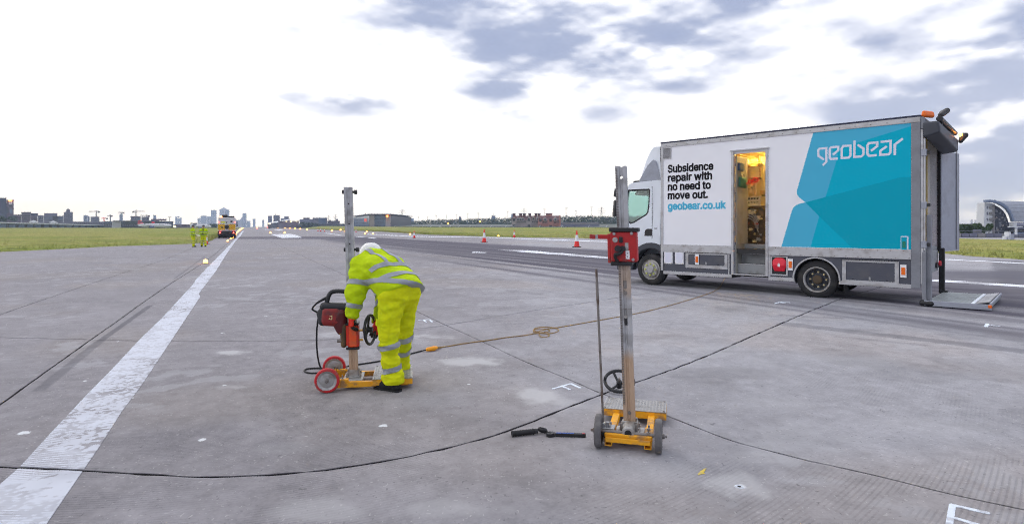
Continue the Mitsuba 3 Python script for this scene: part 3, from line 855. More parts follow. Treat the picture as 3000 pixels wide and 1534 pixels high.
# skirt
arch = Point(4.295, .43).buffer(.485, 48)
for a, b in ((X0 + .056, 2.29), (3.212, 6.16)):
    LA('skirt_panel', face(R(a, b, .37, .956).difference(arch), .012, .03), 'skirt_grey')
    for g_ in getattr(R(a, b, .345, .43).difference(arch), 'geoms', [R(a, b, .345, .43).difference(arch)]):
        LA('skirt_rail', face(g_, .03, .034), 'trim_aluminium')
LA('wheel_arch', face(Point(4.295, .43).buffer(.515, 48).difference(arch).intersection(R(3, 6, .43, 2)), .05, .036), 'trim_aluminium')
LA('wheel_housing', cat(face(Point(4.295, .43).buffer(.484, 48).intersection(R(3, 6, .3, 2)).difference(Point(4.295, .43).buffer(.472, 48)), .75, .80), box(3.82, 4.77, .80, .83, .3, .92)), 'black_plastic')
for a, b, c, d in ((1.03, 2.185, .55, .952), (4.845, 5.94, .372, .905)):
    fr = R(a, b, c, d).difference(R(a + .075, b - .075, c + .085, d - .04))
    k = LA('locker', face(fr, .02, .017), 'trim_aluminium')
    LA('door_leaf', face(R(a + .076, b - .076, c + .086, d - .041), .006, .017), 'skirt_grey', k)
    LA('top_seal', face(R(a - .02, b + .0, d + .002, d + .016), .012, -.015), 'black_rubber', k)
    xm = (a + b) / 2
    LA('catch', cat(box(xm - .02, xm + .02, -.004, .008, c + .10, c + .17, .005), cyl((xm, .006, c + .15), (xm, -.016, c + .15), .014, 10)), 'steel', k)
    for dx in (-.33, .33):
        LA('catch', cyl((xm + dx, .01, c + .11), (xm + dx, -.008, c + .11), .016, 10), 'black_plastic', k)
for a, b in ((2.20, 2.28), ):
    LA('skirt_frame', face(R(a, a + .03, .43, .955), .02, .031), 'trim_aluminium')
LA('skirt_frame', face(R(3.212, 3.255, .43, .955), .02, .017), 'trim_aluminium')
for a in (.385, .715):
    k = LA('notice_holder', box(a, a + .255, -.004, .028, .63, .968, .006), 'white_paint')
    LA('paper_sheet', face(R(a + .03, a + .225, .67, .94), .002, -.0045), 'print_pale', k)
    LA('screw', cat(*[cyl((a + .03 + .19 * i, -.004, .648), (a + .03 + .19 * i, -.009, .648), .012, 8) for i in (0, 1)]), 'rope_cable', k)
# red bucket-shaped case in its recess
k = LA('recess_frame', face(R(3.262, 3.665, .47, .935).difference(R(3.30, 3.63, .50, .915)), .022, .017), 'trim_aluminium')
LA('recess_back', face(R(3.301, 3.629, .501, .914), .003, .017), 'black_plastic', k)
LA('hazard_case', cat(hullsph([(3.38, -.0, .60, .03), (3.57, -.0, .60, .03), (3.34, 0, .70, .03), (3.60, 0, .70, .03), (3.345, 0, .82, .03), (3.60, 0, .82, .03), (3.40, 0, .865, .03), (3.55, 0, .865, .03), (3.36, -.03, .72, .03), (3.58, -.03, .72, .03)])), 'red_plastic', k)
LA('flame_symbol', face(Polygon([(3.455, .69), (3.505, .69), (3.51, .74), (3.49, .77), (3.485, .745), (3.47, .78), (3.45, .74)]), .003, -.0595), 'white_paint', k)
# side lights and reflectors
for a, z, mm in ((1.30, .645, 'amber_plastic'), (3.672, .61, 'amber_plastic'), (5.968, .57, 'amber_plastic')):
    k = LA('side_marker', face(R(a, a + .112, z, z + .275), .006, -.003 if a < 5 else -.0135), 'white_paint')
    LA('reflector', face(R(a + .028, a + .084, z + .065, z + .205).buffer(.008), .012, -.009 if a < 5 else -.0195), mm, k)
k = LA('side_marker', face(R(5.975, 6.112, 1.12, 1.45), .005, .002), 'print_pale')
LA('reflector', face(R(5.985, 6.085, 1.14, 1.43), .006, -.003), 'print_dark_teal', k)
LA('reflector', face(R(6.005, 6.065, 1.20, 1.34), .005, -.009), 'green_plastic', k)

# wheels
def wheel(x, z, r, wy, front):
    k = LA('wheel', cat(lathe([(r * .66, .0), (r * .74, -.006), (r * .90, .004), (r * .985, .03), (r, .06), (r, .20), (r * .985, .24), (r * .9, .265), (r * .66, .265), (r * .66, .0)], (x, wy, z), (0, 1, 0), 48)), 'tyre_rubber')
    tr = []
    for i in range(40):
        a = i * 2 * math.pi / 40
        c, s = math.cos(a), math.sin(a)
        tr.append(moved(box(r - .004, r + .010, .05, .21, -.022, .022), mat((c, 0, s), (0, 1, 0), (-s, 0, c), (x, wy, z))))
    LA('tread', cat(*tr), 'tyre_rubber', k, smooth=False)
    if front:
        LA('rim', lathe([(r * .67, .0), (r * .655, .012), (r * .63, .02), (r * .60, .05), (r * .52, .045), (r * .50, .0), (r * .46, -.015), (r * .30, -.02), (r * .27, -.045), (0, -.05)], (x, wy, z), (0, 1, 0), 40), 'cast_aluminium', k)
        LA('hub_cap', lathe([(0, -.062), (r * .22, -.06), (r * .25, -.045), (r * .25, -.02)], (x, wy, z), (0, 1, 0), 24), 'steel', k)
        n, rr, y0, mt = 8, r * .37, -.02, 'lime_plastic'
    else:
        LA('rim', lathe([(r * .67, .0), (r * .655, .012), (r * .63, .02), (r * .59, .06), (r * .58, .13), (r * .52, .15), (r * .26, .15), (r * .25, .06), (r * .20, .045), (0, .045)], (x, wy, z), (0, 1, 0), 40), 'fender_grey', k)
        LA('rim_lip', lathe([(r * .685, -.002), (r * .655, -.006), (r * .60, .018), (r * .59, .05), (r * .60, .05), (r * .66, .01), (r * .685, -.002)], (x, wy, z), (0, 1, 0), 40), 'cast_aluminium', k)
        LA('hub_cap', lathe([(0, .028), (r * .19, .03), (r * .24, .05), (r * .245, .14)], (x, wy, z), (0, 1, 0), 24), 'machine_dark', k)
        for i in range(8):
            a = (i + .5) * math.pi / 4
            LA('hand_hole', cyl((x + r * .43 * math.cos(a), wy + .149, z + r * .43 * math.sin(a)), (x + r * .43 * math.cos(a), wy + .143, z + r * .43 * math.sin(a)), r * .085, 12), 'black_rubber', k)
        n, rr, y0, mt = 8, r * .40, .146, 'cream_metal'
    for i in range(n):
        a = i * 2 * math.pi / n
        q = (x + rr * math.cos(a), z + rr * math.sin(a))
        LA('wheel_nut', cyl((q[0], wy + y0, q[1]), (q[0], wy + y0 - .04, q[1]), .024, 6, .018), mt, k)


wheel(-.05, .445, .435, .035, True)
wheel(4.295, .415, .435, .045, False)
for x in (-.05, 4.295):
    z = .445 if x < 1 else .415
    LA('wheel', lathe([(0, .0), (.25, .0), (.29, -.03), (.39, .0), (.435, .05), (.435, .22), (.39, .265), (.0, .265)], (x, W - .30, z), (0, 1, 0), 32), 'tyre_rubber')
LA('axle', cat(cyl((-.05, .3, .44), (-.05, W - .3, .44), .06), cyl((4.295, .3, .42), (4.295, W - .3, .42), .09), hullsph([(4.295, 1.17, .42, .2), (4.295, 1.17, .45, .2)])), 'machine_dark')
LA('chassis_with_shade_boxes', cat(box(-.9, 6.2, .72, .84, .55, .82), box(-.9, 6.2, 1.5, 1.62, .55, .82), box(.55, 2.25, .1, .7, .33, .95), box(.5, 2.25, 1.65, 2.3, .32, .95), box(3.25, 3.75, .1, .7, .33, .95), box(4.9, 5.95, .1, .7, .33, .90), box(.6, 3.7, .75, 1.6, .34, .54), box(4.85, 6.0, .75, 1.6, .36, .54), box(.3, 6.2, .1, 2.3, .97, 1.09),  # frame rails, plus low underbody boxes added to darken the ground beneath
                       box(3.3, 3.75, 1.65, 2.3, .40, .95), box(4.9, 6.1, 1.65, 2.3, .40, .95), box(5.35, 5.45, .4, 2.0, .36, .6)), 'black_plastic')
LA('mud_flap', box(4.86, 4.875, .06, .36, .16, .60), 'black_rubber')

# cab: a hollow shell with window openings
def man(poly, h0, h1):
    """Solid over a polygon of (x, z), from depth h0 to h1 inwards."""
    g = poly if hasattr(poly, 'geom_type') else Polygon(poly)
    q = np.array(orient(g).exterior.coords)[:-1]
    m = Manifold.extrude(CrossSection([q]), h1 - h0)
    return m.translate([0, 0, -h1])


def from_man(m):
    t = to_tm(m)
    t.vertices = np.stack([t.vertices[:, 0], -t.vertices[:, 2], t.vertices[:, 1]], 1)
    return t


wheel_cut = Point(-.05, .50).buffer(.70, 40)
cab_out = Polygon([(-1.10, .42), (-1.13, .80), (-1.12, 1.45), (-1.07, 1.85), (-.93, 2.55), (-.86, 2.80), (-.80, 2.89), (-.68, 2.935), (-.3, 2.95), (.235, 2.95), (.245, 2.90), (.245, .98), (.60, .98), (.60, .9), (-.60, .42)]).difference(wheel_cut).difference(R(.246, 1, .5, 1.1))
cab_out = max(getattr(cab_out, 'geoms', [cab_out]), key=lambda g: g.area).buffer(-.02).buffer(.02)
cab_in = Polygon([(-1.04, 1.30), (-1.0, 1.85), (-.86, 2.55), (-.80, 2.80), (-.72, 2.86), (.18, 2.87), (.18, 1.30)])
glass_side = Polygon([(-.985, 1.86), (-.72, 1.735), (-.60, 1.76), (-.20, 1.98), (-.14, 2.06), (-.115, 2.25), (-.105, 2.70), (-.14, 2.735), (-.835, 2.735), (-.88, 2.66)])
glass_front = [(-1.3, 1.75), (-1.3, 2.70), (-.72, 2.70), (-.72, 1.75)]
shell = man(cab_out, .045, W - .045) - man(cab_in, .11, W - .11) - man(glass_side, -.2, 3) - man(glass_front, .22, W - .22)
# lean the side faces in above the waist
tm = from_man(shell.refine_to_length(.25))
z = tm.vertices[:, 2]; k_ = np.clip((z - 1.7) / 1.2, 0, 1) * .07
yc = W / 2
tm.vertices[:, 1] = yc + (tm.vertices[:, 1] - yc) * (1 - k_ / yc)
cab = LA('cab', tm, 'cab_white', smooth=25)


def leaned(m):
    z = m.vertices[:, 2]; k = np.clip((z - 1.7) / 1.2, 0, 1) * .07
    m = m.copy(); m.vertices[:, 1] = yc + (m.vertices[:, 1] - yc) * (1 - k / yc)
    return m


LA('window', leaned(from_man(man(glass_side, .064, .068).refine_to_length(.2))), 'cab_glass', cab)
LA('window', leaned(from_man(man(glass_side, W - .068, W - .064).refine_to_length(.2))), 'cab_glass', cab)
LA('window_surround', leaned(from_man((man(glass_side, .048, .075) - man(glass_side.buffer(-.045), 0, 1)).refine_to_length(.2))), 'black_rubber', cab)
LA('window_surround', leaned(from_man((man(glass_side, W - .075, W - .048) - man(glass_side.buffer(-.045), 0, 3)).refine_to_length(.2))), 'black_rubber', cab)
LA('windscreen', prism([(.21, 0), (W - .21, 0), (W - .21, .97), (.21, .97)], .004, (-1.075, 0, 1.74), (0, 1, 0), (.2206, 0, .9754)), 'cab_glass', cab)
LA('door_seam', cat(face(R(-.016, -.006, 1.30, 2.80), .006, .047)), 'dark_cloth', cab)
LA('sun_visor', cat(hullsph([(-.70, .5, 2.70, .05), (-.70, 1.9, 2.70, .05), (-.82, .5, 2.62, .03), (-.82, 1.9, 2.62, .03)])), 'black_plastic', cab)
for y in (.55, 1.75):
    st = LA('seat', cat(hullsph([(-.20, y - .2, 1.50, .06), (-.20, y + .2, 1.5, .06), (-.02, y - .2, 2.25, .05), (-.02, y + .2, 2.25, .05), (.0, y - .2, 1.5, .06), (.0, y + .2, 1.5, .06)]), box(-.6, -.1, y - .24, y + .24, 1.42, 1.58, .04)), 'panel_grey', cab)
    LA('headrest', hullsph([(-.03, y - .1, 2.38, .05), (-.03, y + .1, 2.38, .05), (0, y - .1, 2.55, .05), (0, y + .1, 2.55, .05)]), 'panel_grey', st)
LA('dashboard', hullsph([(-.98, .25, 1.72, .08), (-.98, 2.1, 1.72, .08), (-.75, .25, 1.70, .08), (-.75, 2.1, 1.70, .08), (-.8, .25, 1.45, .08), (-.8, 2.1, 1.45, .08)]), 'black_plastic', cab)
LA('steering_wheel', torus((-.62, 1.75, 1.90), (.5, 0, .8), .21, .018), 'black_plastic', cab)
LA('door_handle', face(Polygon([(-.245, 1.40), (-.03, 1.40), (-.03, 1.58), (-.17, 1.58), (-.225, 1.54)]).buffer(.012), .008, .046), 'black_plastic', cab)
LA('badge', face(R(.05, .15, 1.59, 1.615), .005, .046), 'skirt_grey', cab)
LA('roof_lamp', hullsph([(-.68, .2, 2.955, .035), (-.56, .2, 2.965, .03), (-.68, .3, 2.955, .035), (-.56, .3, 2.965, .03)]), 'black_plastic', cab)
ring = wheel_cut.difference(Point(-.05, .50).buffer(.54, 40)).intersection(R(-1, 1, .60, 3)).union(R(.395, .49, .40, .62)).difference(R(.50, 1, 0, 3))
LA('mud_guard', cat(face(ring, .32, .36), face(ring.buffer(.0).intersection(R(-1, 1, .9, 2)).buffer(-.02), .02, .035)), 'fender_grey', cab)
LA('step_panel', box(-1.10, -.66, .05, .30, .40, .90, .02), 'fender_grey', cab)
LA('front_bumper', box(-1.20, -1.08, .03, W - .03, .38, .82, .04), 'fender_grey', cab)
LA('side_lamp', box(.405, .45, .01, .05, .83, .90, .01), 'amber_plastic', cab)
m_ = LA('mirror', hullsph([(-1.08, -.20, 2.00, .05), (-1.08, -.10, 2.0, .05), (-1.05, -.20, 2.38, .05), (-1.05, -.10, 2.38, .05), (-1.14, -.15, 2.0, .06), (-1.1, -.15, 2.38, .06)]), 'black_plastic', cab)
LA('wide_mirror', hullsph([(-1.08, -.20, 2.56, .045), (-1.08, -.10, 2.56, .045), (-1.06, -.20, 2.72, .045), (-1.06, -.10, 2.72, .045)]), 'black_plastic', m_)
LA('mirror_arm', cat(tube(smooth_path([(-.95, .08, 2.72), (-1.0, -.08, 2.78), (-1.05, -.14, 2.74), (-1.06, -.14, 2.0), (-1.0, -.05, 1.93), (-.98, .06, 1.95)]), .014, 8)), 'black_plastic', m_)
LA('far_mirror', hullsph([(-1.06, W + .1, 2.0, .05), (-1.06, W + .2, 2.0, .05), (-1.04, W + .1, 2.4, .05), (-1.04, W + .2, 2.4, .05)]), 'black_plastic', cab)
# wind deflector on the cab roof
defl = Polygon([(-.50, 2.953), (-.495, 3.0), (-.44, 3.22), (-.36, 3.46), (-.25, 3.71), (-.15, 3.86), (-.07, 3.925), (.03, 3.93), (.15, 3.925), (.15, 3.55), (.235, 3.0), (.235, 2.953)])
dm = from_man(man(defl, .12, W - .12).refine_to_length(.18))
z = dm.vertices[:, 2]
sh = 1 - .13 * np.clip((z - 2.95) / 1.0, 0, 1) - .10 * np.clip((-.1 - dm.vertices[:, 0]) / .4, 0, 1)
dm.vertices[:, 1] = yc + (dm.vertices[:, 1] - yc) * sh
df = LA('wind_deflector', dm, 'cab_white', cab, smooth=35)
ck = from_man(man(Polygon([(-.50, 2.955), (-.20, 3.40), (-.03, 3.55), (.05, 3.50), (.22, 2.99), (.22, 2.955)]), .055, .14))
LA('side_cheek', leaned(ck), 'panel_grey', df)
LA('dark_gap', from_man(man(Polygon([(.152, 3.90), (.295, 3.90), (.295, 3.0), (.25, 3.0), (.16, 3.55)]), .20, W - .2)), 'black_plastic', df)

# inside the box, seen through the doorway (its lamp is lit)
LA('open_door_leaf', box(2.37, 2.395, .085, .80, 1.20, 3.46, .004), 'interior_grey')
LA('inner_lining', cat(box(X0 + .06, X1 - .2, W - .10, W - .06, 1.20, 3.88), box(X0 + .06, X1 - .2, .06, W - .1, 3.86, 3.895), box(1.2, 1.25, .06, W - .1, 1.2, 3.85), box(5.2, 5.25, .06, W - .1, 1.2, 3.85)), 'interior_yellow')
LA('step_side', cat(box(2.366, 2.385, .07, .80, .46, 1.189), box(3.13, 3.146, .07, .80, .46, 1.189)), 'interior_grey')
for i, (y0, z0, z1) in enumerate(((.62, .96, 1.19), (.40, .71, .955), (.17, .46, .705))):
    st = LA('step', box(2.388, 3.128, y0, y0 + .24 if i else y0 + .02, z0, z1, .004), 'step_grey')
    LA('nosing', box(2.388, 3.128, y0 - .012, y0 + .03, z1 - .012, z1 + .006, .003), 'trim_aluminium', st)
LA('cab_lamp', box(2.25, 3.0, 1.20, 1.28, 3.78, 3.83, .01), 'lamp_inside', emitter=LAMP_INSIDE)
rr0 = np.random.default_rng(12)
k = LA('machine_wall', box(1.9, 3.3, 1.35, 1.40, 1.95, 3.5), 'interior_yellow')
LA('first_aid_cabinet', cat(box(2.23, 2.56, 1.22, 1.35, 2.96, 3.28, .01)), 'cream_metal', k)
LA('cabinet_edging', cat(box(2.225, 2.565, 1.21, 1.222, 2.955, 2.972), box(2.225, 2.565, 1.21, 1.222, 3.268, 3.285), box(2.225, 2.24, 1.21, 1.222, 2.973, 3.267), box(2.55, 2.565, 1.21, 1.222, 2.973, 3.267)), 'tool_red', k)
LA('cross_symbol', cat(box(2.33, 2.46, 1.212, 1.2195, 3.09, 3.13), box(2.375, 2.415, 1.2125, 1.2192, 3.045, 3.175)), 'interior_yellow', k)
for i in range(16):
    x, zz = rr0.uniform(2.0, 2.7), rr0.uniform(2.5, 3.45)
    a, b = rr0.uniform(.04, .16), rr0.uniform(.04, .16)
    LA('fitting', box(x - a / 2, x + a / 2, 1.35 - rr0.uniform(.02, .12), 1.349, zz - b / 2, zz + b / 2, .006) if i % 4 else cyl((x, 1.25, zz - .1), (x, 1.25, zz + .12), .018, 10), ['cream_metal', 'interior_yellow', 'machine_dark', 'black_plastic', 'cream_metal', 'brass', 'dirty_steel'][i % 7], k)
LA('warning_lamp', cat(cyl((2.10, 1.2, 3.08), (2.10, 1.2, 3.2), .05), cyl((2.10, 1.2, 3.0), (2.10, 1.2, 3.08), .035)), 'red_plastic', k)
LA('cream_cabinet', box(1.98, 2.22, 1.0, 1.35, 2.22, 2.76, .015), 'cream_metal', k)
LA('screen', box(1.97, 2.10, .985, .999, 2.30, 2.58), 'blue_case', k)
pk = LA('control_panel', box(2.22, 2.66, 1.0, 1.35, 2.20, 2.46, .012), 'cream_metal', k)
for i in range(5):
    LA('gauge', box(2.25 + i * .075, 2.30 + i * .075, .99, 1.0, 2.375, 2.425), 'black_plastic', pk)
    LA('knob', cyl((2.275 + i * .075, 1.0, 2.30), (2.275 + i * .075, .97, 2.30), .017, 10), 'black_plastic', pk)
LA('valve', cat(torus((2.46, 1.15, 2.90), (.3, -1, .2), .06, .018, 18, 8), cyl((2.46, 1.15, 2.90), (2.46, 1.3, 2.88), .02), torus((2.33, 1.12, 2.86), (.1, -1, .1), .045, .016, 18, 8)), 'red_plastic', k)
LA('pipe_run', cat(tube(smooth_path([(2.46, 1.2, 2.5), (2.46, 1.2, 2.82), (2.55, 1.22, 2.9)]), .025, 8), tube(smooth_path([(2.38, 1.22, 2.48), (2.38, 1.2, 2.72), (2.30, 1.2, 2.78), (2.30, 1.2, 2.95)]), .018, 8), cyl((2.30, 1.2, 2.55), (2.30, 1.2, 2.68), .05)), 'cream_metal', k)
LA('glove_rack', cat(*[tube(smooth_path([(2.13, .95, 3.42), (2.13 + .14 * math.cos(a), .93, 3.36 + .12 * math.sin(a))], 2), .028, 8) for a in (-.4, -1.1, -2.0, -2.7, .3)]), 'black_rubber', k)
k = LA('pump_unit', box(2.02, 2.74, 1.05, 1.8, 1.2, 2.15, .02), 'machine_dark')
rr_ = np.random.default_rng(3)
for i in range(44):
    x, zz = rr_.uniform(2.02, 2.7), rr_.uniform(1.22, 2.12)
    a, b = rr_.uniform(.03, .10), rr_.uniform(.03, .12)
    mm = ['machine_dark', 'dirty_steel', 'black_plastic', 'cast_aluminium', 'interior_yellow', 'cream_metal', 'machine_dark'][i % 7]
    LA('fitting', box(x - a / 2, x + a / 2, 1.05 - rr_.uniform(.03, .16), 1.049, zz - b / 2, zz + b / 2, .008) if i % 3 else cyl((x, 1.05, zz), (x, .93, zz), a * .5, 12), mm, k)
for i in range(4):
    LA('hose', tube(smooth_path([(1.99, .92, 1.98 - .05 * i), (2.10, .88, 2.05 - .04 * i), (2.3, .86, 2.06 - .05 * i), (2.5, .9, 2.02 - .07 * i), (2.6, 1.0, 1.8 - .1 * i)]), .014, 8), 'cast_aluminium', k)
for x in (2.06, 2.26, 2.5):
    LA('red_plate', box(x, x + .12, .93, .945, 1.72, 1.75), 'carriage_red', k)
LA('can', cyl((2.09, .95, 1.20), (2.09, .95, 1.33), .025, 12), 'steel', k)
LA('blue_bag', hullsph([(2.43, .15, 3.12, .03), (2.43, .42, 3.12, .03), (2.43, .15, 3.26, .03), (2.43, .42, 3.26, .03)]), 'blue_case')
k = LA('green_bag', hullsph([(2.45, .15, 2.70, .035), (2.45, .50, 2.68, .035), (2.45, .16, 2.90, .035), (2.45, .48, 2.90, .035), (2.49, .3, 2.8, .04)]), 'green_case')
LA('carry_handle', tube(smooth_path([(2.45, .22, 2.92), (2.45, .25, 3.0), (2.45, .38, 3.0), (2.45, .41, 2.92)]), .012, 8), 'black_plastic', k)
LA('red_cross', box(2.527, 2.534, .36, .46, 2.74, 2.79), 'red_plastic', k)

# the rear: frame, housing with lamps, open far door, tail lift on the ground
LA('rear_header', box(X1 + .002, X1 + .06, 0.0, W, 3.70, 3.95, .01), 'post_grey')
hs = LA('lamp_housing', hullsph([(X1 + .10, -.02, 3.56, .05), (X1 + .30, -.02, 3.62, .05), (X1 + .10, -.02, 3.78, .05), (X1 + .28, -.02, 3.78, .05), (X1 + .10, W, 3.42, .05), (X1 + .32, W, 3.46, .06), (X1 + .10, W, 3.70, .05), (X1 + .32, W, 3.66, .06)]), 'fender_grey')
LA('light_bar', cat(cyl((X1 + .28, .35, 3.93), (X1 + .30, W + .15, 3.86), .062, 14, .06, .015)), 'black_plastic', hs)
LA('bar_bracket', cat(box(X1 + .2, X1 + .3, .6, .66, 3.75, 3.9), box(X1 + .2, X1 + .3, 1.7, 1.76, 3.7, 3.86)), 'black_plastic', hs)
LA('flood_lamp', hullsph([(X1 + .28, .50, 4.02, .05), (X1 + .36, .75, 4.14, .06), (X1 + .28, .80, 4.10, .07)]), 'black_plastic', hs)
LA('flood_lamp', hullsph([(X1 + .42, W + .10, 3.66, .05), (X1 + .50, W + .18, 3.80, .06), (X1 + .44, W + .25, 3.82, .05)]), 'black_plastic', hs)
LA('beacon', hullsph([(X1 + .05, .10, 4.00, .05), (X1 + .15, .32, 4.0, .05), (X1 + .05, .10, 4.05, .04), (X1 + .15, .32, 4.05, .04)]), 'amber_plastic', hs)
LA('amber_lamp', trimesh.creation.icosphere(2, .042).apply_translation((X1 + .42, W + .02, 3.80)), 'lamp_amber', hs, emitter=LAMP_AMBER)
LA('rear_side_frame', cat(box(X1 + .002, X1 + .05, .0, .075, .45, 3.69, .006), box(X1 + .055, X1 + .085, .0, .05, 1.15, 3.5, .006)), 'trim_aluminium')
for z in (3.2, 2.1, 1.28):
    h_ = LA('hinge', box(X1 + .01, X1 + .11, -.016, .06, z - .07, z + .07, .006), 'panel_grey')
    LA('hinge_pin', box(X1 + .112, X1 + .17, -.01, .05, z - .035, z + .035, .006), 'black_plastic', h_)
LA('lift_column', cat(box(X1 + .09, X1 + .18, .08, .17, .06, 1.9, .01), box(X1 + .03, X1 + .10, -.02, .03, .04, 1.12, .008)), 'post_grey')
LA('lift_column', cat(box(X1 + .03, X1 + .14, W - .16, W - .05, .08, 1.15, .01), box(X1 + .05, X1 + .2, W - .2, W - .02, .08, .16, .01)), 'black_plastic')
LA('rear_crossmember', box(X1 - .1, X1 + .02, .10, W - .17, .62, 1.10, .01), 'step_grey')
LA('tail_lamp', cat(box(X1 + .021, X1 + .06, 1.75, 2.05, .70, .82, .01)), 'black_plastic')
LA('tail_lamp_lens', cyl((X1 + .06, 2.0, .80), (X1 + .10, 2.0, .80), .06, 14), 'red_plastic')
LA('cargo_shade', cat(box(5.3, 5.34, .12, W - .1, 1.2, 3.85), box(5.35, 6.2, .055, .075, 1.2, 3.84)), 'machine_dark')
LA('stowed_case', box(5.8, 6.1, 1.5, 1.8, 1.2, 1.62, .02), 'red_plastic')
hx, hy = X1 + .02, W - .02
e_ = np.array([.20, .98, 0]); e_ /= np.linalg.norm(e_)
dl = LA('rear_door', prism([(0, 0), (1.08, 0), (1.08, 2.36), (0, 2.36)], .045, (hx, hy, 1.08), e_, (0, 0, 1)), 'panel_grey')
LA('door_edge', cat(prism([(0, -.02), (1.10, -.02), (1.10, 0), (0, 0)], .05, (hx, hy, 1.08), e_, (0, 0, 1)), prism([(1.08, 0), (1.10, 0), (1.10, 2.38), (1.08, 2.38)], .05, (hx, hy, 1.08), e_, (0, 0, 1)), prism([(0, 2.36), (1.08, 2.36), (1.08, 2.38), (0, 2.38)], .05, (hx, hy, 1.08), e_, (0, 0, 1))), 'trim_aluminium', dl)
LA('door_seal', box(hx - .03, hx + .03, hy - .06, hy + .02, 1.06, 3.48, .006), 'black_rubber', dl)
LA('lock_rod', cat(prism([(.90, .02), (.925, .02), (.925, 2.46), (.90, 2.46)], .02, tuple(np.array([hx, hy, 1.08]) + np.array([.98, -.20, 0]) * .05), e_, (0, 0, 1))), 'steel', dl)
pf = LA('lift_platform', moved(cat(box(0, 1.06, 0, W + .08, .05, .11, .008)), mat((1, 0, 0), (0, 1, 0), (0, 0, 1), (X1 + .10, -.10, 0))), 'platform_grey')
P0 = np.array([X1 + .10, -.10, 0])
LA('side_beam', cat(box(P0[0] - .02, P0[0] + 1.08, P0[1] - .03, P0[1] - .001, .02, .13, .006)), 'panel_grey', pf)
for i in range(9):
    LA('plank', box(P0[0] + .02 + i * .078, P0[0] + .092 + i * .078, P0[1] + .02, P0[1] + W + .04, .111, .117, .003), 'platform_grey', pf)
LA('lip_plate', box(P0[0] + .74, P0[0] + .80, P0[1] + .02, P0[1] + W + .04, .112, .125, .004), 'cab_white', pf)
for a, b in ((.10, .78), (.86, 1.5), (1.58, 2.3)):
    fl_ = LA('roll_stop', moved(box(0, .22, a, b, 0, .012, .003), mat((.97, 0, .2), (0, 1, 0), (-.2, 0, .97), (P0[0] + .82, P0[1], .118))), 'trim_aluminium', pf)
LA('end_rail', box(P0[0] + 1.04, P0[0] + 1.075, P0[1] + .0, P0[1] + W + .06, .112, .16, .008), 'panel_grey', pf)
LA('lift_shoe', hullsph([(P0[0] - .05, P0[1] + .02, .07, .06), (P0[0] + .10, P0[1] + .0, .07, .06), (P0[0] - .05, P0[1] + .2, .07, .06)]), 'black_plastic', pf)
LA('platform_lamp', box(P0[0] + 1.02, P0[0] + 1.081, P0[1] - .036, P0[1] + .02, .06, .125, .008), 'amber_plastic', pf)

# ------------------------------------------------------------------ drill stands. Local frame: x from the axle towards the foot plate, y across, z up
def lean(p0, dx, dy, h, m):
    """Lean the mesh about p0: its points move by (dx, dy) at height h."""
    m = m.copy(); k = (m.vertices[:, 2] - p0[2]) / h
    m.vertices[:, 0] += dx * k; m.vertices[:, 1] += dy * k
    return m


def mast_mesh(L, w=.085):
    a, g, d = w / 2, .010, .012
    pts = []
    q = [(-a, -a), (-a + .014, -a), (-.016, -a), (-.012, -a + d), (.012, -a + d), (.016, -a), (a, -a), (a, -.012), (a - d, -.008), (a - d, .008), (a, .012), (a, a), (-a, a), (-a, .012), (-a + d, .008), (-a + d, -.008), (-a, -.012)]
    return Polygon(q)


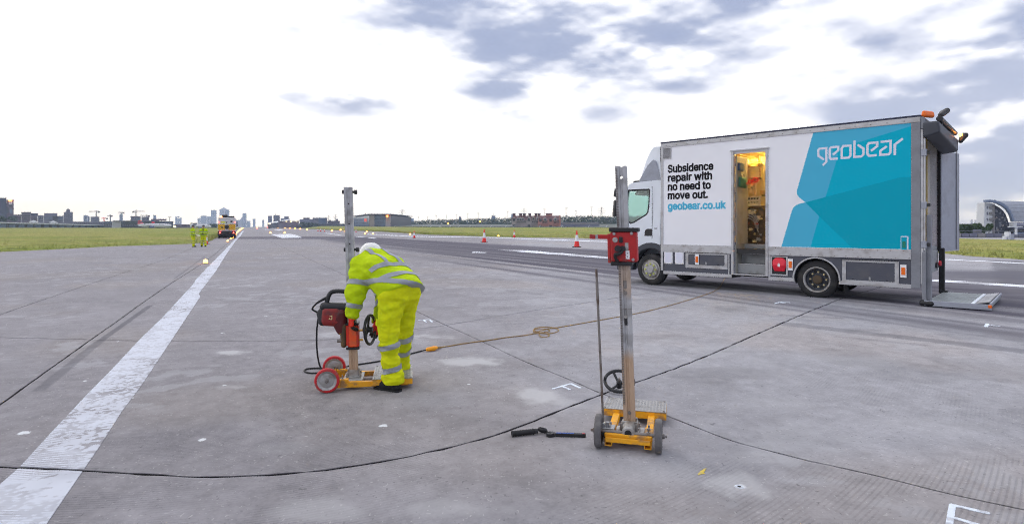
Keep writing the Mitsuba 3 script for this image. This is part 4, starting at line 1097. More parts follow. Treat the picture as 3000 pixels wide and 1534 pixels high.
def drill_stand(label, FM, red, track, plate, px, mx, mast_h, ln):
    """FM: placing matrix; track: half the distance of the wheels; plate: (x0, x1, half width); px: rails end; mx: mast position; ln: lean (dx, dy) over the mast's height."""
    k = thing('drill_stand', label, 'drill stand')
    A = lambda n, m, b, p=k, smooth=30, **kw: add(n, moved(m, FM), b, p, smooth, **kw)
    for s in (-1, 1):
        y = s * track
        w = A('wheel', lathe([(.094, -.020), (.098, -.026), (.116, -.023), (.122, -.010), (.122, .010), (.116, .023), (.098, .026), (.094, .020), (.094, -.020)], (0, y, .122), (0, 1, 0), 40), 'red_tyre' if red else 'grey_tyre')
        A('disc', lathe([(0, -.018), (.05, -.018), (.072, -.012), (.088, -.020), (.096, -.022), (.096, .022), (.088, .020), (.072, .012), (.05, .018), (0, .018)], (0, y, .122), (0, 1, 0), 36), 'cast_aluminium' if red else 'grey_tyre', w)
        A('hub', cat(cyl((0, y - s * .01, .122), (0, y + s * .045, .122), .018, 14, b=.004), cyl((0, y + s * .046, .122), (0, y + s * .06, .122), .010, 8)), 'dirty_steel', w)
    A('axle', cyl((0, -track, .122), (0, track, .122), .013), 'dirty_steel')
    for s in (-1, 1):
        y = s * (track - .075)
        r = A('rail', cat(box(-.045, px, y - .026, y + .026, .030, .036, .0), box(-.045, px, y - .026, y + .026, .076, .082), box(-.045, px, y - .026, y - .020, .036, .076), box(-.045, px, y + .020, y + .026, .036, .076)), 'yellow_paint')
        A('strap', box(.035, .20, y - .030, y + .030, .083, .112, .002), 'yellow_paint', r)
        for i, x in enumerate((.06, .14)):
            A('bolt', cat(cyl((x, y, .112), (x, y, .122), .014, 6), cyl((x, y, .122), (x, y, .150), .007, 10)), 'steel', r)
    A('cross_tube', cat(box(-.028, .028, -track + .045, track - .045, .083, .118, .006)), 'yellow_paint')
    A('front_plate', box(-.054, -.046, -track + .055, track - .055, .060, .096, .003), 'yellow_paint')
    A('base_plate', box(mx - .10, mx + .10, -track + .11, track - .11, .06, .085, .004), 'cast_aluminium')
    x0, x1, hw = plate
    f = A('foot_plate', box(x0, x1, -hw, hw, .108, .116, .002), 'cast_aluminium')
    A('plate_frame', cat(box(x0, x0 + .006, -hw, hw, .052, .107), box(x1 - .006, x1, -hw, hw, .052, .107), box(x0 + .006, x1 - .006, -hw, -hw + .006, .052, .107), box(x0 + .006, x1 - .006, hw - .006, hw, .052, .107)), 'yellow_paint', f)
    tr = []
    for i, x in enumerate(np.arange(x0 + .02, x1 - .01, .027)):
        for j, y in enumerate(np.arange(-hw + .02, hw - .01, .027)):
            a = math.pi / 4 * (1 if (i + j) % 2 else -1)
            tr.append(moved(box(-.011, .011, -.0035, .0035, 0, .003), rotz(a, (x, y, .115))))
    tag(A('tread_pattern', cat(*tr), 'steel', f, smooth=False), kind='stuff')
    for x in (x0 + .02, x1 - .02):
        for y in (-hw + .02, hw - .02):
            A('screw', cyl((x, y, .116), (x, y, .121), .009, 10), 'dirty_steel', f)
    # mast
    base = (mx, 0, .08)
    Ln = lambda m: lean(base, ln[0], ln[1], mast_h, m)
    cs = CrossSection([np.array(orient(mast_mesh(1)).exterior.coords)[:-1]])
    ms = Manifold.extrude(cs, mast_h, 24).translate([mx, 0, .085])
    if not red:
        top = .085 + mast_h
        ms = ms - Manifold.cylinder(.4, .013, .013, 24, True).rotate([0, 90, 0]).translate([mx, 0, top - .085]) - Manifold.cube([.2, .02, .02], True).translate([mx, -.004, top])
    mst = A('mast', Ln(to_tm(ms)), 'flash_warmed_aluminium')
    rk = [box(mx - .0505, mx - .0430, .026, .0415, z, z + .006) for z in np.arange(.30, mast_h + .06, .0125)]
    tag(A('gear_rack', Ln(cat(*rk)), 'dirty_steel', mst, smooth=False), kind='stuff')
    A('mast_socket', cat(box(mx - .075, mx + .075, -.075, .075, .086, .10, .006), box(mx - .06, mx - .046, -.055, .055, .10, .175, .005), box(mx + .046, mx + .06, -.055, .055, .10, .175, .005), box(mx - .0455, mx + .0455, -.06, -.046, .10, .16, .004), box(mx - .0455, mx + .0455, .046, .06, .10, .16, .004)), 'cast_aluminium')
    for s in (-1, 1):
        for t_ in (-1, 1):
            A('socket_bolt', cat(cyl((mx + s * .066, t_ * .066, .10), (mx + s * .066, t_ * .066, .13), .008, 8), cyl((mx + s * .066, t_ * .066, .10), (mx + s * .066, t_ * .066, .112), .014, 6)), 'steel')
    return k, A, Ln, mst, mx


# left stand, with its drilling machine, worked by the man in high-visibility clothes
F1 = mat((.985, .17, 0), (-.17, .985, 0), (0, 0, 1), (-1.89, 6.22, 0))
k, A, Ln, mst, mx = drill_stand('drill stand with red wheels and a red drilling machine in front of the bending workman', F1, True, .29, (.44, .84, .29), .80, .235, 1.98, (-.062, .03))
rot1 = lambda v: np.array(v)
for z in (.45, .55):
    pass
for z in np.arange(.42, 2.02, .21):
    A('bolt_hole', Ln(cyl((mx + .001, -.0345, z), (mx + .001, -.0295, z), .0075, 10)), 'black_rubber', mst)
for z in (2.015, 1.41):
    kn = A('clamp_knob', Ln(cat(cyl((mx + .042, -.01, z), (mx + .062, -.01, z), .013, 12), cyl((mx + .062, -.01, z), (mx + .092, -.01, z), .025, 10, b=.005))), 'black_plastic', mst)
    A('clamp_stud', Ln(cyl((mx - .062, -.01, z), (mx - .042, -.01, z), .022, 10)), 'black_plastic', kn)
cz = .40
car = A('carriage', Ln(cat(box(mx - .062, mx + .066, -.066, .07, cz, cz + .225, .008))), 'carriage_red')
A('front_panel', Ln(box(mx - .030, mx + .044, -.0725, -.066, cz + .004, cz + .22, .004)), 'carriage_orange', car)
for z in (cz - .026, cz + .226):
    A('slide_collar', Ln(box(mx - .066, mx + .07, -.07, .074, z, z + .024, .005)), 'black_plastic', car)
A('gear_cover', Ln(hullsph([(mx - .09, -.03, cz + .02, .03), (mx - .09, -.03, cz + .22, .04), (mx - .07, .03, cz + .02, .03), (mx - .07, .03, cz + .22, .04)])), 'machine_dark', car)
for z in (cz + .165, cz + .065):
    A('spindle', Ln(cyl((mx + .066, -.015, z), (mx + .105, -.015, z), .012, 10)), 'brass', car)
A('stop_bolt', Ln(cyl((mx - .155, -.04, cz + .065), (mx - .10, -.04, cz + .065), .018, 8)), 'dirty_steel', car)
A('stop_bolt', Ln(cyl((mx - .13, -.05, cz + .145), (mx - .105, -.05, cz + .145), .010, 8)), 'brass', car)
A('locking_screw', Ln(cyl((mx - .052, -.070, cz + .01), (mx - .052, -.082, cz + .01), .011, 10)), 'steel', car)
# hand wheel on the spindle
hc = np.array([mx + .165, -.015, cz + .17])
hd = np.array([.95, -.30, .04]); hd /= np.linalg.norm(hd)
hw_ = A('hand_wheel', torus(hc, hd, .150, .0155, 40, 10), 'black_plastic', car)
x_, y_, z_ = frame(hd)
for i in range(3):
    a = math.pi / 2 + i * 2 * math.pi / 3
    e = math.cos(a) * x_ + math.sin(a) * y_
    A('spoke', tube([hc - hd * .02 + e * .02, hc - hd * .015 + e * .08, hc + e * .148], .0125, 8), 'black_plastic', car)
A('wheel_hub', cyl(hc - hd * .075, hc + hd * .03, .030, 14, b=.005), 'black_plastic', car)
# drilling machine hung on the left of the carriage: grip, motor, gear case
Am = lambda n, m, b, p=car: A(n, moved(m, rotz(-.10, (mx, 0, 0))), b, p)
Am('gear_case', hullsph([(-.13, -.03, cz + .17, .045), (-.115, .03, cz + .17, .045), (-.17, -.03, cz + .28, .06), (-.12, -.03, cz + .35, .06), (-.17, .03, cz + .30, .055), (-.12, .03, cz + .35, .055), (-.215, 0, cz + .34, .055)]), 'gear_maroon')
Am('motor_housing', hullsph([(-.17, -.03, cz + .27, .06), (-.285, -.03, cz + .275, .055), (-.17, -.03, cz + .37, .055), (-.27, -.03, cz + .37, .055), (-.17, .04, cz + .27, .05), (-.285, .04, cz + .275, .05), (-.17, .04, cz + .37, .05), (-.27, .04, cz + .37, .05)]), 'motor_red')
Am('end_cap', hullsph([(-.315, -.03, cz + .265, .045), (-.345, -.02, cz + .35, .035), (-.29, -.03, cz + .42, .035), (-.315, .04, cz + .265, .04), (-.345, .03, cz + .35, .03), (-.29, .04, cz + .42, .03)]), 'black_plastic')
Am('motor_top', hullsph([(-.30, -.03, cz + .42, .045), (-.07, -.03, cz + .41, .045), (-.30, .04, cz + .42, .04), (-.07, .04, cz + .41, .04)]), 'black_plastic')
Am('grip', tube(smooth_path([(-.285, 0, cz + .43), (-.270, 0, cz + .50), (-.245, 0, cz + .555), (-.20, 0, cz + .575), (-.12, 0, cz + .575), (-.06, 0, cz + .56), (-.04, 0, cz + .51), (-.045, 0, cz + .43)], 5), .0235, 10), 'black_plastic')
Am('trigger', box(-.075, -.05, -.01, .01, cz + .515, cz + .535, .004), 'tool_red')
Am('side_mark', moved(cat(prism(LineString([(.008, .035), (.028, .038), (.026, .0), (.0, .004), (.002, .014)]).buffer(.0035), .002)), mat((1, 0, 0), (0, 0, 1), (0, -1, 0), (-.235, -.090, cz + .295))), 'cream_metal')
Am('cable_sleeve', tube(smooth_path([(-.275, 0, cz + .51), (-.32, 0, cz + .49), (-.38, -.01, cz + .455)]), np.linspace(.018, .010, 13), 8), 'black_rubber')
tip1 = (F1 @ np.r_[(rotz(-.10, (mx, 0, 0)) @ np.array([-.38, -.01, cz + .455, 1]))[:3], 1])[:3]

# right stand, without a drill
F2 = mat((.267, .964, 0), (-.964, .267, 0), (0, 0, 1), (.862, 4.42, 0))
k2, A, Ln, mst, mx = drill_stand('tall bare drill stand with grey wheels standing alone in front of the lorry', F2, False, .218, (.60, .93, .262), .70, .17, 2.03, (.0, .068))
f_ = lambda y: y            # local -x looks to the camera
A('seam', Ln(box(mx - .0432, mx + .0432, -.0432, .0432, 1.022, 1.026)), 'dirty_steel', mst)
for z in (.235, ):
    A('bolt_ring', Ln(cat(cyl((mx - .0425, -.004, z), (mx - .047, -.004, z), .013, 16), cyl((mx - .047, -.004, z), (mx - .052, -.004, z), .006, 8))), 'dirty_steel', mst)
A('level_window', Ln(cat(box(mx - .046, mx - .0425, -.013, .012, .90, .955, .002))), 'black_plastic', mst)
A('window_ring', Ln(cyl((mx - .046, -.001, .965), (mx - .05, -.001, .965), .013, 14)), 'cast_aluminium', mst)
A('maker_plate', Ln(cat(cyl((mx - .0425, -.003, 1.145), (mx - .0445, -.003, 1.145), .015, 18), box(mx - .0445, mx - .0425, -.016, .008, 1.18, 1.24, .0008))), 'dirty_steel', mst)
A('pivot_casting', cat(hullsph([(mx - .13, 0, .115, .045), (mx - .07, 0, .13, .05), (mx - .07, -.045, .10, .03), (mx - .07, .045, .10, .03)]), cyl((mx - .19, 0, .125), (mx - .1, 0, .125), .048, 20, b=.008)), 'cast_aluminium')
A('bore', cyl((mx - .193, 0, .125), (mx - .188, 0, .125), .026, 16), 'black_rubber')
for y in (-.055, .055):
    A('set_bolt', cat(cyl((mx - .12, y, .13), (mx - .12, y, .175), .010, 8), cyl((mx - .15, y * 1.2, .115), (mx - .11, y * 1.2, .115), .016, 8)), 'dirty_steel')
A('bracket', cat(box(.03, .13, .105, .20, .125, .135, .003), cyl((.07, .16, .135), (.07, .16, .17), .015, 10), cyl((.05, .20, .14), (.10, .20, .14), .022, 12)), 'steel')
A('seat_pad', cyl((.02, .135, .10), (.02, .19, .10), .03, 14), 'black_rubber')
c0 = 1.385
# carriage housing, on the mast a little below its top
car2 = A('carriage', Ln(cat(box(mx - .085, mx + .07, -.105, .092, c0, c0 + .225, .006))), 'tool_red')
A('side_plate', Ln(box(mx - .060, mx + .05, .0925, .118, c0 - .012, c0 + .21, .005)), 'tool_red', car2)
A('slide_collar', Ln(box(mx - .095, mx + .08, -.122, .10, c0 + .226, c0 + .258, .005)), 'black_plastic', car2)
A('slide_collar', Ln(box(mx - .095, mx + .08, -.065, .095, c0 - .030, c0 - .001, .005)), 'black_plastic', car2)
for y, z in ((-.068, c0 + .215), (.062, c0 + .212), (-.074, c0 + .018)):
    A('screw', Ln(cyl((mx - .085, y, z), (mx - .096, y, z), .011, 10)), 'steel', car2)
A('brass_bush', Ln(cat(torus((mx - .087, .055, c0 + .165), (1, 0, 0), .015, .006, 20, 8), cyl((mx - .084, .055, c0 + .165), (mx - .092, .055, c0 + .165), .010, 12))), 'cast_aluminium', car2)
A('latch', Ln(cat(box(mx - .098, mx - .0855, -.002, .026, c0 + .145, c0 + .188, .003), box(mx - .106, mx - .0985, .012, .024, c0 + .155, c0 + .18, .002))), 'black_plastic', car2)
A('socket', Ln(cat(cyl((mx - .085, .035, c0 + .10), (mx - .125, .035, c0 + .10), .024, 16), cyl((mx - .085, .0, c0 + .10), (mx - .112, .0, c0 + .10), .022, 14))), 'black_plastic', car2)
A('lead', Ln(tube(smooth_path([(mx - .11, .0, c0 + .08), (mx - .12, .03, c0 + .06), (mx - .115, .055, c0 + .055), (mx - .11, .055, c0 + .03), (mx - .10, .04, c0 + .0)]), .013, 8)), 'black_rubber', car2)
A('sticker', Ln(box(mx - .0862, mx - .0852, -.042, -.016, c0 + .085, c0 + .145)), 'cast_aluminium', car2)
st = A('sticker', Ln(box(mx - .0862, mx - .0852, -.048, -.020, c0 + .022, c0 + .0848)), 'white_paint', car2)
A('print', Ln(cat(box(mx - .0867, mx - .0863, -.040, -.028, c0 + .065, c0 + .069), box(mx - .0867, mx - .0863, -.036, -.030, c0 + .058, c0 + .063), box(mx - .0867, mx - .0863, -.038, -.027, c0 + .04, c0 + .044), box(mx - .0867, mx - .0863, -.034, -.029, c0 + .032, c0 + .038))), 'black_plastic', st)
A('arm', Ln(cat(bar((mx - .03, .10, c0 + .186), (mx - .03, .19, c0 + .188), .03, .034, b=.003))), 'tool_red', car2)
A('arm_joint', Ln(cat(bar((mx - .03, .191, c0 + .188), (mx - .03, .212, c0 + .186), .018, .022), cyl((mx - .03, .2, c0 + .17), (mx - .03, .2, c0 + .205), .008, 8))), 'steel', car2)
A('arm_tip', Ln(bar((mx - .03, .213, c0 + .186), (mx - .03, .255, c0 + .190), .03, .034, b=.003)), 'tool_red', car2)

# ------------------------------------------------------------------ things lying and standing about
kr = thing('drill_rod', 'thin rusty steel rod standing upright beside the bare drill stand', 'steel rod')
b0, b1 = np.array([.745, 4.62, .0]), D(1500, 676, 4.66)
b0 = np.array([.708, 4.60, .05])
add('rod', tube([b0, b0 * .2 + b1 * .8], .0095, 10), 'dirty_steel', kr)
add('sleeve', tube([b0 * .2 + b1 * .8, b0 * .08 + b1 * .92], .0115, 10), 'dirty_steel', kr)
add('tip', tube([b0 * .08 + b1 * .92, b1], .0095, 10), 'dirty_steel', kr)
add('foot', cyl(b0 + [0, 0, -.05], b0 + [0, 0, .002], .014, 10), 'dirty_steel', kr)

kw = thing('loose_hand_wheel', 'black three-spoke hand wheel lying on the concrete behind the bare drill stand', 'hand wheel')
c = np.array([1.075, 5.98, .105]); nrm = np.array([-.08, -.52, .85]); nrm /= np.linalg.norm(nrm)
add('rim', torus(c, nrm, .142, .0165, 44, 10), 'black_plastic', kw)
x_, y_, z_ = frame(nrm)
hub = c - nrm * .035
for i in range(3):
    a = 2.0 + i * 2 * math.pi / 3
    e = math.cos(a) * x_ + math.sin(a) * y_
    add('spoke', tube([hub + e * .02, hub * .5 + c * .5 + e * .085, c + e * .14], .0125, 8), 'black_plastic', kw)
add('hub', cyl(hub - nrm * .05, hub + nrm * .03, .028, 14, b=.004), 'black_plastic', kw)
add('shaft', cyl(hub + nrm * .03, hub + nrm * .075, .011, 10), 'dirty_steel', kw)
add('winder_knob', cyl(c + x_ * -.142 + nrm * .01, c + x_ * -.142 + nrm * .05, .012, 10, b=.003), 'black_plastic', kw)

kg = thing('side_handle', 'black ribbed side handle with a clamp ring lying left of the spanner', 'tool handle')
g0, g1 = G(1287, 1090, .024), G(1350, 1083, .026)
ax = (g1 - g0) / np.linalg.norm(g1 - g0)
add('grip', lathe([(0, 0)] + [(.020 + .0025 * (i % 2) + (.004 if i in (0, 17) else 0), .002 + i * .0105) for i in range(18)] + [(0, .186)], g0, ax, 18), 'black_rubber', kg)
add('ferrule', cyl(g0 + ax * .186, g0 + ax * .215, .019, 12), 'black_plastic', kg)
rc = g0 + ax * .258
add('clamp_ring', torus(rc, (.25, .45, .86), .030, .013, 26, 8), 'black_plastic', kg)
add('clamp_ring', torus(rc + np.array([0, 0, .012]), (.25, .45, .86), .030, .007, 26, 8), 'black_plastic', kg)

ks = thing('open_spanner', 'dark steel open-ended spanner lying in front of the bare drill stand', 'spanner')
s0, s1 = G(1380, 1096, 0), G(1473, 1098.5, 0)
ux = (s1 - s0) / np.linalg.norm(s1 - s0); uy = np.array([-ux[1], ux[0], 0])
sp = Polygon([(.03, -.013), (.28, -.0155), (.292, -.008), (.292, .008), (.28, .0155), (.03, .013)])
hd_ = Point(.012, 0).buffer(.033).difference(Polygon([(-.06, -.010), (.018, -.014), (.022, .010), (-.06, .016)])).union(Polygon([(.02, -.02), (.05, -.013), (.05, .013), (.02, .02)])).difference(Polygon([(-.06, -.010), (.018, -.014), (.022, .010), (-.06, .016)]))
Ms = mat(ux, uy, (0, 0, 1), s0)
add('shank', moved(prism(sp.difference(hd_.buffer(.001)), .026, (0, 0, .002)), Ms), 'black_plastic', ks)
add('jaw', moved(prism(hd_, .028, (0, 0, .001)), Ms), 'black_plastic', ks)
add('shank_inlay', moved(box(.06, .20, -.006, .006, .0282, .0295), Ms), 'plate_blue', ks)
add('end_patch', moved(box(.262, .286, -.008, .008, .0282, .0295), Ms), 'tool_red', ks)

# yellow-brown cable from the lorry to the connector, and the black lead of the drill
path = [(1833, 690, .22), (1822, 702, .05)] + [(x, y, .008) for x, y in [(1810, 722), (1796, 732), (1770, 742), (1735, 753), (1690, 766), (1640, 779), (1590, 790), (1545, 798), (1500, 806), (1450, 815), (1408, 822)]]
far_c = [G(*q) for q in path]
coil_pts = [(1404, 823), (1380, 826), (1350, 834), (1342, 832), (1346, 825), (1362, 822), (1384, 822.5), (1402, 826), (1404, 832), (1390, 837), (1368, 838), (1350, 833), (1343, 829), (1350, 826.5), (1366, 826), (1382, 829), (1378, 834), (1362, 836), (1356, 841), (1362, 846.5), (1376, 846), (1382, 841.5), (1372, 838), (1356, 836.5), (1344, 838), (1330, 841)]
coil = [G(x, y, .008 + .012 * (i % 3)) for i, (x, y) in enumerate(coil_pts)]
tail = [G(x, y, .008) for x, y in [(1310, 844), (1270, 848.5), (1230, 855), (1190, 860), (1150, 866), (1128, 870), (1112, 872)]]
kc = thing('extension_cable', 'yellow-brown extension cable snaking over the concrete from the lorry door, loosely coiled halfway', 'cable')
add('cable', tube(smooth_path(far_c + coil + tail, 6), .0075, 6), 'rope_cable', kc)
cp = G(1086, 876, .03); cq = G(1103, 873, .03)
add('plug_head', hullsph([(*G(1076, 878, .032), .026), (*G(1091, 875.5, .034), .032), (*G(1097, 874, .03), .024)]), 'orange_plastic', kc)
add('strain_relief', tube([G(1095, 874.5, .03), G(1112, 872, .015)], np.array([.022, .010]), 10), 'rope_cable', kc)
kp = thing('power_lead', 'black power lead of the red drilling machine looping over the concrete', 'cable')
lead = [tip1, tip1 + np.array([-.04, -.02, -.06]), D(800, 790, 6.30), D(797, 830, 6.34), D(797, 870, 6.38), D(800, 900, 6.42), G(806, 922, .012), G(815, 933, .012), G(800, 937, .010), G(778, 937, .010), G(766, 932.5, .010), G(772, 927, .012), G(800, 925, .012), G(832, 926, .02), G(860, 922.5, .01), G(900, 916, .01), G(945, 909, .01),
        G(985, 902, .01), G(1015, 894.5, .01), G(1040, 887, .01), G(1060, 882, .012), G(1076, 878.5, .03)]
add('lead', tube(smooth_path(lead, 7), .0095, 8), 'black_rubber', kp)

# ------------------------------------------------------------------ the workman bending over the left drill stand
Fd = np.array([-.8, .6, 0]); Ls = np.array([-.6, -.8, 0])
wk = thing('person', 'workman in yellow high-visibility jacket and trousers bending over the left drill stand', 'person')
hipL, hipR = np.array([-1.235, 6.04, .93]), np.array([-1.10, 6.24, .94])
kneL, kneR = np.array([-1.235, 5.98, .47]), np.array([-1.155, 6.34, .47])
ankL, ankR = np.array([-1.195, 6.00, .13]), np.array([-1.20, 6.47, .13])
pel = np.array([-1.155, 6.15, 1.02]); neck = np.array([-1.515, 6.43, 1.315])
A_ = (neck - pel) / np.linalg.norm(neck - pel)
shL, shR = np.array([-1.585, 6.26, 1.235]), np.array([-1.40, 6.55, 1.255])
elL, elR = np.array([-1.605, 6.17, .985]), np.array([-1.385, 6.52, .93])
wrL, wrR = np.array([-1.645, 6.15, .765]), np.array([-1.455, 6.42, .60])
up_ = np.cross(A_, Ls); up_ = up_ if up_[2] > 0 else -up_
HN = np.array([.41, -.41, -.82]); HN /= np.linalg.norm(HN); HP = np.array([-1.345, 5.95, .928])
trou = body([(hipL, kneL, .108, .090), (hipR, kneR, .105, .084), (kneL, ankL, .088, .086), (kneR, ankR, .082, .076), (ankL, ankL + [0, 0, -.05], .098, .090), (ankR, ankR + [0, 0, -.05], .088, .082),
             (pel + Ls * .07 - A_ * .03, pel - Ls * .07 - A_ * .03, .124, .124), (pel + Ls * .06 + A_ * .12, pel - Ls * .06 + A_ * .12, .125, .125), (hipL + [.0, .0, .02], hipR + [-.015, 0, .02], .122, .120),
             (pel - A_ * .06 + Ls * .07, hipL * .6 + kneL * .4, .122, .10), (pel - A_ * .06 - Ls * .07, hipR * .6 + kneR * .4, .118, .095)],
            (.042), .030, (6, 6, 13), 2, .0125, cut=[((0, 0, .075), (0, 0, -1)), (HP - HN * .030, -HN)])
add('trousers', trou, 'hi_vis_trouser_cloth', wk, smooth=True)
torso = [(pel - A_ * .10 + Ls * .07 - up_ * .02, pel + A_ * .05 + Ls * .08, .165, .160), (pel - A_ * .10 - Ls * .07 - up_ * .02, pel + A_ * .05 - Ls * .08, .165, .160), (pel - A_ * .09 + up_ * .02, pel + A_ * .05 + up_ * .01, .165, .165), (pel + A_ * .04 + Ls * .09 + up_ * .0, pel + A_ * .30 + Ls * .10, .156, .162), (pel + A_ * .04 - Ls * .09, pel + A_ * .30 - Ls * .10, .156, .158), (pel + A_ * .30 + Ls * .08, neck - A_ * .07 + Ls * .06, .165, .125),
         (pel + A_ * .30 - Ls * .08, neck - A_ * .07 - Ls * .06, .16, .125), (neck - A_ * .06, shL, .115, .105), (neck - A_ * .06, shR, .115, .105), (pel + A_ * .02 - up_ * .05, pel + A_ * .28 - up_ * .10, .16, .14), (neck - A_ * .05, neck + A_ * .03, .10, .078)]
arms = [(shL, elL, .108, .098), (elL, wrL, .094, .066), (shR, elR, .10, .09), (elR, wrR, .085, .06)]
tilt = A_ * .86 - up_ * .35; tilt /= np.linalg.norm(tilt)
jack = body(torso + arms, .045, .028, (6, 6, 10), 4, .0125, cut=[(HP, HN)])
jk = add('jacket', jack, 'hi_vis_cloth', wk, smooth=True)
hem = band(jack, HP - HN * .010, HN, .009, .004, pel)
if hem is not None:
    add('hem', hem, 'dark_cloth', jk, smooth=True)


def tape(mesh, o, n, half, parent, near, off=.0055, clip=()):
    m = band(mesh, o, n, half, off, None if clip else near)
    for o_, n_ in clip:
        if m is not None and len(m.faces):
            m = trimesh.intersections.slice_mesh_plane(m, plane_normal=np.asarray(n_, float), plane_origin=np.asarray(o_, float))
    if m is not None:
        add('reflective_tape', m, 'reflective_tape', parent, smooth=True)


TC = ((pel + Ls * .235 - up_ * .0, -(Ls * .9 + up_ * -.25)), (pel - Ls * .26, Ls))
n1 = -HN; n2 = -HN * .65 + A_ * .35; n2 /= np.linalg.norm(n2)
tape(jack, HP - HN * .160, n1, .027, jk, pel, clip=TC)
tape(jack, HP - HN * .160 + n2 * .135, n2, .027, jk, pel, clip=TC)
aL = elL - shL; tape(jack, shL + aL * .72, aL, .027, jk, shL + aL * .72)
aF = wrL - elL; tape(jack, elL + aF * .66, aF, .024, jk, elL + aF * .66)
# braces over the shoulders: strips of the back between two planes along the spine
mm = trimesh.Trimesh(jack.vertices + jack.vertex_normals * .006, jack.faces, process=False)
for s in (1, -1):
    c_ = pel + Ls * s * .095
    q = mm
    for o_, n_ in ((c_ - Ls * .025, Ls), (c_ + Ls * .025, -Ls), (HP - HN * .160 + n2 * .16, n2), (pel + up_ * .02, up_), (neck + A_ * .02, -A_)):
        if len(q.faces):
            q = trimesh.intersections.slice_mesh_plane(q, plane_normal=n_, plane_origin=o_)
    if len(q.faces):
        add('shoulder_tape', q, 'reflective_tape', jk, smooth=True)
for a, b, ts in ((kneL, ankL, (.02, .70)), (kneR, ankR, (-.05, .42))):
    for t_ in ts:
        tape(trou, a + (b - a) * t_, (b - a) + np.array([.03, .01, 0]), .027, wk, a + (b - a) * t_)
# cargo pocket on the left thigh: a flap of cloth proud of the trouser leg
mp = trimesh.Trimesh(trou.vertices + trou.vertex_normals * .010, trou.faces, process=False)
pc = hipL + (kneL - hipL) * .62
pd = np.array([-.62, -.78, 0]); pd /= np.linalg.norm(pd); ps = np.cross([0, 0, 1], pd)
def patch(mesh, c, zlo, zhi, s0, s1, d):
    q = mesh
    for o_, n_ in (((0, 0, zlo), (0, 0, 1)), ((0, 0, zhi), (0, 0, -1)), (c + ps * s0, ps), (c + ps * s1, -ps), (c, d)):
        q = trimesh.intersections.slice_mesh_plane(q, plane_normal=np.array(n_, float), plane_origin=np.array(o_, float))
    return q
pk = add('cargo_pocket', patch(mp, pc, .52, .70, -.085, .085, pd), 'hi_vis_trouser_cloth', wk, smooth=True)
mp2 = trimesh.Trimesh(trou.vertices + trou.vertex_normals * .018, trou.faces, process=False)
add('flap', patch(mp2, pc, .665, .735, -.09, .09, pd), 'hi_vis_trouser_cloth', pk, smooth=True)
# boots
def boot(ank, toe_dir, name, parent, mb='dark_cloth'):
    t = np.asarray(toe_dir, float); t /= np.linalg.norm(t); s = np.array([-t[1], t[0], 0])
    o = np.array([ank[0], ank[1], 0])
    up = body([(o - t * .055 + [0, 0, .05], o - t * .03 + [0, 0, .12], .046, .05), (o - t * .055 + [0, 0, .047], o + t * .10 + [0, 0, .05], .044, .048), (o + t * .08 + s * .012 + [0, 0, .045], o + t * .175 + [0, 0, .043], .048, .042), (o + [0, 0, .1], o + t * .11 + [0, 0, .06], .052, .046)],
              .02, .004, (20, 20, 20), 3, .009, cut=[((0, 0, .016), (0, 0, -1))])
    k = add(name, up, 'dark_cloth', parent, smooth=True)
    sole = Polygon([(-.105, -.03), (-.09, -.042), (.03, -.042), (.12, -.056), (.19, -.048), (.222, -.015), (.222, .015), (.19, .042), (.12, .048), (.03, .038), (-.09, .038), (-.105, .03)])
    add('sole', prism(sole.buffer(.004), .021, o, t, s), 'black_rubber', k)
boot(ankL + np.array([-.02, .015, 0]), Fd + np.array([-.1, -.1, 0]), 'boot', wk)
boot(ankR, Fd, 'boot', wk)
# head and helmet
hdc = neck + A_ * .13 + np.array([.055, .06, -.075])
head = body([(hdc, hdc + A_ * .03 - up_ * .03, .088, .078), (neck, hdc, .062, .07), (hdc + Fd * .04 - up_ * .06, hdc + A_ * .07 - up_ * .07, .06, .05)], .03, 0, h=.012)
hk = add('head', head, 'skin', wk, smooth=True)
add('hair', body([(hdc - Fd * .022 + up_ * .01, hdc + up_ * .02, .088, .092), (hdc - Fd * .03, neck + A_ * .05 - Fd * .02 + up_ * .015, .075, .05)], .03, .006, (30, 30, 30), 7, .01), 'dark_cloth', hk, smooth=True)
crown = (np.array([.16, -.05, 1.0]) + A_ * .55); crown /= np.linalg.norm(crown)
hb = hdc + crown * .035
hel = [(0, .128), (.03, .126), (.06, .118), (.09, .097), (.112, .066), (.122, .03), (.124, .0), (.138, -.008), (.140, -.013), (.120, -.010), (.115, .0), (.113, .03), (.10, .066), (.08, .09), (.05, .108), (0, .118)]
x_, y_, z_ = frame(crown)
hm = lathe(hel, hb, crown, 36)
add('helmet', hm, 'helmet_white', wk, smooth=40)
rd = []
for s in (-.022, 0, .022):
    rd.append(tube([hb + crown * (.132 * math.sqrt(max(0, 1 - (t / .124) ** 2)) - .004) + Fd * t + Ls * s for t in np.linspace(-.10, .10, 9)], .006, 6))
add('helmet_ridges', cat(*rd), 'helmet_white', wk)
add('headband', lathe([(.108, -.03), (.110, -.03), (.110, .0), (.108, .0), (.108, -.03)], hb, crown, 28), 'black_plastic', wk)


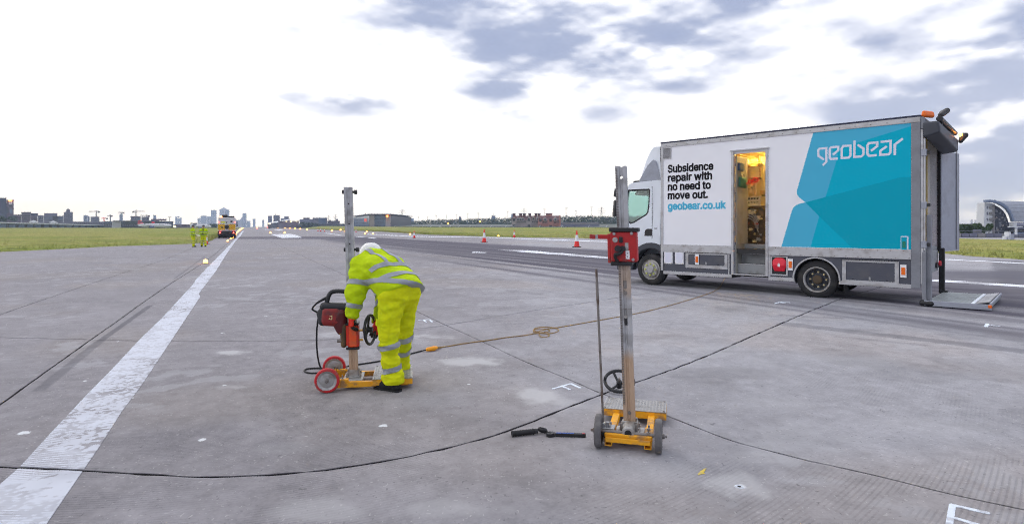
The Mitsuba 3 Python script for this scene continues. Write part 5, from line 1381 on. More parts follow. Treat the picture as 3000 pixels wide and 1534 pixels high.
def glove(wr, d, nrm, thumb_side, curl, parent, spread=.1, scale=1.0, cuff=True):
    """A gloved hand: d towards the fingers, nrm out of the back of the hand, thumb_side along the palm towards the thumb."""
    d = np.asarray(d, float); d /= np.linalg.norm(d)
    n = np.asarray(nrm, float); n -= (n @ d) * d; n /= np.linalg.norm(n)
    s = np.cross(n, d) * thumb_side
    S = scale
    palm = wr + d * .05 * S
    back = [(wr - d * .03, wr + d * .02, .040, .036)] if cuff else []
    back += [(wr + d * .02 + s * .018 * S, wr + d * .085 * S + s * .028 * S, .021 * S, .017 * S), (wr + d * .02 - s * .014 * S, wr + d * .08 * S - s * .030 * S, .021 * S, .016 * S), (wr + d * .02, wr + d * .088 * S, .022 * S, .017 * S)]
    fing = []
    for i, (o, L) in enumerate(((.030, .078), (.010, .088), (-.011, .082), (-.031, .064))):
        p = wr + d * (.088 - .004 * abs(i - 1)) * S + s * o * S
        a = 0.25
        for j, f_ in enumerate((.45, .32, .23)):
            a += curl * (.8 if j == 0 else 1.0) * (1 + .08 * i)
            e = d * math.cos(a) - n * math.sin(a) + s * spread * (o / .03) * (.5 if j == 0 else .1)
            q = p + e * L * f_ * S
            fing.append((p, q, (.0115 - .001 * j) * S, (.0105 - .001 * j) * S))
            p = q
    p = wr + d * .03 * S + s * .03 * S - n * .006
    for e, L, r in ((s * .8 + d * .5 - n * .25, .042, .0135), (s * .25 + d * .8 - n * (.3 + curl * .4), .036, .012), (d * .8 - n * (.4 + curl * .6), .026, .011)):
        q = p + e / np.linalg.norm(e) * L * S
        fing.append((p, q, r * S, r * .92 * S)); p = q
    k = add('glove', body(back, .014, h=.0055, pad=.02), 'red_glove', parent, smooth=True)
    add('glove_fingers', body(fing + [(wr + d * .03 - n * .010, wr + d * .08 * S - n * .008, .020 * S, .019 * S), (wr + d * .05 + s * .02 - n * .008, wr + d * .05 - s * .02 - n * .008, .02 * S, .02 * S)], .006, h=.0045, pad=.02), 'black_rubber', k, smooth=True)


glove(wrL + np.array([-.005, .0, -.035]), (-.10, .02, -.95), (-.85, -.5, .05), -1, .42, wk, scale=1.12)
glove(wrR, (-.25, .05, -.9), (.35, -.9, .1), 1, .22, wk, scale=1.1)

# ------------------------------------------------------------------ the two men beside the runway
def standing(base, face_dir, label, pose):
    f = np.array([math.cos(face_dir), math.sin(face_dir), 0]); l = np.array([-f[1], f[0], 0]); u = np.array([0, 0, 1.0])
    P = lambda a, b, c: np.asarray(base, float) + f * a + l * b + u * c
    k = thing('person', label, 'person')
    h = .022
    hipL, hipR = P(0, .10, .92), P(0, -.10, .92)
    fl, fr = pose['feet']
    aL, aR = P(fl[0], fl[1], .10), P(fr[0], fr[1], .10)
    kL, kR = (hipL + aL) / 2 + f * .03, (hipR + aR) / 2 + f * .03
    tr = body([(hipL, kL, .115, .10), (hipR, kR, .115, .10), (kL, aL, .10, .095), (kR, aR, .10, .095), (P(0, .08, .96), P(0, -.08, .96), .14, .14)], .04, .015, (8, 8, 14), 1, h, cut=[(P(0, 0, 1.06), u)])
    add('trousers', tr, 'hi_vis_trouser_cloth', k, smooth=True)
    sL, sR = P(0, .20, 1.42), P(0, -.20, 1.42)
    (eL, wL), (eR, wR) = [(P(*a), P(*b)) for a, b in pose['arms']]
    jk = body([(P(0, .10, .92), P(0, .11, 1.3), .155, .15), (P(0, -.10, .92), P(0, -.11, 1.3), .155, .15), (P(0, .08, 1.38), P(0, -.08, 1.38), .13, .13), (P(0, 0, 1.4), P(0, 0, 1.50), .10, .08),
               (sL, eL, .085, .075), (sR, eR, .085, .075), (eL, wL, .07, .055), (eR, wR, .07, .055)], .04, .014, (8, 8, 12), 2, h, cut=[(P(0, 0, .84), -u)])
    j = add('jacket', jk, 'hi_vis_cloth', k, smooth=True)
    for z_ in (1.02, 1.22):
        m = band(jk, P(0, 0, z_), u, .028, .008, P(0, 0, z_))
        if m is not None:
            add('reflective_tape', m, 'reflective_tape', j, smooth=True)
    for z_ in (.30, .50):
        for c in (kL, kR):
            m = band(tr, (c[0], c[1], z_), u, .025, .008, (c[0], c[1], z_))
            if m is not None:
                add('reflective_tape', m, 'reflective_tape', k, smooth=True)
    hd = P(.02, 0, 1.62)
    hk = add('head', body([(hd, hd + u * .07, .078, .088), (hd + f * .04 - u * .03, hd + f * .03, .055, .06), (hd - u * .1, hd, .055, .06), (hd + f * .09, hd + f * .095 - u * .02, .018, .02), (hd + l * .085, hd - l * .085, .02, .02)], .03, h=.014), 'skin', k, smooth=True)
    add('cap', body([(hd + u * .075, hd + u * .09 - f * .01, .098, .095), (hd + f * .05 + u * .07, hd + f * .12 + u * .06, .05, .04)], .03, h=.014, cut=[(hd + u * .055, -u)]), pose['cap'], hk, smooth=True)
    for w, e in ((wL, eL), (wR, eR)):
        d = (w - e) / np.linalg.norm(w - e)
        hnd = [(w, w + d * .07, .035, .04)] + [(w + d * .08 + l * o, w + d * .16 + l * o * 1.1 - u * .02, .013, .010) for o in (-.03, -.01, .01, .03)] + [(w + d * .03 + l * .03, w + d * .09 + l * .05, .013, .011)]
        add('hand', body(hnd, .012, h=.01, pad=.02), 'dark_cloth' if pose['dark'] else 'skin', k, smooth=True)
    for q in (aL, aR):
        boot(q, f, 'boot', k)
    return k, P


b1_ = G(485, 620.5); b2_ = G(512, 620.0)
kp1, P1 = standing(b1_, math.radians(8), 'left one of two men in yellow suits at the grass edge, holding white paper',
                   {'feet': ((.02, .10), (.10, -.10)), 'arms': (((-.05, .26, 1.16), (.10, .24, .95)), ((.02, -.26, 1.15), (.30, -.20, .98))), 'cap': 'dark_cloth', 'dark': False})
add('paper_sheet', moved(box(-.11, .11, -.15, .15, 0, .004), mat((.96, 0, -.28), (0, 1, 0), (.28, 0, .96), P1(.50, -.18, .93))), 'white_paint', kp1)
add('radio', box(*np.ravel(np.stack([P1(-.02, -.20, .92) - .04, P1(-.02, -.20, .92) + .04], 1))), 'plate_blue', kp1)
kp2, P2 = standing(b2_, math.radians(-75), 'right one of two men in yellow suits at the grass edge, hands together',
                   {'feet': ((.05, .16), (.0, -.13)), 'arms': (((.02, .30, 1.15), (.26, .06, 1.10)), ((.02, -.30, 1.15), (.26, -.06, 1.10))), 'cap': 'dark_cloth', 'dark': True})
add('collar', body([(P2(.09, .05, 1.47), P2(.16, 0, 1.30), .03, .02), (P2(.09, -.05, 1.47), P2(.16, 0, 1.30), .03, .02)], .02, h=.014), 'dark_cloth', kp2, smooth=True)

# ------------------------------------------------------------------ traffic cones: one is built, the others are copies
CONES = [(1218, 609.5, 'second tall red and white cone from the right on the runway'), (1451, 621.5, 'tallest red and white cone, nearest to the lorry'), (1293.5, 597, 'red and white cone at the grass edge in front of the brick houses'),
         (1042, 598.5, 'red and white cone at the grass edge right of the bending workman'), (1081, 571.5 + 12, None), (519.5, 614, 'red and white cone beside the two standing men'),
         (800, 581.7, 'left one of a pair of far cones with black feet'), (806.5, 581.9, 'right one of a pair of far cones with black feet'), (816.5, 582.8, 'small far cone just right of the pair of cones'),
         (895.5, 584, 'small far cone beside the mast of the left drill stand')]
CONES = [c for c in CONES if c[2]]
c0_ = np.zeros(3)
cone_k = thing('traffic_cone', CONES[0][2], 'traffic cone', 'traffic cones along the runway')
cone_parts = [('foot', cat(box(-.24, .24, -.24, .24, 0, .045, .015)), 'black_rubber'), ('lower_body', lathe([(.175, .045), (.165, .06), (.118, .36)], c0_), 'cone_red'),
              ('white_sleeve', lathe([(.122, .36), (.068, .74)], c0_), 'cone_white'), ('top', lathe([(.066, .74), (.036, .98), (.030, 1.0), (.018, 1.0), (.018, .95)], c0_), 'cone_red')]
for i, (px, py, lb) in enumerate(CONES):
    p = G(px, py)
    hgt = {1218: 33, 1451: 42, 1293.5: 19, 1042: 18.5, 519.5: 24}.get(px, 9) / 1500 * p[1]
    s = hgt / 1.0
    Mx = rotz(.3 + i, (p[0], p[1], 0)); Mx[:3, :3] *= s
    if i == 0:
        for n_, m_, b_ in cone_parts:
            add(n_, m_, b_, cone_k)
        for k_ in [k_ for k_ in scene if k_.startswith(cone_k + '__')]:
            scene[k_]['to_world'] = T(Mx.tolist())
    else:
        copy_thing(cone_k, Mx, lb)

# ------------------------------------------------------------------ runway lights
LIGHTS = [(517, 663, 'orange runway light nearest to the camera, left of the white edge line'), (573, 608, 'second orange runway light beyond the nearest one')]
for px, py in [(580.5, 602.5), (585, 598.5), (589, 594.5), (593, 590.5), (596, 587.5), (599, 584.5), (602, 581.8), (604.5, 579.4), (607, 577.3), (609, 575.6), (611, 574.2)]:
    LIGHTS.append((px, py, None))
for px, py in [(791, 589 - .4), (681, 588)]:
    pass
LIGHTS2 = [(720.5, 586.8, 'runway light at the left tip of the white aiming mark'), (743, 586.4, 'runway light at the top edge of the white aiming mark')]
ROW = [(689, 573.2), (699, 573.6), (706.5, 573.8), (717, 574.4), (729, 574.9), (742, 576), (755.5, 577.4), (772.5, 579), (835, 582.6), (857, 580), (922.5, 585), (918, 588.6), (938.5, 588.2), (1032, 590.5), (1254, 595), (1536, 598.5), (868.5, 583.2)]
lk = None


def runway_light(px, py, label, group=None, r=.13):
    global lk
    p = G(px, py, 0)
    q = max(1.0, p[1] / 60 * .8)
    if lk is None:
        lk = thing('runway_light', label, 'runway light', group)
        add('base', lathe([(0, 0), (.16, 0), (.15, .03), (.10, .05), (0, .05)], (0, 0, 0)), 'dirty_steel', lk)
        add('lens', lathe([(.0, .20), (.05, .19), (.085, .15), (.095, .10), (.09, .05), (0, .05)][::-1], (0, 0, 0)), 'lamp_amber', lk, emitter=LAMP_AMBER)
        for k_ in [k_ for k_ in scene if k_.startswith(lk + '__')]:
            scene[k_]['to_world'] = T(rotz(0, p).tolist())
    else:
        Mx = rotz(0, p); Mx[:3, :3] *= min(q, 4)
        copy_thing(lk, Mx, label, group)


for i, (px, py, lb) in enumerate(LIGHTS):
    runway_light(px, py, lb or NTH[i] + ' orange light from the nearest in the row along the white edge line', None if lb else 'orange lights along the white edge line')
for px, py, lb in LIGHTS2:
    runway_light(px - 40 if px < 730 else px - 27, py + .6, lb)
for i, (px, py) in enumerate(sorted(ROW)):
    runway_light(px, py, NTH[i] + ' small amber light from the left along the far right side of the runway', 'amber lights along the far side of the runway')

# ------------------------------------------------------------------ the runway sweeper seen from behind
sp_ = G(570.5, 598.8)
hd2 = np.array([-.41, .912, 0]); hr = np.array([.912, .41, 0])
SM = mat(hr, hd2, (0, 0, 1), sp_)
sw = thing('road_sweeper', 'road sweeper lorry with red and yellow chevrons on its rear, parked beside the edge line', 'road sweeper')
S = lambda n, m, b, p=sw, smooth=30, **kw: add(n, moved(m, SM), b, p, smooth, **kw)
hw = 1.17
S('body', cat(box(-hw, hw, .10, 5.2, 1.02, 2.72, .08), box(-hw + .06, hw - .06, .12, 5.2, 2.73, 3.0, .06)), 'sweeper_white')
S('cab', cat(box(-hw, hw, 5.3, 7.2, .5, 2.9, .1)), 'sweeper_white')
cv = []
zb0, zb1 = 1.17, 2.02
yel, redp = [], []
for side_, (xa, xb) in ((-1, (-hw + .02, -.22)), (1, (.22, hw - .02))):
    reg = sbox(xa, zb0, xb, zb1)
    for i in range(-3, 12):
        x = i * .30
        st_ = Polygon([(x, zb0), (x + .15, zb0), (x + .15 - (zb1 - zb0), zb1), (x - (zb1 - zb0), zb1)])
        st_ = Polygon([(side_ * a, b) for a, b in st_.exterior.coords]).buffer(0)
        g_ = st_.intersection(reg)
        if g_.area > .002:
            redp.append(g_)
    yel.append(reg)
redg = unary_union(redp); yelg = unary_union(yel).difference(redg)
for q, mm_ in ((yelg, 'lime_yellow'), (redg, 'sweeper_red')):
    for half in (sbox(-2, 0, 0, 4), sbox(0, 0, 2, 4)):
        S('chevron_board', prism(q.intersection(half), .012, (0, .099, 0), (1, 0, 0), (0, 0, 1)), mm_)
S('centre_pipe', cat(cyl((0, .12, 1.62), (0, -.06, 1.62), .30, 24, b=.03), cyl((0, .1, 2.1), (0, .04, 2.42), .05)), 'black_plastic')
S('dark_plate', box(-.72, -.52, .07, .086, 1.45, 1.68), 'black_plastic')
S('number_plate', box(-.78, -.18, .08, .098, 2.20, 2.40, .005), 'lime_yellow')
S('hatch', box(.48, .72, .07, .098, 2.28, 2.55), 'black_plastic')
S('roof_machinery', cat(box(-.62, .10, .25, 1.6, 3.01, 3.38, .05), box(.15, .95, .3, 2.0, 3.01, 3.18, .04), cyl((-.5, .3, 3.2), (-.1, .3, 3.25), .16)), 'black_plastic')
S('rear_hopper', cat(box(-hw, hw, .15, 1.2, .55, 1.0, .04), box(-hw - .02, hw + .02, -.02, .14, .42, .60, .03), box(-.7, .7, .05, .15, .60, 1.0, .03)), 'black_plastic')
S('brush_skirt', box(-hw + .35, hw - .35, .1, .5, .08, .42), 'black_rubber')
S('ladder', cat(box(hw + .03, hw + .06, .5, .54, 1.0, 2.8), box(hw + .06, hw + .22, 5.3, 5.6, 1.7, 2.1, .03), box(hw + .06, hw + .2, 5.3, 5.5, 2.15, 2.4, .03)), 'black_plastic')
for s in (-1, 1):
    w_ = S('wheel', lathe([(.3, -.14), (.44, -.14), (.48, -.10), (.48, .10), (.44, .14), (.3, .14), (0, .10)], (s * (hw - .18), .55, .48), (1, 0, 0), 24), 'tyre_rubber')
    S('wheel', lathe([(.3, -.14), (.44, -.14), (.48, -.10), (.48, .10), (.44, .14), (.3, .14), (0, .10)], (s * (hw - .18), 5.9, .48), (1, 0, 0), 24), 'tyre_rubber')
    S('tail_lamp', cyl((s * (hw - .28), .04, .78), (s * (hw - .28), -.03, .78), .085, 16), 'lamp_red', emitter=LAMP_RED)
    S('top_lamp', cyl((s * (hw - .1), .11, 2.30), (s * (hw - .1), .05, 2.30), .075, 16), 'lamp_red', emitter=LAMP_RED)
S('beacon', hullsph([(-.86, .25, 3.05, .09), (-.70, .25, 3.05, .09), (-.78, .25, 3.18, .08)]), 'lamp_amber', emitter=LAMP_AMBER)

# small vehicles and lit boards far down the runway
for px0, px1, y0, y1, lb in ((672.5, 680, 563, 571.5, 'dark vehicle far down the runway with a bright white lamp'), ):
    a = D(px0, y1, 420); b = D(px1, y0, 420)
    kv = thing('works_vehicle', lb, 'vehicle')
    add('body', box(a[0], b[0], 420, 424, .6, b[2], .2), 'skirt_grey', kv)
    add('lamp', trimesh.creation.icosphere(2, .5).apply_translation((b[0] - .2, 419.3, b[2] + .3)), 'lamp_warm', kv, emitter=LAMP_WARM)
    for x in (a[0] + .5, b[0] - .5):
        add('wheel', cyl((x - .2, 419.9, .5), (x + .2, 419.9, .5), .5, 14), 'tyre_rubber', kv)
    add('tail_lamp', box(a[0] + .2, a[0] + .5, 419.8, 419.99, 1.0, 1.3), 'lamp_red', kv, emitter=LAMP_RED)
a = D(644.5, 571, 500); b = D(648.5, 563.5, 500)
kv = thing('lit_marker_board', 'small red and white lit board at the end of the runway', 'marker board')
add('lower_panel', box(a[0], b[0], 500, 500.3, .2, a[2] * .5 + b[2] * .5 - .1), 'lamp_red', kv, emitter=LAMP_RED)
add('upper_panel', box(a[0], b[0], 500, 500.3, a[2] * .5 + b[2] * .5 + .1, b[2]), 'lamp_warm', kv, emitter=LAMP_WARM)

# ------------------------------------------------------------------ the far edge of the airfield and the town beyond
M('brick_violet', worn((0.125, 0.10, 0.14), (0.09, 0.08, 0.115), .08, .7), 0.8)
M('brick_red', worn((0.40, 0.19, 0.16), (0.22, 0.095, 0.085), .25, .7), 0.8)
M('roof_red', worn((0.12, 0.05, 0.055), (0.075, 0.042, 0.05), .25, .7), 0.8)
M('stone_pale', worn((0.34, 0.30, 0.29), (0.25, 0.21, 0.21), .2, .6), 0.8)
M('concrete_wall', worn((0.17, 0.175, 0.235), (0.12, 0.125, 0.18), .1, .7), 0.8)
M('dark_cladding', (0.055, 0.06, 0.085), 0.5)
M('slate', (0.04, 0.046, 0.09), 0.6)
M('blue_glass', (0.10, 0.14, 0.21), 0.15, spec=0.8)
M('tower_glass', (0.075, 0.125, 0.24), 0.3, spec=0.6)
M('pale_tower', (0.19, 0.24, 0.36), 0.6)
M('window_dark', (0.03, 0.035, 0.05), 0.2, spec=0.6)
M('white_metal', (0.62, 0.64, 0.68), 0.45)
M('plane_white', (0.66, 0.68, 0.74), 0.35)
M('plane_blue', (0.03, 0.05, 0.18), 0.4)
M('lattice_steel', (0.22, 0.23, 0.26), 0.6)
M('crane_steel', (0.20, 0.20, 0.23), 0.6)
M('rail_concrete', worn((0.26, 0.25, 0.26), (0.16, 0.15, 0.16), .5, .7), 0.8)
M('fence_dark', (0.03, 0.028, 0.04), 0.7)
M('scrub', worn((0.13, 0.14, 0.13), (0.08, 0.09, 0.08), .12, .8), 0.95, spec=0.1)


def slab(px0, px1, z0, z1, Y, depth):
    """A block whose front lies along x at distance Y and whose flanks run away from the airfield."""
    a, b = D(px0, 560, Y), D(px1, 560, Y)
    u = (a + b)[:2] / np.linalg.norm((a + b)[:2]) * depth
    return prism([(a[0], Y), (b[0], Y), (b[0] + u[0], Y + u[1]), (a[0] + u[0], Y + u[1])], z1 - z0, (0, 0, z0))


def bx(px0, px1, top, Y, depth=25, zb=-.1):
    return slab(px0, px1, zb, D(px0, top, Y)[2], Y, depth)


def windows(k, px0, px1, top, bot, Y, cols, rows, m='window_dark', fx=.55, fz=.5, lit=()):
    a, b = D(px0, top, Y), D(px1, bot, Y)
    dx, dz = (b[0] - a[0]) / cols, (a[2] - b[2]) / rows
    base = None
    for i in range(cols):
        for j in range(rows):
            x, z = a[0] + (i + .5) * dx, b[2] + (j + .5) * dz
            add('window', box(x - dx * fx / 2, x + dx * fx / 2, Y - .12, Y - .004, z - dz * fz / 2, z + dz * fz / 2), m, k, smooth=False)


def block(name, label, cat_, px0, px1, top, Y, m, depth=25, win=None, roof=None):
    k = thing(name, label, cat_)
    add('wall', bx(px0, px1, top, Y, depth), m, k, smooth=False)
    if roof:
        a, b = D(px0, top, Y), D(px1, top, Y)
        add('roof', slab(px0 - .6, px1 + .6, a[2] + .01, a[2] + roof, Y - .4, depth), 'slate', k, smooth=False)
    if win:
        windows(k, *win)
    return k


# left: old mill tower, low brick ranges, stepped tower
YB = 480
k = block('mill_tower', 'tall brick mill tower with a lit framed sign, cut by the left edge', 'tower', -40, 34.6, 510, YB, 'brick_violet', 30)
add('upper_wall', bx(16.5, 34, 502.8, YB + .5, 29), 'brick_red', k, smooth=False)
add('roof_house', bx(-40, 16.2, 497.3, YB - .5, 30), 'slate', k, smooth=False)
add('cornice', slab(16, 35.4, D(0, 503.4, YB)[2], D(0, 502.4, YB)[2], YB - .8, 25), 'slate', k, smooth=False)
a, b = D(23.6, 505.2, YB), D(31, 514.2, YB)
fr_ = sbox(a[0], b[2], b[0], a[2]); inn = fr_.buffer(-.75)
add('sign_frame', prism(fr_.difference(inn), .4, (0, YB - .02, 0), (1, 0, 0), (0, 0, 1)), 'white_metal', k, smooth=False)
add('sign_panel', prism(inn, .15, (0, YB - .01, 0), (1, 0, 0), (0, 0, 1)), 'stone_pale', k, smooth=False)
add('sign_lamp', box(a[0], b[0], YB - 1.0, YB - .5, a[2] + .3, a[2] + .7), 'lamp_amber', k, emitter=LAMP_AMBER)
add('window', prism(Polygon([(D(25, 0, YB)[0], D(0, 537, YB)[2]), (D(31.5, 0, YB)[0], D(0, 537, YB)[2]), (D(31.5, 0, YB)[0], D(0, 528, YB)[2]), (D(28.2, 0, YB)[0], D(0, 525, YB)[2]), (D(25, 0, YB)[0], D(0, 528, YB)[2])]), .15, (0, YB - .01, 0), (1, 0, 0), (0, 0, 1)), 'blue_glass', k, smooth=False)
for q in ((23.5, 516, 30.5, 520), (6.5, 523.5, 22, 536), (14, 520, 21, 523.2)):
    a, b = D(q[0], q[1], YB), D(q[2], q[3], YB)
    add('window', box(a[0], b[0], YB - .15, YB - .01, b[2], a[2]), 'dark_cladding', k, smooth=False)
block('brick_range', 'low pinkish brick range running right from the foot of the mill tower', 'building', 34.8, 54, 541, 470, 'brick_violet', 30, (40, 53, 545, 555, 470, 4, 2), .5)
block('warehouse', 'brown brick warehouse with flat roof, second building from the left edge', 'building', 54.3, 77.5, 535, 465, 'brick_violet', 25, (56, 76, 540, 556, 465, 6, 3), .6)
k = block('warehouse', 'blue-roofed block right of the brown brick warehouse', 'building', 77.8, 95, 541, 465, 'brick_violet', 25, (79, 94, 546, 557, 465, 4, 2))
add('roof', bx(77.6, 95.4, 536.3, 465.4, 20, D(0, 541, 465)[2] + .02), 'slate', k, smooth=False)
block('warehouse', 'low dark block with a bright lamp beside the pale colonnaded block', 'building', 95.6, 109.6, 541.2, 465, 'concrete_wall', 25, (97, 108, 545, 557, 465, 3, 3))
k = block('office_block', 'pale long office block with a row of dark square windows', 'building', 110, 160, 542.6, 465, 'concrete_wall', 25, (111, 132, 552.6, 554.6, 465, 8, 1))
windows(k, 146, 159, 553.6, 556, 465, 5, 1)
windows(k, 111, 132, 545, 551, 465, 9, 1, 'blue_glass', .3, .9)
windows(k, 146, 159, 546, 552, 465, 6, 1, 'blue_glass', .3, .9)
add('stair_bay', bx(132.6, 145, 543, 464, 2), 'dark_cladding', k, smooth=False)
add('penthouse', bx(111, 144, 536, 468, 15, 8), 'concrete_wall', k, smooth=False)
k = block('tower_block', 'grey stepped tower block standing alone left of the tower cranes', 'tower block', 160.4, 183.4, 533, 520, 'concrete_wall', 25, (162, 182, 535, 556, 520, 7, 8, 'window_dark', .35, .5))
add('crown', bx(166.6, 176.4, 526.5, 524, 18, 10), 'concrete_wall', k, smooth=False)
add('crown', bx(169, 173, 525, 528, 8, 10), 'slate', k, smooth=False)
block('low_range', 'long low grey range beside the stepped tower block', 'building', 177, 262, 557, 500, 'concrete_wall', 20, (185, 258, 559, 563, 500, 14, 1))
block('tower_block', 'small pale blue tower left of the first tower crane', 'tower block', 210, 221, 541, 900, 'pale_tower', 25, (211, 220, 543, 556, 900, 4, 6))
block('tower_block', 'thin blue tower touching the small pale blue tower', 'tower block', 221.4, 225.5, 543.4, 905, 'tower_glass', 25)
block('tower_block', 'square grey block under the first tower crane', 'building', 227.8, 250, 544.5, 640, 'concrete_wall', 25, (229, 249, 546.5, 556, 640, 6, 4))
# terminal with airliners
k = block('terminal', 'long low dark airport terminal behind the parked airliners', 'terminal', 262, 436, 556.2, 430, 'dark_cladding', 40)
windows(k, 264, 432, 558, 561.5, 430, 40, 1, 'blue_glass', .8, .8)
windows(k, 264, 432, 563.5, 568, 430, 28, 1, 'concrete_wall', .5, .8)
add('roof', slab(284, 400, D(0, 556, 428)[2], D(0, 554.4, 428)[2], 427, 40), 'concrete_wall', k, smooth=False)
add('roof', slab(380, 419, D(0, 554.2, 428)[2], D(0, 550.2, 428)[2], 432, 30), 'brick_violet', k, smooth=False)
for i in range(9):
    a = D(282.5 + i * 2.6, 0, 429)
    add('white_column', box(a[0], a[0] + .35, 428.6, 429.2, 0, D(0, 556.5, 429)[2]), 'white_metal', k, smooth=False)
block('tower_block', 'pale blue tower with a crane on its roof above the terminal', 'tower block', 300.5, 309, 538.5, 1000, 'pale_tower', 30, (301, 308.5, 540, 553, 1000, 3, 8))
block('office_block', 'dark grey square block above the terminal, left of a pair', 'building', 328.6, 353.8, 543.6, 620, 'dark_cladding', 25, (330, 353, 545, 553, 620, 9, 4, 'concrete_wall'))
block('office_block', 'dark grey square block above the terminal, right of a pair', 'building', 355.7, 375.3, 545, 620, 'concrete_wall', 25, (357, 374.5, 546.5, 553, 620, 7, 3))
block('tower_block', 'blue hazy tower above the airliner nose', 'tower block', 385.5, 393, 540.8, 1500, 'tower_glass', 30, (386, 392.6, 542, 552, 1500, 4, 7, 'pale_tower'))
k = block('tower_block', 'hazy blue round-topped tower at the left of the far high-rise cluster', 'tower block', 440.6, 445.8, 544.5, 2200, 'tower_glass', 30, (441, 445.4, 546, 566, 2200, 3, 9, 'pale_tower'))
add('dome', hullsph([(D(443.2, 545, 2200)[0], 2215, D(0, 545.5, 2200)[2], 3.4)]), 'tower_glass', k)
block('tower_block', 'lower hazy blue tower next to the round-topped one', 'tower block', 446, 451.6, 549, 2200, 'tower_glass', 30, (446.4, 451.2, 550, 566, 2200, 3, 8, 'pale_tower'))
block('tower_block', 'hazy blue tower, third of the little group left of the standing men', 'tower block', 451.9, 457, 547, 2190, 'tower_glass', 30, (452.2, 456.7, 548, 566, 2190, 3, 9, 'pale_tower'))
# Docklands towers
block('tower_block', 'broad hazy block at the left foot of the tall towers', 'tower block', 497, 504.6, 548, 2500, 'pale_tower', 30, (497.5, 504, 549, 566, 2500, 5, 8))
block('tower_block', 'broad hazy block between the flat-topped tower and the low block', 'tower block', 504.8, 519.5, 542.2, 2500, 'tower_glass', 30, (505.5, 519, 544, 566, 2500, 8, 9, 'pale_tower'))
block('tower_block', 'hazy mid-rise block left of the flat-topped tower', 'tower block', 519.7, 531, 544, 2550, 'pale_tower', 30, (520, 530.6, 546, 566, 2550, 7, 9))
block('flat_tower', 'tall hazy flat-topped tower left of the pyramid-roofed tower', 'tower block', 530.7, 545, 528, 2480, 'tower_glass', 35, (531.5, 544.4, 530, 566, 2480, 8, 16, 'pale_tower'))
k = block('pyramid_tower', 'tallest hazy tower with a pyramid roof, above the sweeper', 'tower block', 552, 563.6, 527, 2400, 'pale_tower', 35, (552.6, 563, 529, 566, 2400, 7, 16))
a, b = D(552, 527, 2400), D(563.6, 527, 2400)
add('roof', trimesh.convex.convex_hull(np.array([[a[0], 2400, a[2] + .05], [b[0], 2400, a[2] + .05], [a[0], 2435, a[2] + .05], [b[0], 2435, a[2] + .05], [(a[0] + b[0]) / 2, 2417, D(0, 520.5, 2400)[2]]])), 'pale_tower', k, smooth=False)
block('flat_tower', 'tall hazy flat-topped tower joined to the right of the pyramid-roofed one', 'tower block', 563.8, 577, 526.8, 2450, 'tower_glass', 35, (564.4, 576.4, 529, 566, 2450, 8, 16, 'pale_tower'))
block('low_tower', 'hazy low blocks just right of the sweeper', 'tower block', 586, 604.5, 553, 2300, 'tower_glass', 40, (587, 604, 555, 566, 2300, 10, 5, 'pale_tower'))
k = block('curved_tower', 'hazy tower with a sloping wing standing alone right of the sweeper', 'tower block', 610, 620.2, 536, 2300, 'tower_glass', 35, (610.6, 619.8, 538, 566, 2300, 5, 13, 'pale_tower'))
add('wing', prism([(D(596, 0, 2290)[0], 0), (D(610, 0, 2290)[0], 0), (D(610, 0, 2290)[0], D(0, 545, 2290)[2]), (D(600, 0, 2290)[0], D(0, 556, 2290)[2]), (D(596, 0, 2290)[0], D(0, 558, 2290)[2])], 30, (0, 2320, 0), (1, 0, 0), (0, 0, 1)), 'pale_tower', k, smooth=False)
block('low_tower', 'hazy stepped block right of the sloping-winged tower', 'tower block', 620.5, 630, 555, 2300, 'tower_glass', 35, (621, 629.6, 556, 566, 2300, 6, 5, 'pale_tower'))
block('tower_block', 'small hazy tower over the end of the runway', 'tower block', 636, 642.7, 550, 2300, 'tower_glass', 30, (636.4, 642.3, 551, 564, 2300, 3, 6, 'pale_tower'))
block('tower_block', 'tiny pale hazy tower right of the end of the runway', 'tower block', 659.5, 664.6, 552.5, 2600, 'pale_tower', 30, (659.9, 664.2, 553.5, 563, 2600, 3, 5))
block('tower_block', 'dark tower at the left end of the white sloping roof', 'tower block', 674, 684.4, 542.4, 900, 'concrete_wall', 30, (674.6, 684, 544, 556, 900, 5, 8))
k = block('tower_block', 'dark square block with a mast behind the white sloping roof', 'tower block', 687.7, 704, 540.7, 950, 'dark_cladding', 30, (688.5, 703.5, 542.5, 552, 950, 7, 5, 'concrete_wall'))
a = D(692.7, 540.7, 960); add('antenna', cyl(a, a + [0, 0, 3.6], .25, 8), 'lattice_steel', k)
block('tower_block', 'grey stepped block right of the dark square block', 'tower block', 706, 728.6, 549, 900, 'concrete_wall', 30, (707, 728, 550.5, 556, 900, 9, 3))
block('tower_block', 'grey upper block standing over the stepped block', 'tower block', 715, 726.5, 544, 925, 'concrete_wall', 20, (715.5, 726, 545, 548.6, 925, 5, 2))
k = thing('sloping_hall', 'long hall with a white ribbed roof sloping to the right of the runway end', 'hall')
x0, x1 = D(673, 0, 700)[0], D(716, 0, 700)[0]
add('wall', prism([(x0, 0), (x1 + 6, 0), (x1 + 6, D(0, 558, 700)[2]), (x0, D(0, 562, 700)[2])], 25, (0, 725, 0), (1, 0, 0), (0, 0, 1)), 'dark_cladding', k, smooth=False)
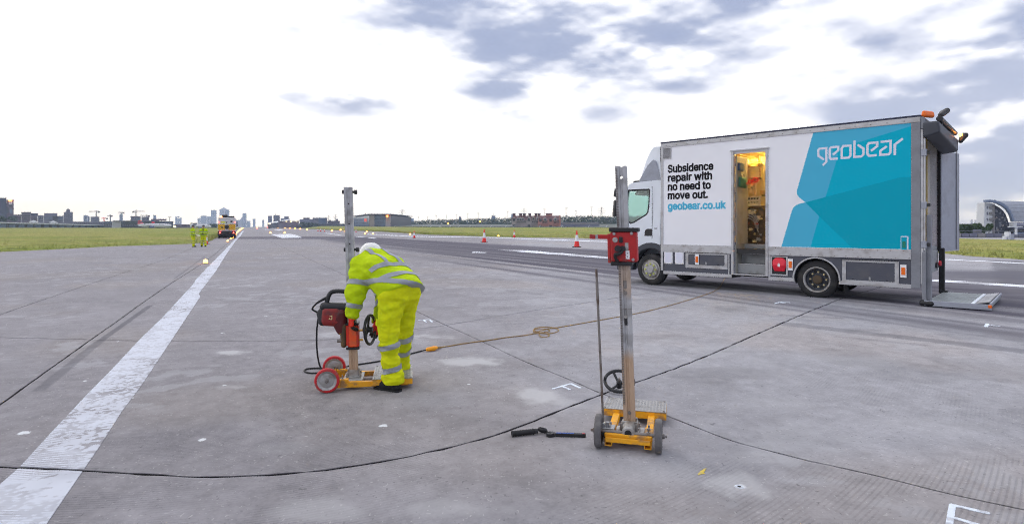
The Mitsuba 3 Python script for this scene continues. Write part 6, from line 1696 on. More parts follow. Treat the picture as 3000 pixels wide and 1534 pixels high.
for i in range(14):
    t0, t1 = i / 14, (i + .88) / 14
    xa, xb = x0 + (x1 - x0) * t0, x0 + (x1 - x0) * t1
    za, zb = D(0, 561.5 - 3.0 * t0, 698)[2], D(0, 561.5 - 3.0 * t1, 698)[2]
    zc, zd = D(0, 557 - 7 * t0, 698)[2], D(0, 557 - 7 * t1, 698)[2]
    add('roof_panel', trimesh.convex.convex_hull(np.array([[xa, 697, za], [xb, 697, zb], [xa, 697, za + .3], [xb, 697, zb + .3], [xa, 722, zc], [xb, 722, zd], [xa, 722, zc + .3], [xb, 722, zd + .3]])), 'white_metal', k, smooth=False)
k = block('hangar', 'purple-grey hangar with three bright lamps under its eaves', 'hangar', 700, 752, 556.2, 640, 'brick_violet', 40)
add('roof', slab(699, 753, D(0, 556.1, 638)[2], D(0, 555.2, 638)[2], 637, 40), 'slate', k, smooth=False)
for px in (720.5, 732.5, 746):
    add('lamp', trimesh.creation.icosphere(2, .45).apply_translation(D(px, 557, 636)), 'lamp_warm', k, emitter=LAMP_WARM)
k = block('office_block', 'blue-grey low office block right of the purple hangar', 'building', 753.5, 790, 551, 620, 'concrete_wall', 25, (755, 789, 552.5, 561, 620, 14, 3, 'blue_glass'))
add('upper_storey', bx(763, 779.5, 547.2, 625, 18, 8), 'slate', k, smooth=False)
k = block('office_block', 'blue-grey office block with a pale wing left of the drill stand mast', 'building', 786, 823, 547.2, 600, 'concrete_wall', 25, (787, 801, 549, 555, 600, 6, 2))
add('glazed_wing', bx(801, 819.5, 547.6, 599, 1), 'blue_glass', k, smooth=False)
windows(k, 802, 819, 549, 560, 598.5, 7, 5, 'tower_glass', .8, .75)
k = block('office_block', 'brownish low block with roof turrets behind the left drill stand', 'building', 823.5, 855, 555, 620, 'brick_violet', 25, (825, 854, 556.5, 561, 620, 10, 2))
add('turret', bx(844, 850.5, 550.5, 625, 10, 7), 'brick_violet', k, smooth=False)
add('turret', bx(829, 832.5, 552.6, 625, 8, 7), 'slate', k, smooth=False)
block('dark_wall', 'long dark wall at the grass edge left of the glass terminal', 'wall', 796, 878, 563.5, 560, 'dark_cladding', 2)
# white-roofed pier, hangars, trees left
k = thing('glass_pier', 'long white-roofed glass pier along the far edge of the left grass', 'pier')
YP = 400
pa, pb = D(-60, 559.2, 330), D(262, 567.4, 440)
for i in range(48):
    t0, t1 = i / 48, (i + .86) / 48
    q0, q1 = pa * (1 - t0) + pb * t0, pa * (1 - t1) + pb * t1
    add('glass_panel', bar((q0[0], q0[1], .5 * q0[2]), (q1[0], q1[1], .5 * q1[2]), .3, q0[2] * .98), 'blue_glass' if i % 3 else 'window_dark', k, smooth=False)
add('roof', cat(bar(pa + [0, 0, .25], pb + [0, 0, .25], 3.0, .55)), 'white_metal', k, smooth=False)
add('base_wall', bar((pa[0], pa[1] - .6, .35), (pb[0], pb[1] - .6, .35), .5, 1.6), 'brick_violet', k, smooth=False)
for c in ((85, 558.6), (135, 559.8)):
    a = D(c[0], c[1], 372 if c[0] < 100 else 388)
    q = add('roof_canopy', hullsph([(a[0] - 2.6, a[1], a[2] + .2, .3), (a[0] + 2.6, a[1], a[2] - .1, .3), (a[0], a[1], a[2] + .9, .3)]), 'white_metal', k)
block('hangar', 'small white hangar behind the standing men', 'hangar', 497, 521, 562.4, 640, 'white_metal', 25)
block('hangar', 'dark square hangar left of the small white one', 'hangar', 478.5, 496, 560.5, 600, 'dark_cladding', 25, (480, 495, 562, 566, 600, 6, 1, 'concrete_wall'))
block('low_range', 'low brown terminal wing with bright lamps left of the standing men', 'building', 436.5, 478, 564, 520, 'brick_violet', 20, (438, 477, 565.5, 568.5, 520, 16, 1))
for px, py, lb in ((470, 562.3, 'left one of two bright high lamps left of the standing men'), (479, 562.8, 'right one of two bright high lamps left of the standing men'), (438, 569.3, 'left one of two low bright lamps right of the airliner noses'), (441.5, 570, 'right one of two low bright lamps right of the airliner noses')):
    a = D(px, py, 505)
    kl = thing('apron_lamp', lb, 'lamp', 'bright lamps over the terminal apron')
    add('head', trimesh.creation.icosphere(2, .38).apply_translation(a), 'lamp_warm', kl, emitter=LAMP_WARM)
    add('post', cyl((a[0], a[1] + .3, 0), (a[0], a[1] + .3, a[2]), .12, 8), 'lattice_steel', kl)


def airliner(label, nose, tail, py, Y, h_body, tail_top, colors):
    k = thing('airliner', label, 'airliner')
    a, b = D(tail, py, Y), D(nose, py, Y)
    L = np.linalg.norm(b - a); d = (b - a) / L; r = h_body / 2
    pr = [(.02, 0), (r * .30, L * .04), (r * .72, L * .16), (r, L * .30), (r, L * .84), (r * .86, L * .92), (r * .55, L * .97), (0, L)]
    add('fuselage', moved(lathe(pr, (0, 0, 0), (1, 0, 0), 20), mat(d, np.cross([0, 0, 1], d), (0, 0, 1), a)), 'plane_white', k)
    Mx = mat(d, (0, 0, 1), np.cross(d, [0, 0, 1]), a)
    H = D(0, tail_top, Y)[2] - a[2]
    fin = Polygon([(L * .01, r * .3), (L * .20, r * .8), (L * .095, H), (L * .015, H)])
    n = len(colors)
    for i, c in enumerate(colors):
        g = fin.intersection(Polygon([(-L, r * .2 + (H - r * .2) * i / n - .12 * L), (L, r * .2 + (H - r * .2) * i / n + .06 * L), (L, r * .2 + (H - r * .2) * (i + 1) / n + .06 * L), (-L, r * .2 + (H - r * .2) * (i + 1) / n - .12 * L)]))
        if not g.is_empty and g.area > .05:
            add('tail_fin', moved(prism(g, .4, (0, 0, -.2)), Mx), c, k, smooth=False)
    add('tailplane', moved(prism([(L * .01, 0), (L * .10, 0), (L * .03, 3.2), (-L * .01, 3.2)], .2), mat(d, np.cross([0, 0, 1], d), (0, 0, 1), a + [0, 0, r * .4])), 'plane_white', k, smooth=False)
    wn = np.cross([0, 0, 1], d)
    for s in (-1, 1):
        add('wing', moved(trimesh.convex.convex_hull(np.array([[L * .40, s * r * .5, -.5], [L * .58, s * r * .5, -.5], [L * .34, s * L * .42, .6], [L * .38, s * L * .42, .6], [L * .40, s * r * .5, -.1], [L * .58, s * r * .5, -.1], [L * .34, s * L * .42, .75], [L * .38, s * L * .42, .75]])), mat(d, wn, (0, 0, 1), a)), 'white_metal', k, smooth=False)
        add('engine', moved(cyl((L * .48, s * L * .15, -1.1), (L * .60, s * L * .15, -1.1), .8, 12), mat(d, wn, (0, 0, 1), a)), 'plane_blue', k)
    for f in (.46, .90):
        add('undercarriage', moved(box(L * f - .15, L * f + .15, -.5, .5, -a[2], -r * .7), mat(d, wn, (0, 0, 1), a)), 'lattice_steel', k, smooth=False)
    wz = [moved(box(L * t, L * t + .28, -r * 1.004 - .01, -r * .96, r * .18, r * .45), mat(d, wn, (0, 0, 1), a)) for t in np.linspace(.30, .88, 26)]
    tag(add('cabin_windows', cat(*wz), 'window_dark', k, smooth=False), kind='stuff')
    return k


airliner('front airliner with a red, white and blue tail parked before the terminal', 425, 346, 567, 415, 2.5, 552.8, ['cone_red', 'plane_white', 'cone_red', 'plane_blue', 'cone_red'])
airliner('airliner half hidden behind the front one, its nose farthest right', 432, 381, 567.2, 424, 2.3, 552.6, ['plane_white', 'plane_blue', 'cone_red', 'plane_blue'])
airliner('pale airliner parked behind the two standing men', 532, 477, 569.2, 440, 2.1, 561, ['plane_white', 'plane_white'])


def lattice(k, base, h, w0, w1, name='frame', m='lattice_steel', r=.12, bays=7):
    """A tapering lattice mast of four legs with cross bracing."""
    parts = []
    lv = [(i / bays, w0 + (w1 - w0) * (i / bays) ** .7) for i in range(bays + 1)]
    cor = lambda t, w: [np.array(base) + [sx * w / 2, sy * w / 2, h * t] for sx, sy in ((-1, -1), (1, -1), (1, 1), (-1, 1))]
    for (t0, wa), (t1, wb) in zip(lv[:-1], lv[1:]):
        c0, c1 = cor(t0, wa), cor(t1, wb)
        for i in range(4):
            parts.append(tube([c0[i], c1[i]], r, 4)); parts.append(tube([c0[i], c1[(i + 1) % 4]], r * .6, 3))
            parts.append(tube([c0[(i + 1) % 4], c1[i]], r * .6, 3))
    return add(name, cat(*parts), m, k, smooth=False)


def pylon(label, px, top, Y, arm=1.0, group=None):
    k = thing('pylon', label, 'pylon', group)
    a = D(px, top, Y); h = a[2]
    lattice(k, (a[0], Y, 0), h, h * .17, h * .02, r=h * .0045)
    for t, w in ((.72, .15), (.83, .20), (.93, .13)):
        z = h * t; w *= h * arm
        add('arm', cat(*[tube([(a[0] + s * .02 * h, Y, z + .02 * h), (a[0] + s * w, Y, z)], h * .0035, 4) for s in (-1, 1)], *[tube([(a[0] + s * .02 * h, Y, z - .005 * h), (a[0] + s * w, Y, z)], h * .003, 4) for s in (-1, 1)],
                       *[tube([(a[0] + s * w, Y, z), (a[0] + s * w, Y, z - .04 * h)], h * .003, 4) for s in (-1, 1)]), 'lattice_steel', k, smooth=False)


for px, top, Y, lb in ((827, 541.5, 900, 'left one of two small pylons just left of the left drill stand mast'), (843.5, 539, 850, 'right one of two small pylons just left of the left drill stand mast'),
                       (920, 535.6, 950, 'pylon standing behind the roof of the glass terminal'), (1011.5, 526, 620, 'tall lattice pylon right of the glass terminal'), (1318, 523, 800, 'lattice pylon behind the left brick house'), (1513, 520.6, 700, 'lattice pylon just left of the bare drill stand mast')):
    pylon(lb, px, top, Y)


def crane(label, px, top, ybase, Y, jib0, jib1, pyj, m='crane_steel'):
    k = thing('tower_crane', label, 'crane')
    a, b, c = D(px, top, Y), D(px, ybase, Y), D(px, pyj, Y)
    w = .0011 * Y
    lattice(k, b, a[2] - b[2], w * 1.2, w * .5, 'mast', m, r=w * .22, bays=8)
    j0, j1 = D(jib0, pyj, Y), D(jib1, pyj - .6, Y)
    add('jib', cat(tube([j0, j1], w * .28, 4), tube([j0 + [0, 0, w], c + [0, 0, w], j1 + [0, 0, w * .4]], w * .18, 4), *[tube([j0 + (j1 - j0) * t, j0 + (j1 - j0) * (t + .05) + [0, 0, w * .8]], w * .12, 3) for t in np.arange(0, .95, .05)]), m, k, smooth=False)
    s = j0 if abs(jib0 - px) < abs(jib1 - px) else j1
    add('counterweight', box(s[0] - w, s[0] + w, Y - w, Y + w, s[2] - w * 1.6, s[2] + w * .4), 'slate', k, smooth=False)
    add('stay', cat(tube([a, j0 + (j1 - j0) * .12], w * .10, 3), tube([a, j0 + (j1 - j0) * .85], w * .10, 3)), m, k, smooth=False)


crane('tower crane over the square grey block, first from the left', 242.3, 529.3, 544.5, 650, 223.5, 249.2, 532.6)
crane('small double tower crane left of the terminal columns', 277.7, 539.4, 557, 800, 270, 281, 543)
crane('tiny tower crane on top of the pale blue tower', 305.2, 533.5, 538.5, 1005, 297, 310.5, 534.8)
crane('tower crane above the pair of dark grey blocks, tallest of all', 342, 528, 543.6, 630, 335.5, 364, 532)
crane('low tower crane behind the right dark grey block', 369.3, 540, 546, 640, 354, 375, 542.8)
crane('small red-jibbed crane beside the terminal', 262, 547.2, 556.5, 700, 255, 269, 549.3, 'cone_red')
k = thing('light_mast', 'flood light mast standing on the terminal roof right of the airliners', 'light mast')
a = D(427, 546.8, 470); add('post', cyl((a[0], a[1], 5), a, .22, 8), 'lattice_steel', k); add('head', box(a[0] - 1.0, a[0] + 1.0, a[1] - .4, a[1] + .4, a[2], a[2] + .5), 'lattice_steel', k, smooth=False)

# glass terminal at the middle
k = thing('glass_terminal', 'broad glass building with concrete piers and an overhanging roof behind the left drill stand', 'building')
Yg = 430
L0, L1, L2 = D(886, 542.6, 520), D(929, 539.6, Yg), D(981.5, 539.6, Yg)
z1 = L1[2]
for (p, q, n, mm) in ((L0, D(929, 540, Yg), 11, 'blue_glass'), (D(941.6, 540, Yg), D(970, 540, Yg), 7, 'blue_glass')):
    for i in range(n):
        a, b = p + (q - p) * i / n, p + (q - p) * (i + .94) / n
        for j in range(4):
            z0_, z1_ = z1 * j / 4.2, z1 * (j + .90) / 4.2
            add('glass_panel', bar((a[0], a[1], (z0_ + z1_) / 2), (b[0], b[1], (z0_ + z1_) / 2), .3, z1_ - z0_), mm, k, smooth=False)
add('inner_core', trimesh.convex.convex_hull(np.array([[x, y, z] for x, y in ((L0[0] + 1, L0[1] + 1), (L1[0], Yg + 1), (L2[0], Yg + 1), (L2[0], Yg + 90), (L0[0] + 1, L0[1] + 60)) for z in (0, z1 - .5)])), 'dark_cladding', k, smooth=False)
for p0_, p1_ in ((929, 941.6), (970, 981.5)):
    a, b = D(p0_, 540, Yg - .6), D(p1_, 540, Yg - .6)
    add('pier', box(a[0], b[0], Yg - .6, Yg + .9, 0, z1 - .1), 'stone_pale', k, smooth=False)
add('roof', trimesh.convex.convex_hull(np.array([[x, y, z] for x, y in ((L0[0] - 1, L0[1]), (L1[0], Yg - 3), (D(986, 0, Yg)[0], Yg - 3), (D(986, 0, Yg)[0], Yg + 90), (L0[0], L0[1] + 60)) for z in (z1 + .02, z1 + .55)])), 'slate', k, smooth=False)
add('red_sign', bar(D(917, 553, 452) + [0, -1, 0], D(923.5, 553.5, 441) + [0, -1, 0], .2, 2.4), 'cone_red', k, smooth=False)
add('lamp', trimesh.creation.icosphere(2, .45).apply_translation(D(974.3, 543, Yg - 1.2)), 'lamp_amber', k, emitter=LAMP_AMBER)
block('tower_block', 'blue-grey tower block right of the tall pylon', 'tower block', 1018, 1028.6, 544.2, 900, 'slate', 25, (1018.6, 1028.2, 546, 553, 900, 5, 4, 'pale_tower'))
block('tower_block', 'low hazy block right of the blue-grey tower block', 'tower block', 1033.5, 1041, 549, 1500, 'tower_glass', 25)
block('tower_block', 'small blue-grey tower block over the wood, in the gap between two lamp posts', 'tower block', 1154.2, 1160.6, 544.8, 900, 'slate', 25, (1154.6, 1160.2, 546.5, 552, 900, 3, 3, 'pale_tower'))
k = block('tower_block', 'blue-grey tower block with a roof mast left of the brick houses', 'tower block', 1236.4, 1246, 541.8, 900, 'tower_glass', 25, (1237, 1245.6, 543.5, 551, 900, 4, 4, 'slate'))
a = D(1241, 541.8, 905); add('antenna', cyl(a, a + [0, 0, 4], .25, 8), 'lattice_steel', k)
block('tower_block', 'pale blue tower rising behind the left end of the brick houses', 'tower block', 1286, 1292, 538, 950, 'pale_tower', 25, (1286.4, 1291.6, 540, 548, 950, 3, 4))


# brick houses: pitched roofs, gables, dormers, chimneys
def gable_house(k, px0, px1, eave, ridge, base, Y, depth, mw, mr, gables=(), chim=(), dorm=(), wins=None):
    x0, x1 = D(px0, 0, Y)[0], D(px1, 0, Y)[0]
    ze, zr, zb = D(0, eave, Y)[2], D(0, ridge, Y)[2], 0
    add('wall', box(x0, x1, Y, Y + depth, zb, ze), mw, k, smooth=False)
    r = add('roof', trimesh.convex.convex_hull(np.array([[x0 - .3, Y - .4, ze], [x1 + .3, Y - .4, ze], [x0 - .3, Y + depth + .4, ze], [x1 + .3, Y + depth + .4, ze], [x0 + .6, Y + depth / 2, zr], [x1 - .6, Y + depth / 2, zr]])), mr, k, smooth=False)
    for p0_, p1_, top in gables:
        a, b = D(p0_, 0, Y)[0], D(p1_, 0, Y)[0]; zt = D(0, top, Y)[2]
        g = add('gable', prism([(a, 0), (b, 0), (b, ze), ((a + b) / 2, zt), (a, ze)], 1.2, (0, Y + .1, 0), (1, 0, 0), (0, 0, 1)), 'stone_pale' if mw != 'brick_red' else 'brick_red', k, smooth=False)
        c = (a + b) / 2
        add('window', box(c - .7, c + .7, Y - 1.2, Y - 1.101, ze - .6, ze + 1.0), 'window_dark', g, smooth=False)
        add('window', box(c - .7, c + .7, Y - 1.2, Y - 1.101, ze - 4.2, ze - 2.4), 'window_dark', g, smooth=False)
    for px, w in chim:
        c = D(px, 0, Y)[0]
        zc = zr + 1.0
        q = add('chimney', box(c - w * .32, c + w * .32, Y + depth / 2 - .8, Y + depth / 2 + .8, zr - 2, zc), mr if mw != 'brick_red' else 'brick_red', k, smooth=False)
        add('chimney_cap', box(c - w * .32 - .15, c + w * .32 + .15, Y + depth / 2 - 1.0, Y + depth / 2 + 1.0, zc + .01, zc + .3), 'slate', q, smooth=False)
    for px, z in dorm:
        c = D(px, 0, Y)[0]; zz = D(0, z, Y)[2]
        dmr = add('dormer', prism([(c - .9, zz - 1.4), (c + .9, zz - 1.4), (c + .9, zz), (c, zz + .9), (c - .9, zz)], 4.0, (0, Y + 3.0, 0), (1, 0, 0), (0, 0, 1)), 'stone_pale', k, smooth=False)
        add('pane', box(c - .5, c + .5, Y - 1.05, Y - 1.003, zz - 1.1, zz - .1), 'window_dark', dmr, smooth=False)
    if wins:
        windows(k, *wins)


YH = 330
k = thing('brick_house', 'long pinkish brick house with many chimneys, left one of two behind the grass', 'house')
gable_house(k, 1288, 1358, 553.5, 542, 564, YH, 9, 'stone_pale', 'roof_red', [(1287, 1299, 544), (1324, 1337, 542.5)], [(1293.5, 2.2), (1310, 2.6), (1319.5, 2.4), (1333, 2.2), (1349, 2.2), (1357, 2.4)], [(1303, 549), (1309, 549), (1315, 549), (1342, 547.5), (1352, 547.5)],
            (1300, 1323, 555.5, 560.5, YH, 8, 1, 'window_dark', .45, .7))
windows(k, 1338, 1357, 555.5, 560.5, YH, 6, 1, 'window_dark', .45, .7)
k = thing('brick_house', 'red brick house with two red chimneys, right one of two behind the grass', 'house')
gable_house(k, 1354, 1411, 554.5, 541.5, 564, YH - 4, 13, 'brick_red', 'roof_red', [(1354.5, 1364, 548.5), (1378, 1391, 548)], [(1380.5, 3.6), (1388, 2.0)], [(1371, 549.5), (1397, 549)], (1364, 1377, 556, 561, YH - 4, 5, 1, 'window_dark', .45, .7))
windows(k, 1393, 1410, 556, 561, YH - 4, 5, 1, 'window_dark', .45, .7)
add('chimney_stack', box(D(1404.5, 0, YH)[0], D(1408, 0, YH)[0], YH - 6.2, YH - 5, 0, D(0, 541.8, YH)[2]), 'brick_red', k, smooth=False)
block('grey_wall', 'long grey wall between the red brick house and the bare drill stand', 'wall', 1412, 1508, 558.6, 315, 'concrete_wall', 1.0, (1414, 1506, 559.3, 564, 315, 18, 1, 'rail_concrete', .92, .86))

# scrub ground beyond the fence and the far wood
P_ = np.array([D(690, 567.2, 700), D(1000, 568.6, 430), D(1250, 570.6, 335), D(1463, 570.8, 285), D(1700, 574, 205), D(2000, 586, 124)])
Q_ = np.array([D(690, 565.5, 1200), D(1000, 563.6, 620), D(1250, 563.6, 520), D(1463, 563, 480), D(1700, 563, 420), D(2000, 566, 400)])
scene['scrub_ground'] = mikit.ply((np.vstack([P_, Q_]), np.array([[i, i + 1, 7 + i, 6 + i] for i in range(5)])), 'scrub', smooth=True)
labels['scrub_ground'] = {'kind': 'structure', 'label': 'grey-green rough ground between the grass and the far wood'}


def foliage(ells, n, size, r):
    """Many small leaf faces scattered through the outer part of the ellipsoids (x, y, z, rx, ry, rz)."""
    e = np.array(ells, float)
    w = (e[:, 3] * e[:, 4] * e[:, 5]) ** .67
    i = r.choice(len(e), n, p=w / w.sum())
    d = r.normal(size=(n, 3)); d /= np.linalg.norm(d, axis=1, keepdims=True)
    rad = r.uniform(.45, 1.08, n) ** .5
    c = e[i, :3] + d * rad[:, None] * e[i, 3:]
    u = r.normal(size=(n, 3)); u /= np.linalg.norm(u, axis=1, keepdims=True)
    v = np.cross(u, r.normal(size=(n, 3))); v /= np.linalg.norm(v, axis=1, keepdims=True)
    s = size * r.uniform(.6, 1.4, (n, 1))
    V = np.stack([c - u * s, c + v * s * .7, c + u * s, c - v * s * .7], 1).reshape(-1, 3)
    q = np.arange(4 * n).reshape(-1, 4)
    return trimesh.Trimesh(V, np.vstack([q[:, :3], q[:, [0, 2, 3]]]), process=False)


rt = np.random.default_rng(11)
ell = []
for px in np.arange(1000, 1760, 4.2):
    Y = np.interp(px, [1000, 1250, 1450, 1760], [600, 520, 470, 430]) + rt.uniform(-15, 15)
    top = np.interp(px, [1000, 1012, 1040, 1090, 1180, 1250, 1300, 1420, 1470, 1560, 1760], [562, 558.5, 555, 552.5, 550.5, 548, 549, 544.5, 543.5, 542.5, 544]) + rt.normal(0, 1.0)
    a = D(px, top, Y)
    h = max(a[2], 2.2)
    ell.append((a[0], Y, h * .52, rt.uniform(2.2, 4.4), 4, h * .5))
    if rt.random() < .6:
        ell.append((a[0] + rt.uniform(-2, 2), Y - 4, h * .35, rt.uniform(2.0, 3.5), 3, h * .36))
scene['far_wood'] = mikit.ply(foliage(ell, 60000, .42, rt), 'leaf_dark', smooth=False)
labels['far_wood'] = {'kind': 'stuff', 'label': 'dark green far wood behind the fence, left and right of the brick houses', 'category': 'wood'}
ell = []
for px0, px1, top, Y in ((519, 533, 565.5, 620), (528, 549, 561.5, 600), (436, 440, 569, 520), (758, 786, 559, 560), (788, 800, 560.5, 560), (822, 880, 562, 640), (982, 1008, 563.5, 560)):
    for px in np.arange(px0, px1, 3.0):
        a = D(px, top + rt.uniform(0, 1.8), Y + rt.uniform(-6, 6)); ell.append((a[0], a[1], a[2] * .5, 2.2, 3, a[2] * .52))
scene['distant_bushes'] = mikit.ply(foliage(ell, 12000, .4, rt), 'leaf_dark', smooth=False)
labels['distant_bushes'] = {'kind': 'stuff', 'label': 'dark distant bushes among the buildings along the horizon', 'category': 'bushes'}


def tree(label, px, top, base, Y, wpx, m, n=900, size=.3, group=None, seed=1):
    r = np.random.default_rng(seed)
    k = thing('tree', label, 'tree', group)
    a, b = D(px, top, Y), D(px, base, Y)
    w = wpx / 1500 * Y / 2; h = a[2] - b[2]
    e = [(a[0] + r.normal(0, w * .45), Y + r.normal(0, w * .4), b[2] + h * r.uniform(.38, .80), w * r.uniform(.35, .6), w * r.uniform(.35, .6), h * r.uniform(.16, .28)) for _ in range(9)]
    add('crown', foliage(e, n, size, r), m, k, smooth=False)
    t = [tube([(a[0], Y, 0 if b[2] > 0 else b[2]), (a[0] + .1, Y, b[2] + h * .3), (a[0] + .1, Y, b[2] + h * .65)], np.array([.18, .13, .05]) * h * .12 + .03, 7)]
    for _ in range(4):
        q = e[r.integers(0, 9)]; t.append(tube([(a[0] + .05, Y, b[2] + h * .35), (q[0], q[1], q[2])], np.array([.06, .02]) * h * .12 + .02, 5))
    add('trunk', cat(*t), 'bark', k, smooth=False)


tree('round dark tree at the foot of the mill tower, cut by the left edge', 5, 542, 561, 440, 24, 'leaf_dark', 1200, .40, None, 3)
tree('round dark tree in front of the low pinkish brick range', 31, 544, 561, 442, 23, 'leaf_dark', 1200, .40, None, 4)
for i, (px, top, w) in enumerate(((2392, 561, 24), (2408, 564, 22), (2424, 562.5, 22), (2440, 563, 20), (2455, 560.5, 24), (2468, 563, 20), (2398, 570, 18), (2434, 571, 18))):
    tree((NTH[i] + ' green tree right of the open lorry door, in the tall back row' if i < 6 else ['left', 'right'][i - 6] + ' one of two low bushy trees in front of the green tree row'), px, top, 590, 112 + 4 * (i % 3), w, 'leaf_green', 1500, .16, 'trees between the lorry and the curved-roof building', 20 + i)
tree('young tree growing in front of the white end wall of the curved-roof building', 2487, 560.5, 588, 108, 17, 'leaf_green', 1100, .12, None, 41)

# lamp posts over the wood
for i, (px, top, Y) in enumerate(sorted(((1097, 542, 540), (1122.6, 541.6, 530), (1148.5, 540, 525), (1176, 538, 520), (1204, 536.6, 510), (1277, 532, 490), (1369.6, 526.5, 470), (1424, 524, 450), (1449, 530.8, 450), (1488, 521, 440), (1075, 545, 560), (1052, 546, 580)))):
    k = thing('lamp_post', NTH[i] + ' thin lamp post from the left rising from the wood behind the fence', 'lamp post', 'lamp posts along the wood')
    a = D(px, top, Y)
    add('post', cyl((a[0], Y, 0), a, .22, 6, .12), 'lattice_steel', k)
    add('head', box(a[0] - .9, a[0] + .9, Y - .3, Y + .3, a[2], a[2] + .3), 'lattice_steel', k, smooth=False)
for px, py, Y, lb in ((1127.6, 562.4, 400, 'lower left one of two amber lights glowing before the dark wood'), (1207.6, 556, 400, 'upper right one of two amber lights glowing before the dark wood'), (982, 558, 500, 'leftmost of three warm lights right of the glass terminal'), (1000, 560, 520, 'rightmost of three warm lights right of the glass terminal'), (991, 561.4, 515, 'middle one of three warm lights right of the glass terminal')):
    k = thing('street_light', lb, 'street light', 'warm lights before the wood')
    a = D(px, py, Y)
    add('globe', trimesh.creation.icosphere(2, .42).apply_translation(a), 'lamp_amber' if px > 1100 else 'lamp_warm', k, emitter=LAMP_AMBER if px > 1100 else LAMP_WARM)
    add('post', cyl((a[0], Y + .5, 0), (a[0], Y + .5, a[2]), .10, 6), 'lattice_steel', k)

# dark fence along the right grass, with slanting white posts
FP = [D(986, 569.4, 420), D(1081, 570.2, 378), D(1253, 570.9, 328), D(1463, 570.9, 279), D(1700, 574.5, 199)]
k = thing('perimeter_fence', 'long low dark fence with slanting white posts along the far edge of the right grass', 'fence')
FP = np.array(FP); FL = np.r_[0, np.cumsum(np.linalg.norm(np.diff(FP, axis=0), axis=1))]
at = lambda s: np.array([np.interp(s, FL, FP[:, j]) for j in range(3)])
n_ = 60
for i in range(n_):
    a, b = at(FL[-1] * i / n_), at(FL[-1] * (i + .97) / n_)
    add('board', bar(a - [0, 0, .45], b - [0, 0, .45], .12, 1.1), 'fence_dark', k, smooth=False)
for px in (994, 1040, 1065, 1084, 1109, 1137, 1160, 1187, 1236, 1274, 1297, 1317, 1365, 1418, 1485, 1540):
    s = np.interp(px, [p[0] / p[1] * 1500 + 1288 for p in FP], FL); a = at(s)
    add('slanting_post', bar(a + [0, -.2, -.2], a + [.55, -.2, .95], .22, .22), 'white_metal', k, smooth=False)
for px in (1009, 1230, 1286, 1386, 1427, 1466):
    s = np.interp(px, [p[0] / p[1] * 1500 + 1288 for p in FP], FL); a = at(s)
    add('stake', bar(a + [0, -.4, -1.2], a + [0, -.4, .1], .16, .16), 'stone_pale', k, smooth=False)

# the curved-roof building at the right edge, and the raised railway in front of it
Yc = 120
k = thing('curved_roof_building', 'white and grey building with a sweeping curved metal roof at the right edge', 'building')
X = lambda px, Y=Yc: D(px, 0, Y)[0]
Z = lambda py, Y=Yc: D(0, py, Y)[2]
add('white_wall', prism([(X(2474), Z(592)), (X(2496), Z(592)), (X(2496.5), Z(511)), (X(2477), Z(509.6))], 2.0, (0, Yc + 2, 0), (1, 0, 0), (0, 0, 1)), 'white_metal', k, smooth=False)
for py in (520, 535, 550):
    add('window', box(X(2482), X(2484.6), Yc - .08, Yc - .004, Z(py + 5), Z(py - 2)), 'concrete_wall', k, smooth=False)
    b_ = add('balcony', box(X(2488), X(2496), Yc - .30, Yc - .004, Z(py + 4), Z(py - 2.5)), 'rail_concrete', k, smooth=False)
add('pier', box(X(2496.4), X(2499.5), Yc - .3, Yc + 2, Z(592), Z(513)), 'rail_concrete', k, smooth=False)
arc = [(2469.5, 508.6), (2480, 508.0), (2492, 509.5), (2503, 513), (2514, 519), (2524, 527), (2531, 537), (2535, 547), (2538, 557)]
arcp = [(X(a), Z(b)) for a, b in arc]
end = Polygon([(X(2499.6), Z(592)), (X(2499.6), Z(512.4))] + [(X(a), Z(b + 2.2)) for a, b in arc[3:]] + [(X(2534), Z(592))])
add('end_wall', prism(end, 1.5, (0, Yc + 1.6, 0), (1, 0, 0), (0, 0, 1)), 'dark_cladding', k, smooth=False)
pr_ = np.random.default_rng(8)
for i in range(46):
    px, py = pr_.uniform(2500.5, 2532), pr_.uniform(516, 583)
    w, h = pr_.uniform(1.2, 4.6), pr_.uniform(2.0, 6.0)
    q = sbox(X(px), Z(py + h), X(px + w), Z(py))
    if end.buffer(-.15).contains(q):
        add('cladding_panel', prism(q, .05 + .02 * (i % 4), (0, Yc + .099, 0), (1, 0, 0), (0, 0, 1)), ['concrete_wall', 'rail_concrete', 'stone_pale', 'post_grey', 'window_dark'][i % 5 if i % 3 else 3], k, smooth=False)
roof = []
for i in range(len(arcp) - 1):
    (xa, za), (xb, zb) = arcp[i], arcp[i + 1]
    for j in range(1):
        add('edge_trim', trimesh.convex.convex_hull(np.array([[xa, Yc - 1.0, za], [xb, Yc - 1.0, zb], [xa, Yc - 1.0, za + .45], [xb + .3, Yc - 1.0, zb + .45], [xa, Yc - .4, za], [xb, Yc - .4, zb], [xa, Yc - .4, za + .45], [xb + .3, Yc - .4, zb + .45]])), 'pale_tower', k, smooth=False)
sec = [(X(2480), Z(507.6)), (X(2492), Z(507.2)), (X(2503), Z(510)), (X(2514), Z(516)), (X(2524), Z(524)), (X(2531), Z(534)), (X(2535.5), Z(546)), (X(2539), Z(558))]
dv = np.array([.93, .37, 0]) * 60
for i in range(len(sec) - 1):
    (xa, za), (xb, zb) = sec[i], sec[i + 1]
    o = np.array([0, Yc - .3, 0])
    q = np.array([[xa, 0, za], [xb, 0, zb], [xa, 0, za + .2], [xb + .1, 0, zb + .2]]) + o
    add('roof_sheet', trimesh.convex.convex_hull(np.vstack([q, q + dv * np.array([1, 1, 1])])), 'panel_grey', k, smooth=False)
a = np.array([X(2539), Yc + 1, Z(559)])
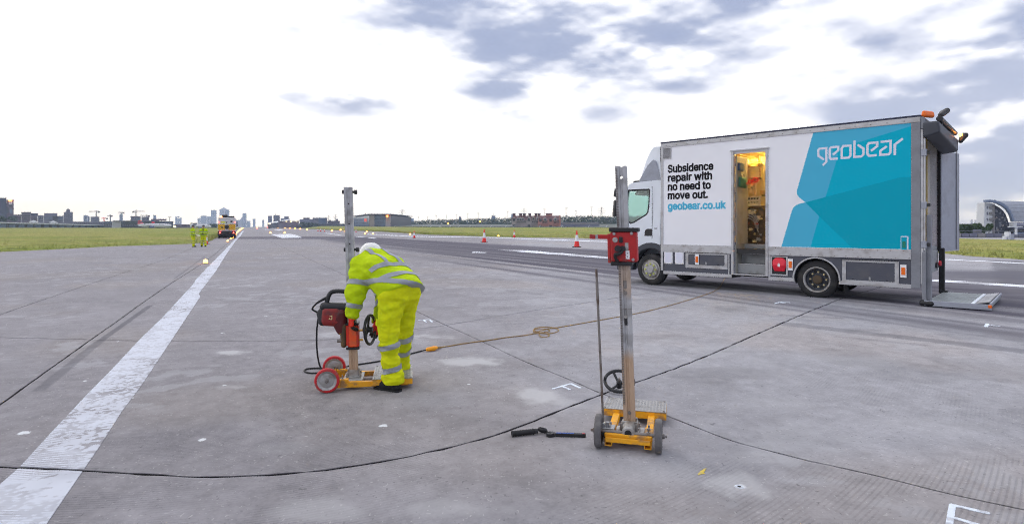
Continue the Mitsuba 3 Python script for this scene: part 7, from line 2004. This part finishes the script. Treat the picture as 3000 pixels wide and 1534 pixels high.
add('canopy', trimesh.convex.convex_hull(np.array([a, a + dv, a + [0, -2.5, -.5], a + dv + [0, -2.5, -.5], a + [0, 0, -1.2], a + dv + [0, 0, -1.2], a + [0, -2.5, -1.4], a + dv + [0, -2.5, -1.4]])), 'concrete_wall', k, smooth=False)
add('balustrade', trimesh.convex.convex_hull(np.array([a + [0, -2, -2.0], a + dv + [0, -2, -2.0], a + [0, -2.2, -3.4], a + dv + [0, -2.2, -3.4]] )+ np.array([[0, 0, 0], [0, 0, 0], [0, -.1, 0], [0, -.1, 0]])), 'pale_tower', k, smooth=False)
add('dark_interior', box(X(2534.4), X(2534.4) + 60, Yc + 3, Yc + 20, 0, Z(562)), 'window_dark', k, smooth=False)
add('white_box', box(X(2532), X(2541), Yc - 1.6, Yc - .6, Z(571), Z(560)), 'white_metal', k, smooth=False)
add('roof_vent', box(X(2506), X(2510), Yc + 2, Yc + 3, Z(508), Z(503.5)), 'rail_concrete', k, smooth=False)
k = thing('railway_viaduct', 'low concrete railway viaduct with dark openings in front of the curved-roof building', 'viaduct')
va, vb = D(2378, 589, 92), D(2700, 589.5, 92)
add('deck', bar(va + [0, 0, -.35], vb + [0, 0, -.35], 3.0, .70), 'rail_concrete', k, smooth=False)
for i in range(16):
    a = va + (vb - va) * (i + .04) / 16; b = va + (vb - va) * (i + .94) / 16
    add('parapet_panel', bar(a + [0, -1.6, -.1], b + [0, -1.6, -.1], .15, .55), 'concrete_wall' if i % 3 else 'rail_concrete', k, smooth=False)
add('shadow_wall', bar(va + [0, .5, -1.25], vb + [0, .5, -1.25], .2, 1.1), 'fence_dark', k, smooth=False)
for i in range(18):
    a = va + (vb - va) * i / 17
    add('pier', bar((a[0], a[1] - 1.2, -.1), (a[0], a[1] - 1.2, a[2] - .72), .4, .4), 'rail_concrete', k, smooth=False)
add('rail', bar(va + [0, -.8, .55], vb + [0, -.8, .55], .06, .06), 'lattice_steel', k, smooth=False)
block('concrete_hut', 'grey concrete hut on the viaduct left of the white end wall', 'hut', 2447, 2469, 577, 100, 'concrete_wall', 4, (2449, 2467, 579, 585, 100, 3, 1, 'rail_concrete'))
k = thing('signal_mast', 'white T-shaped mast standing on the viaduct before the curved-roof building', 'mast')
a = D(2556, 571.5, 88)
add('post', cyl((a[0], 88, .5), a, .16, 10), 'white_metal', k); add('cross_arm', box(a[0] - 1.1, a[0] + .8, 87.8, 88.2, a[2], a[2] + .16), 'white_metal', k, smooth=False)
k = thing('control_cabinet', 'pair of pale grey cabinets at the foot of the viaduct by the right edge', 'cabinet')
for p0_, p1_, t_, mm in ((2542, 2547, 583, 'white_metal'), (2542, 2555, 590, 'panel_grey'), (2552, 2559, 587, 'concrete_wall'), (2537, 2541, 594, 'white_metal')):
    a, b = D(p0_, t_, 76), D(p1_, 606, 76)
    add('cabinet_box', box(a[0], b[0], 76 + (p0_ % 3) * .2, 77, 0, a[2], .03), mm, k)
for px in (2444.3, 2454):
    k = thing('lattice_mast', ('left' if px < 2450 else 'right') + ' one of two faint thin masts left of the curved-roof building', 'mast', 'two faint masts at the right')
    a = D(px, 552 if px < 2450 else 553, 900)
    lattice(k, (a[0], 900, 0), a[2], 2.6, 1.6, r=.14)

# ------------------------------------------------------------------ the air: a thin haze over the whole airfield
scene['haze_air'] = {'type': 'homogeneous', 'albedo': {'type': 'rgb', 'value': [0.97, 0.985, 1.0]}, 'sigma_t': {'type': 'rgb', 'value': [0.00020, 0.00024, 0.00032]}}
scene['haze'] = {'type': 'cube', 'to_world': T().translate([0, 1350, 59]).scale([3650, 1700, 61]), 'bsdf': {'type': 'null'}, 'interior': {'type': 'ref', 'id': 'haze_air'}}
labels['haze'] = {'kind': 'stuff', 'label': 'thin bluish haze over the airfield', 'category': 'haze'}
scene['camera']['medium'] = {'type': 'ref', 'id': 'haze_air'}
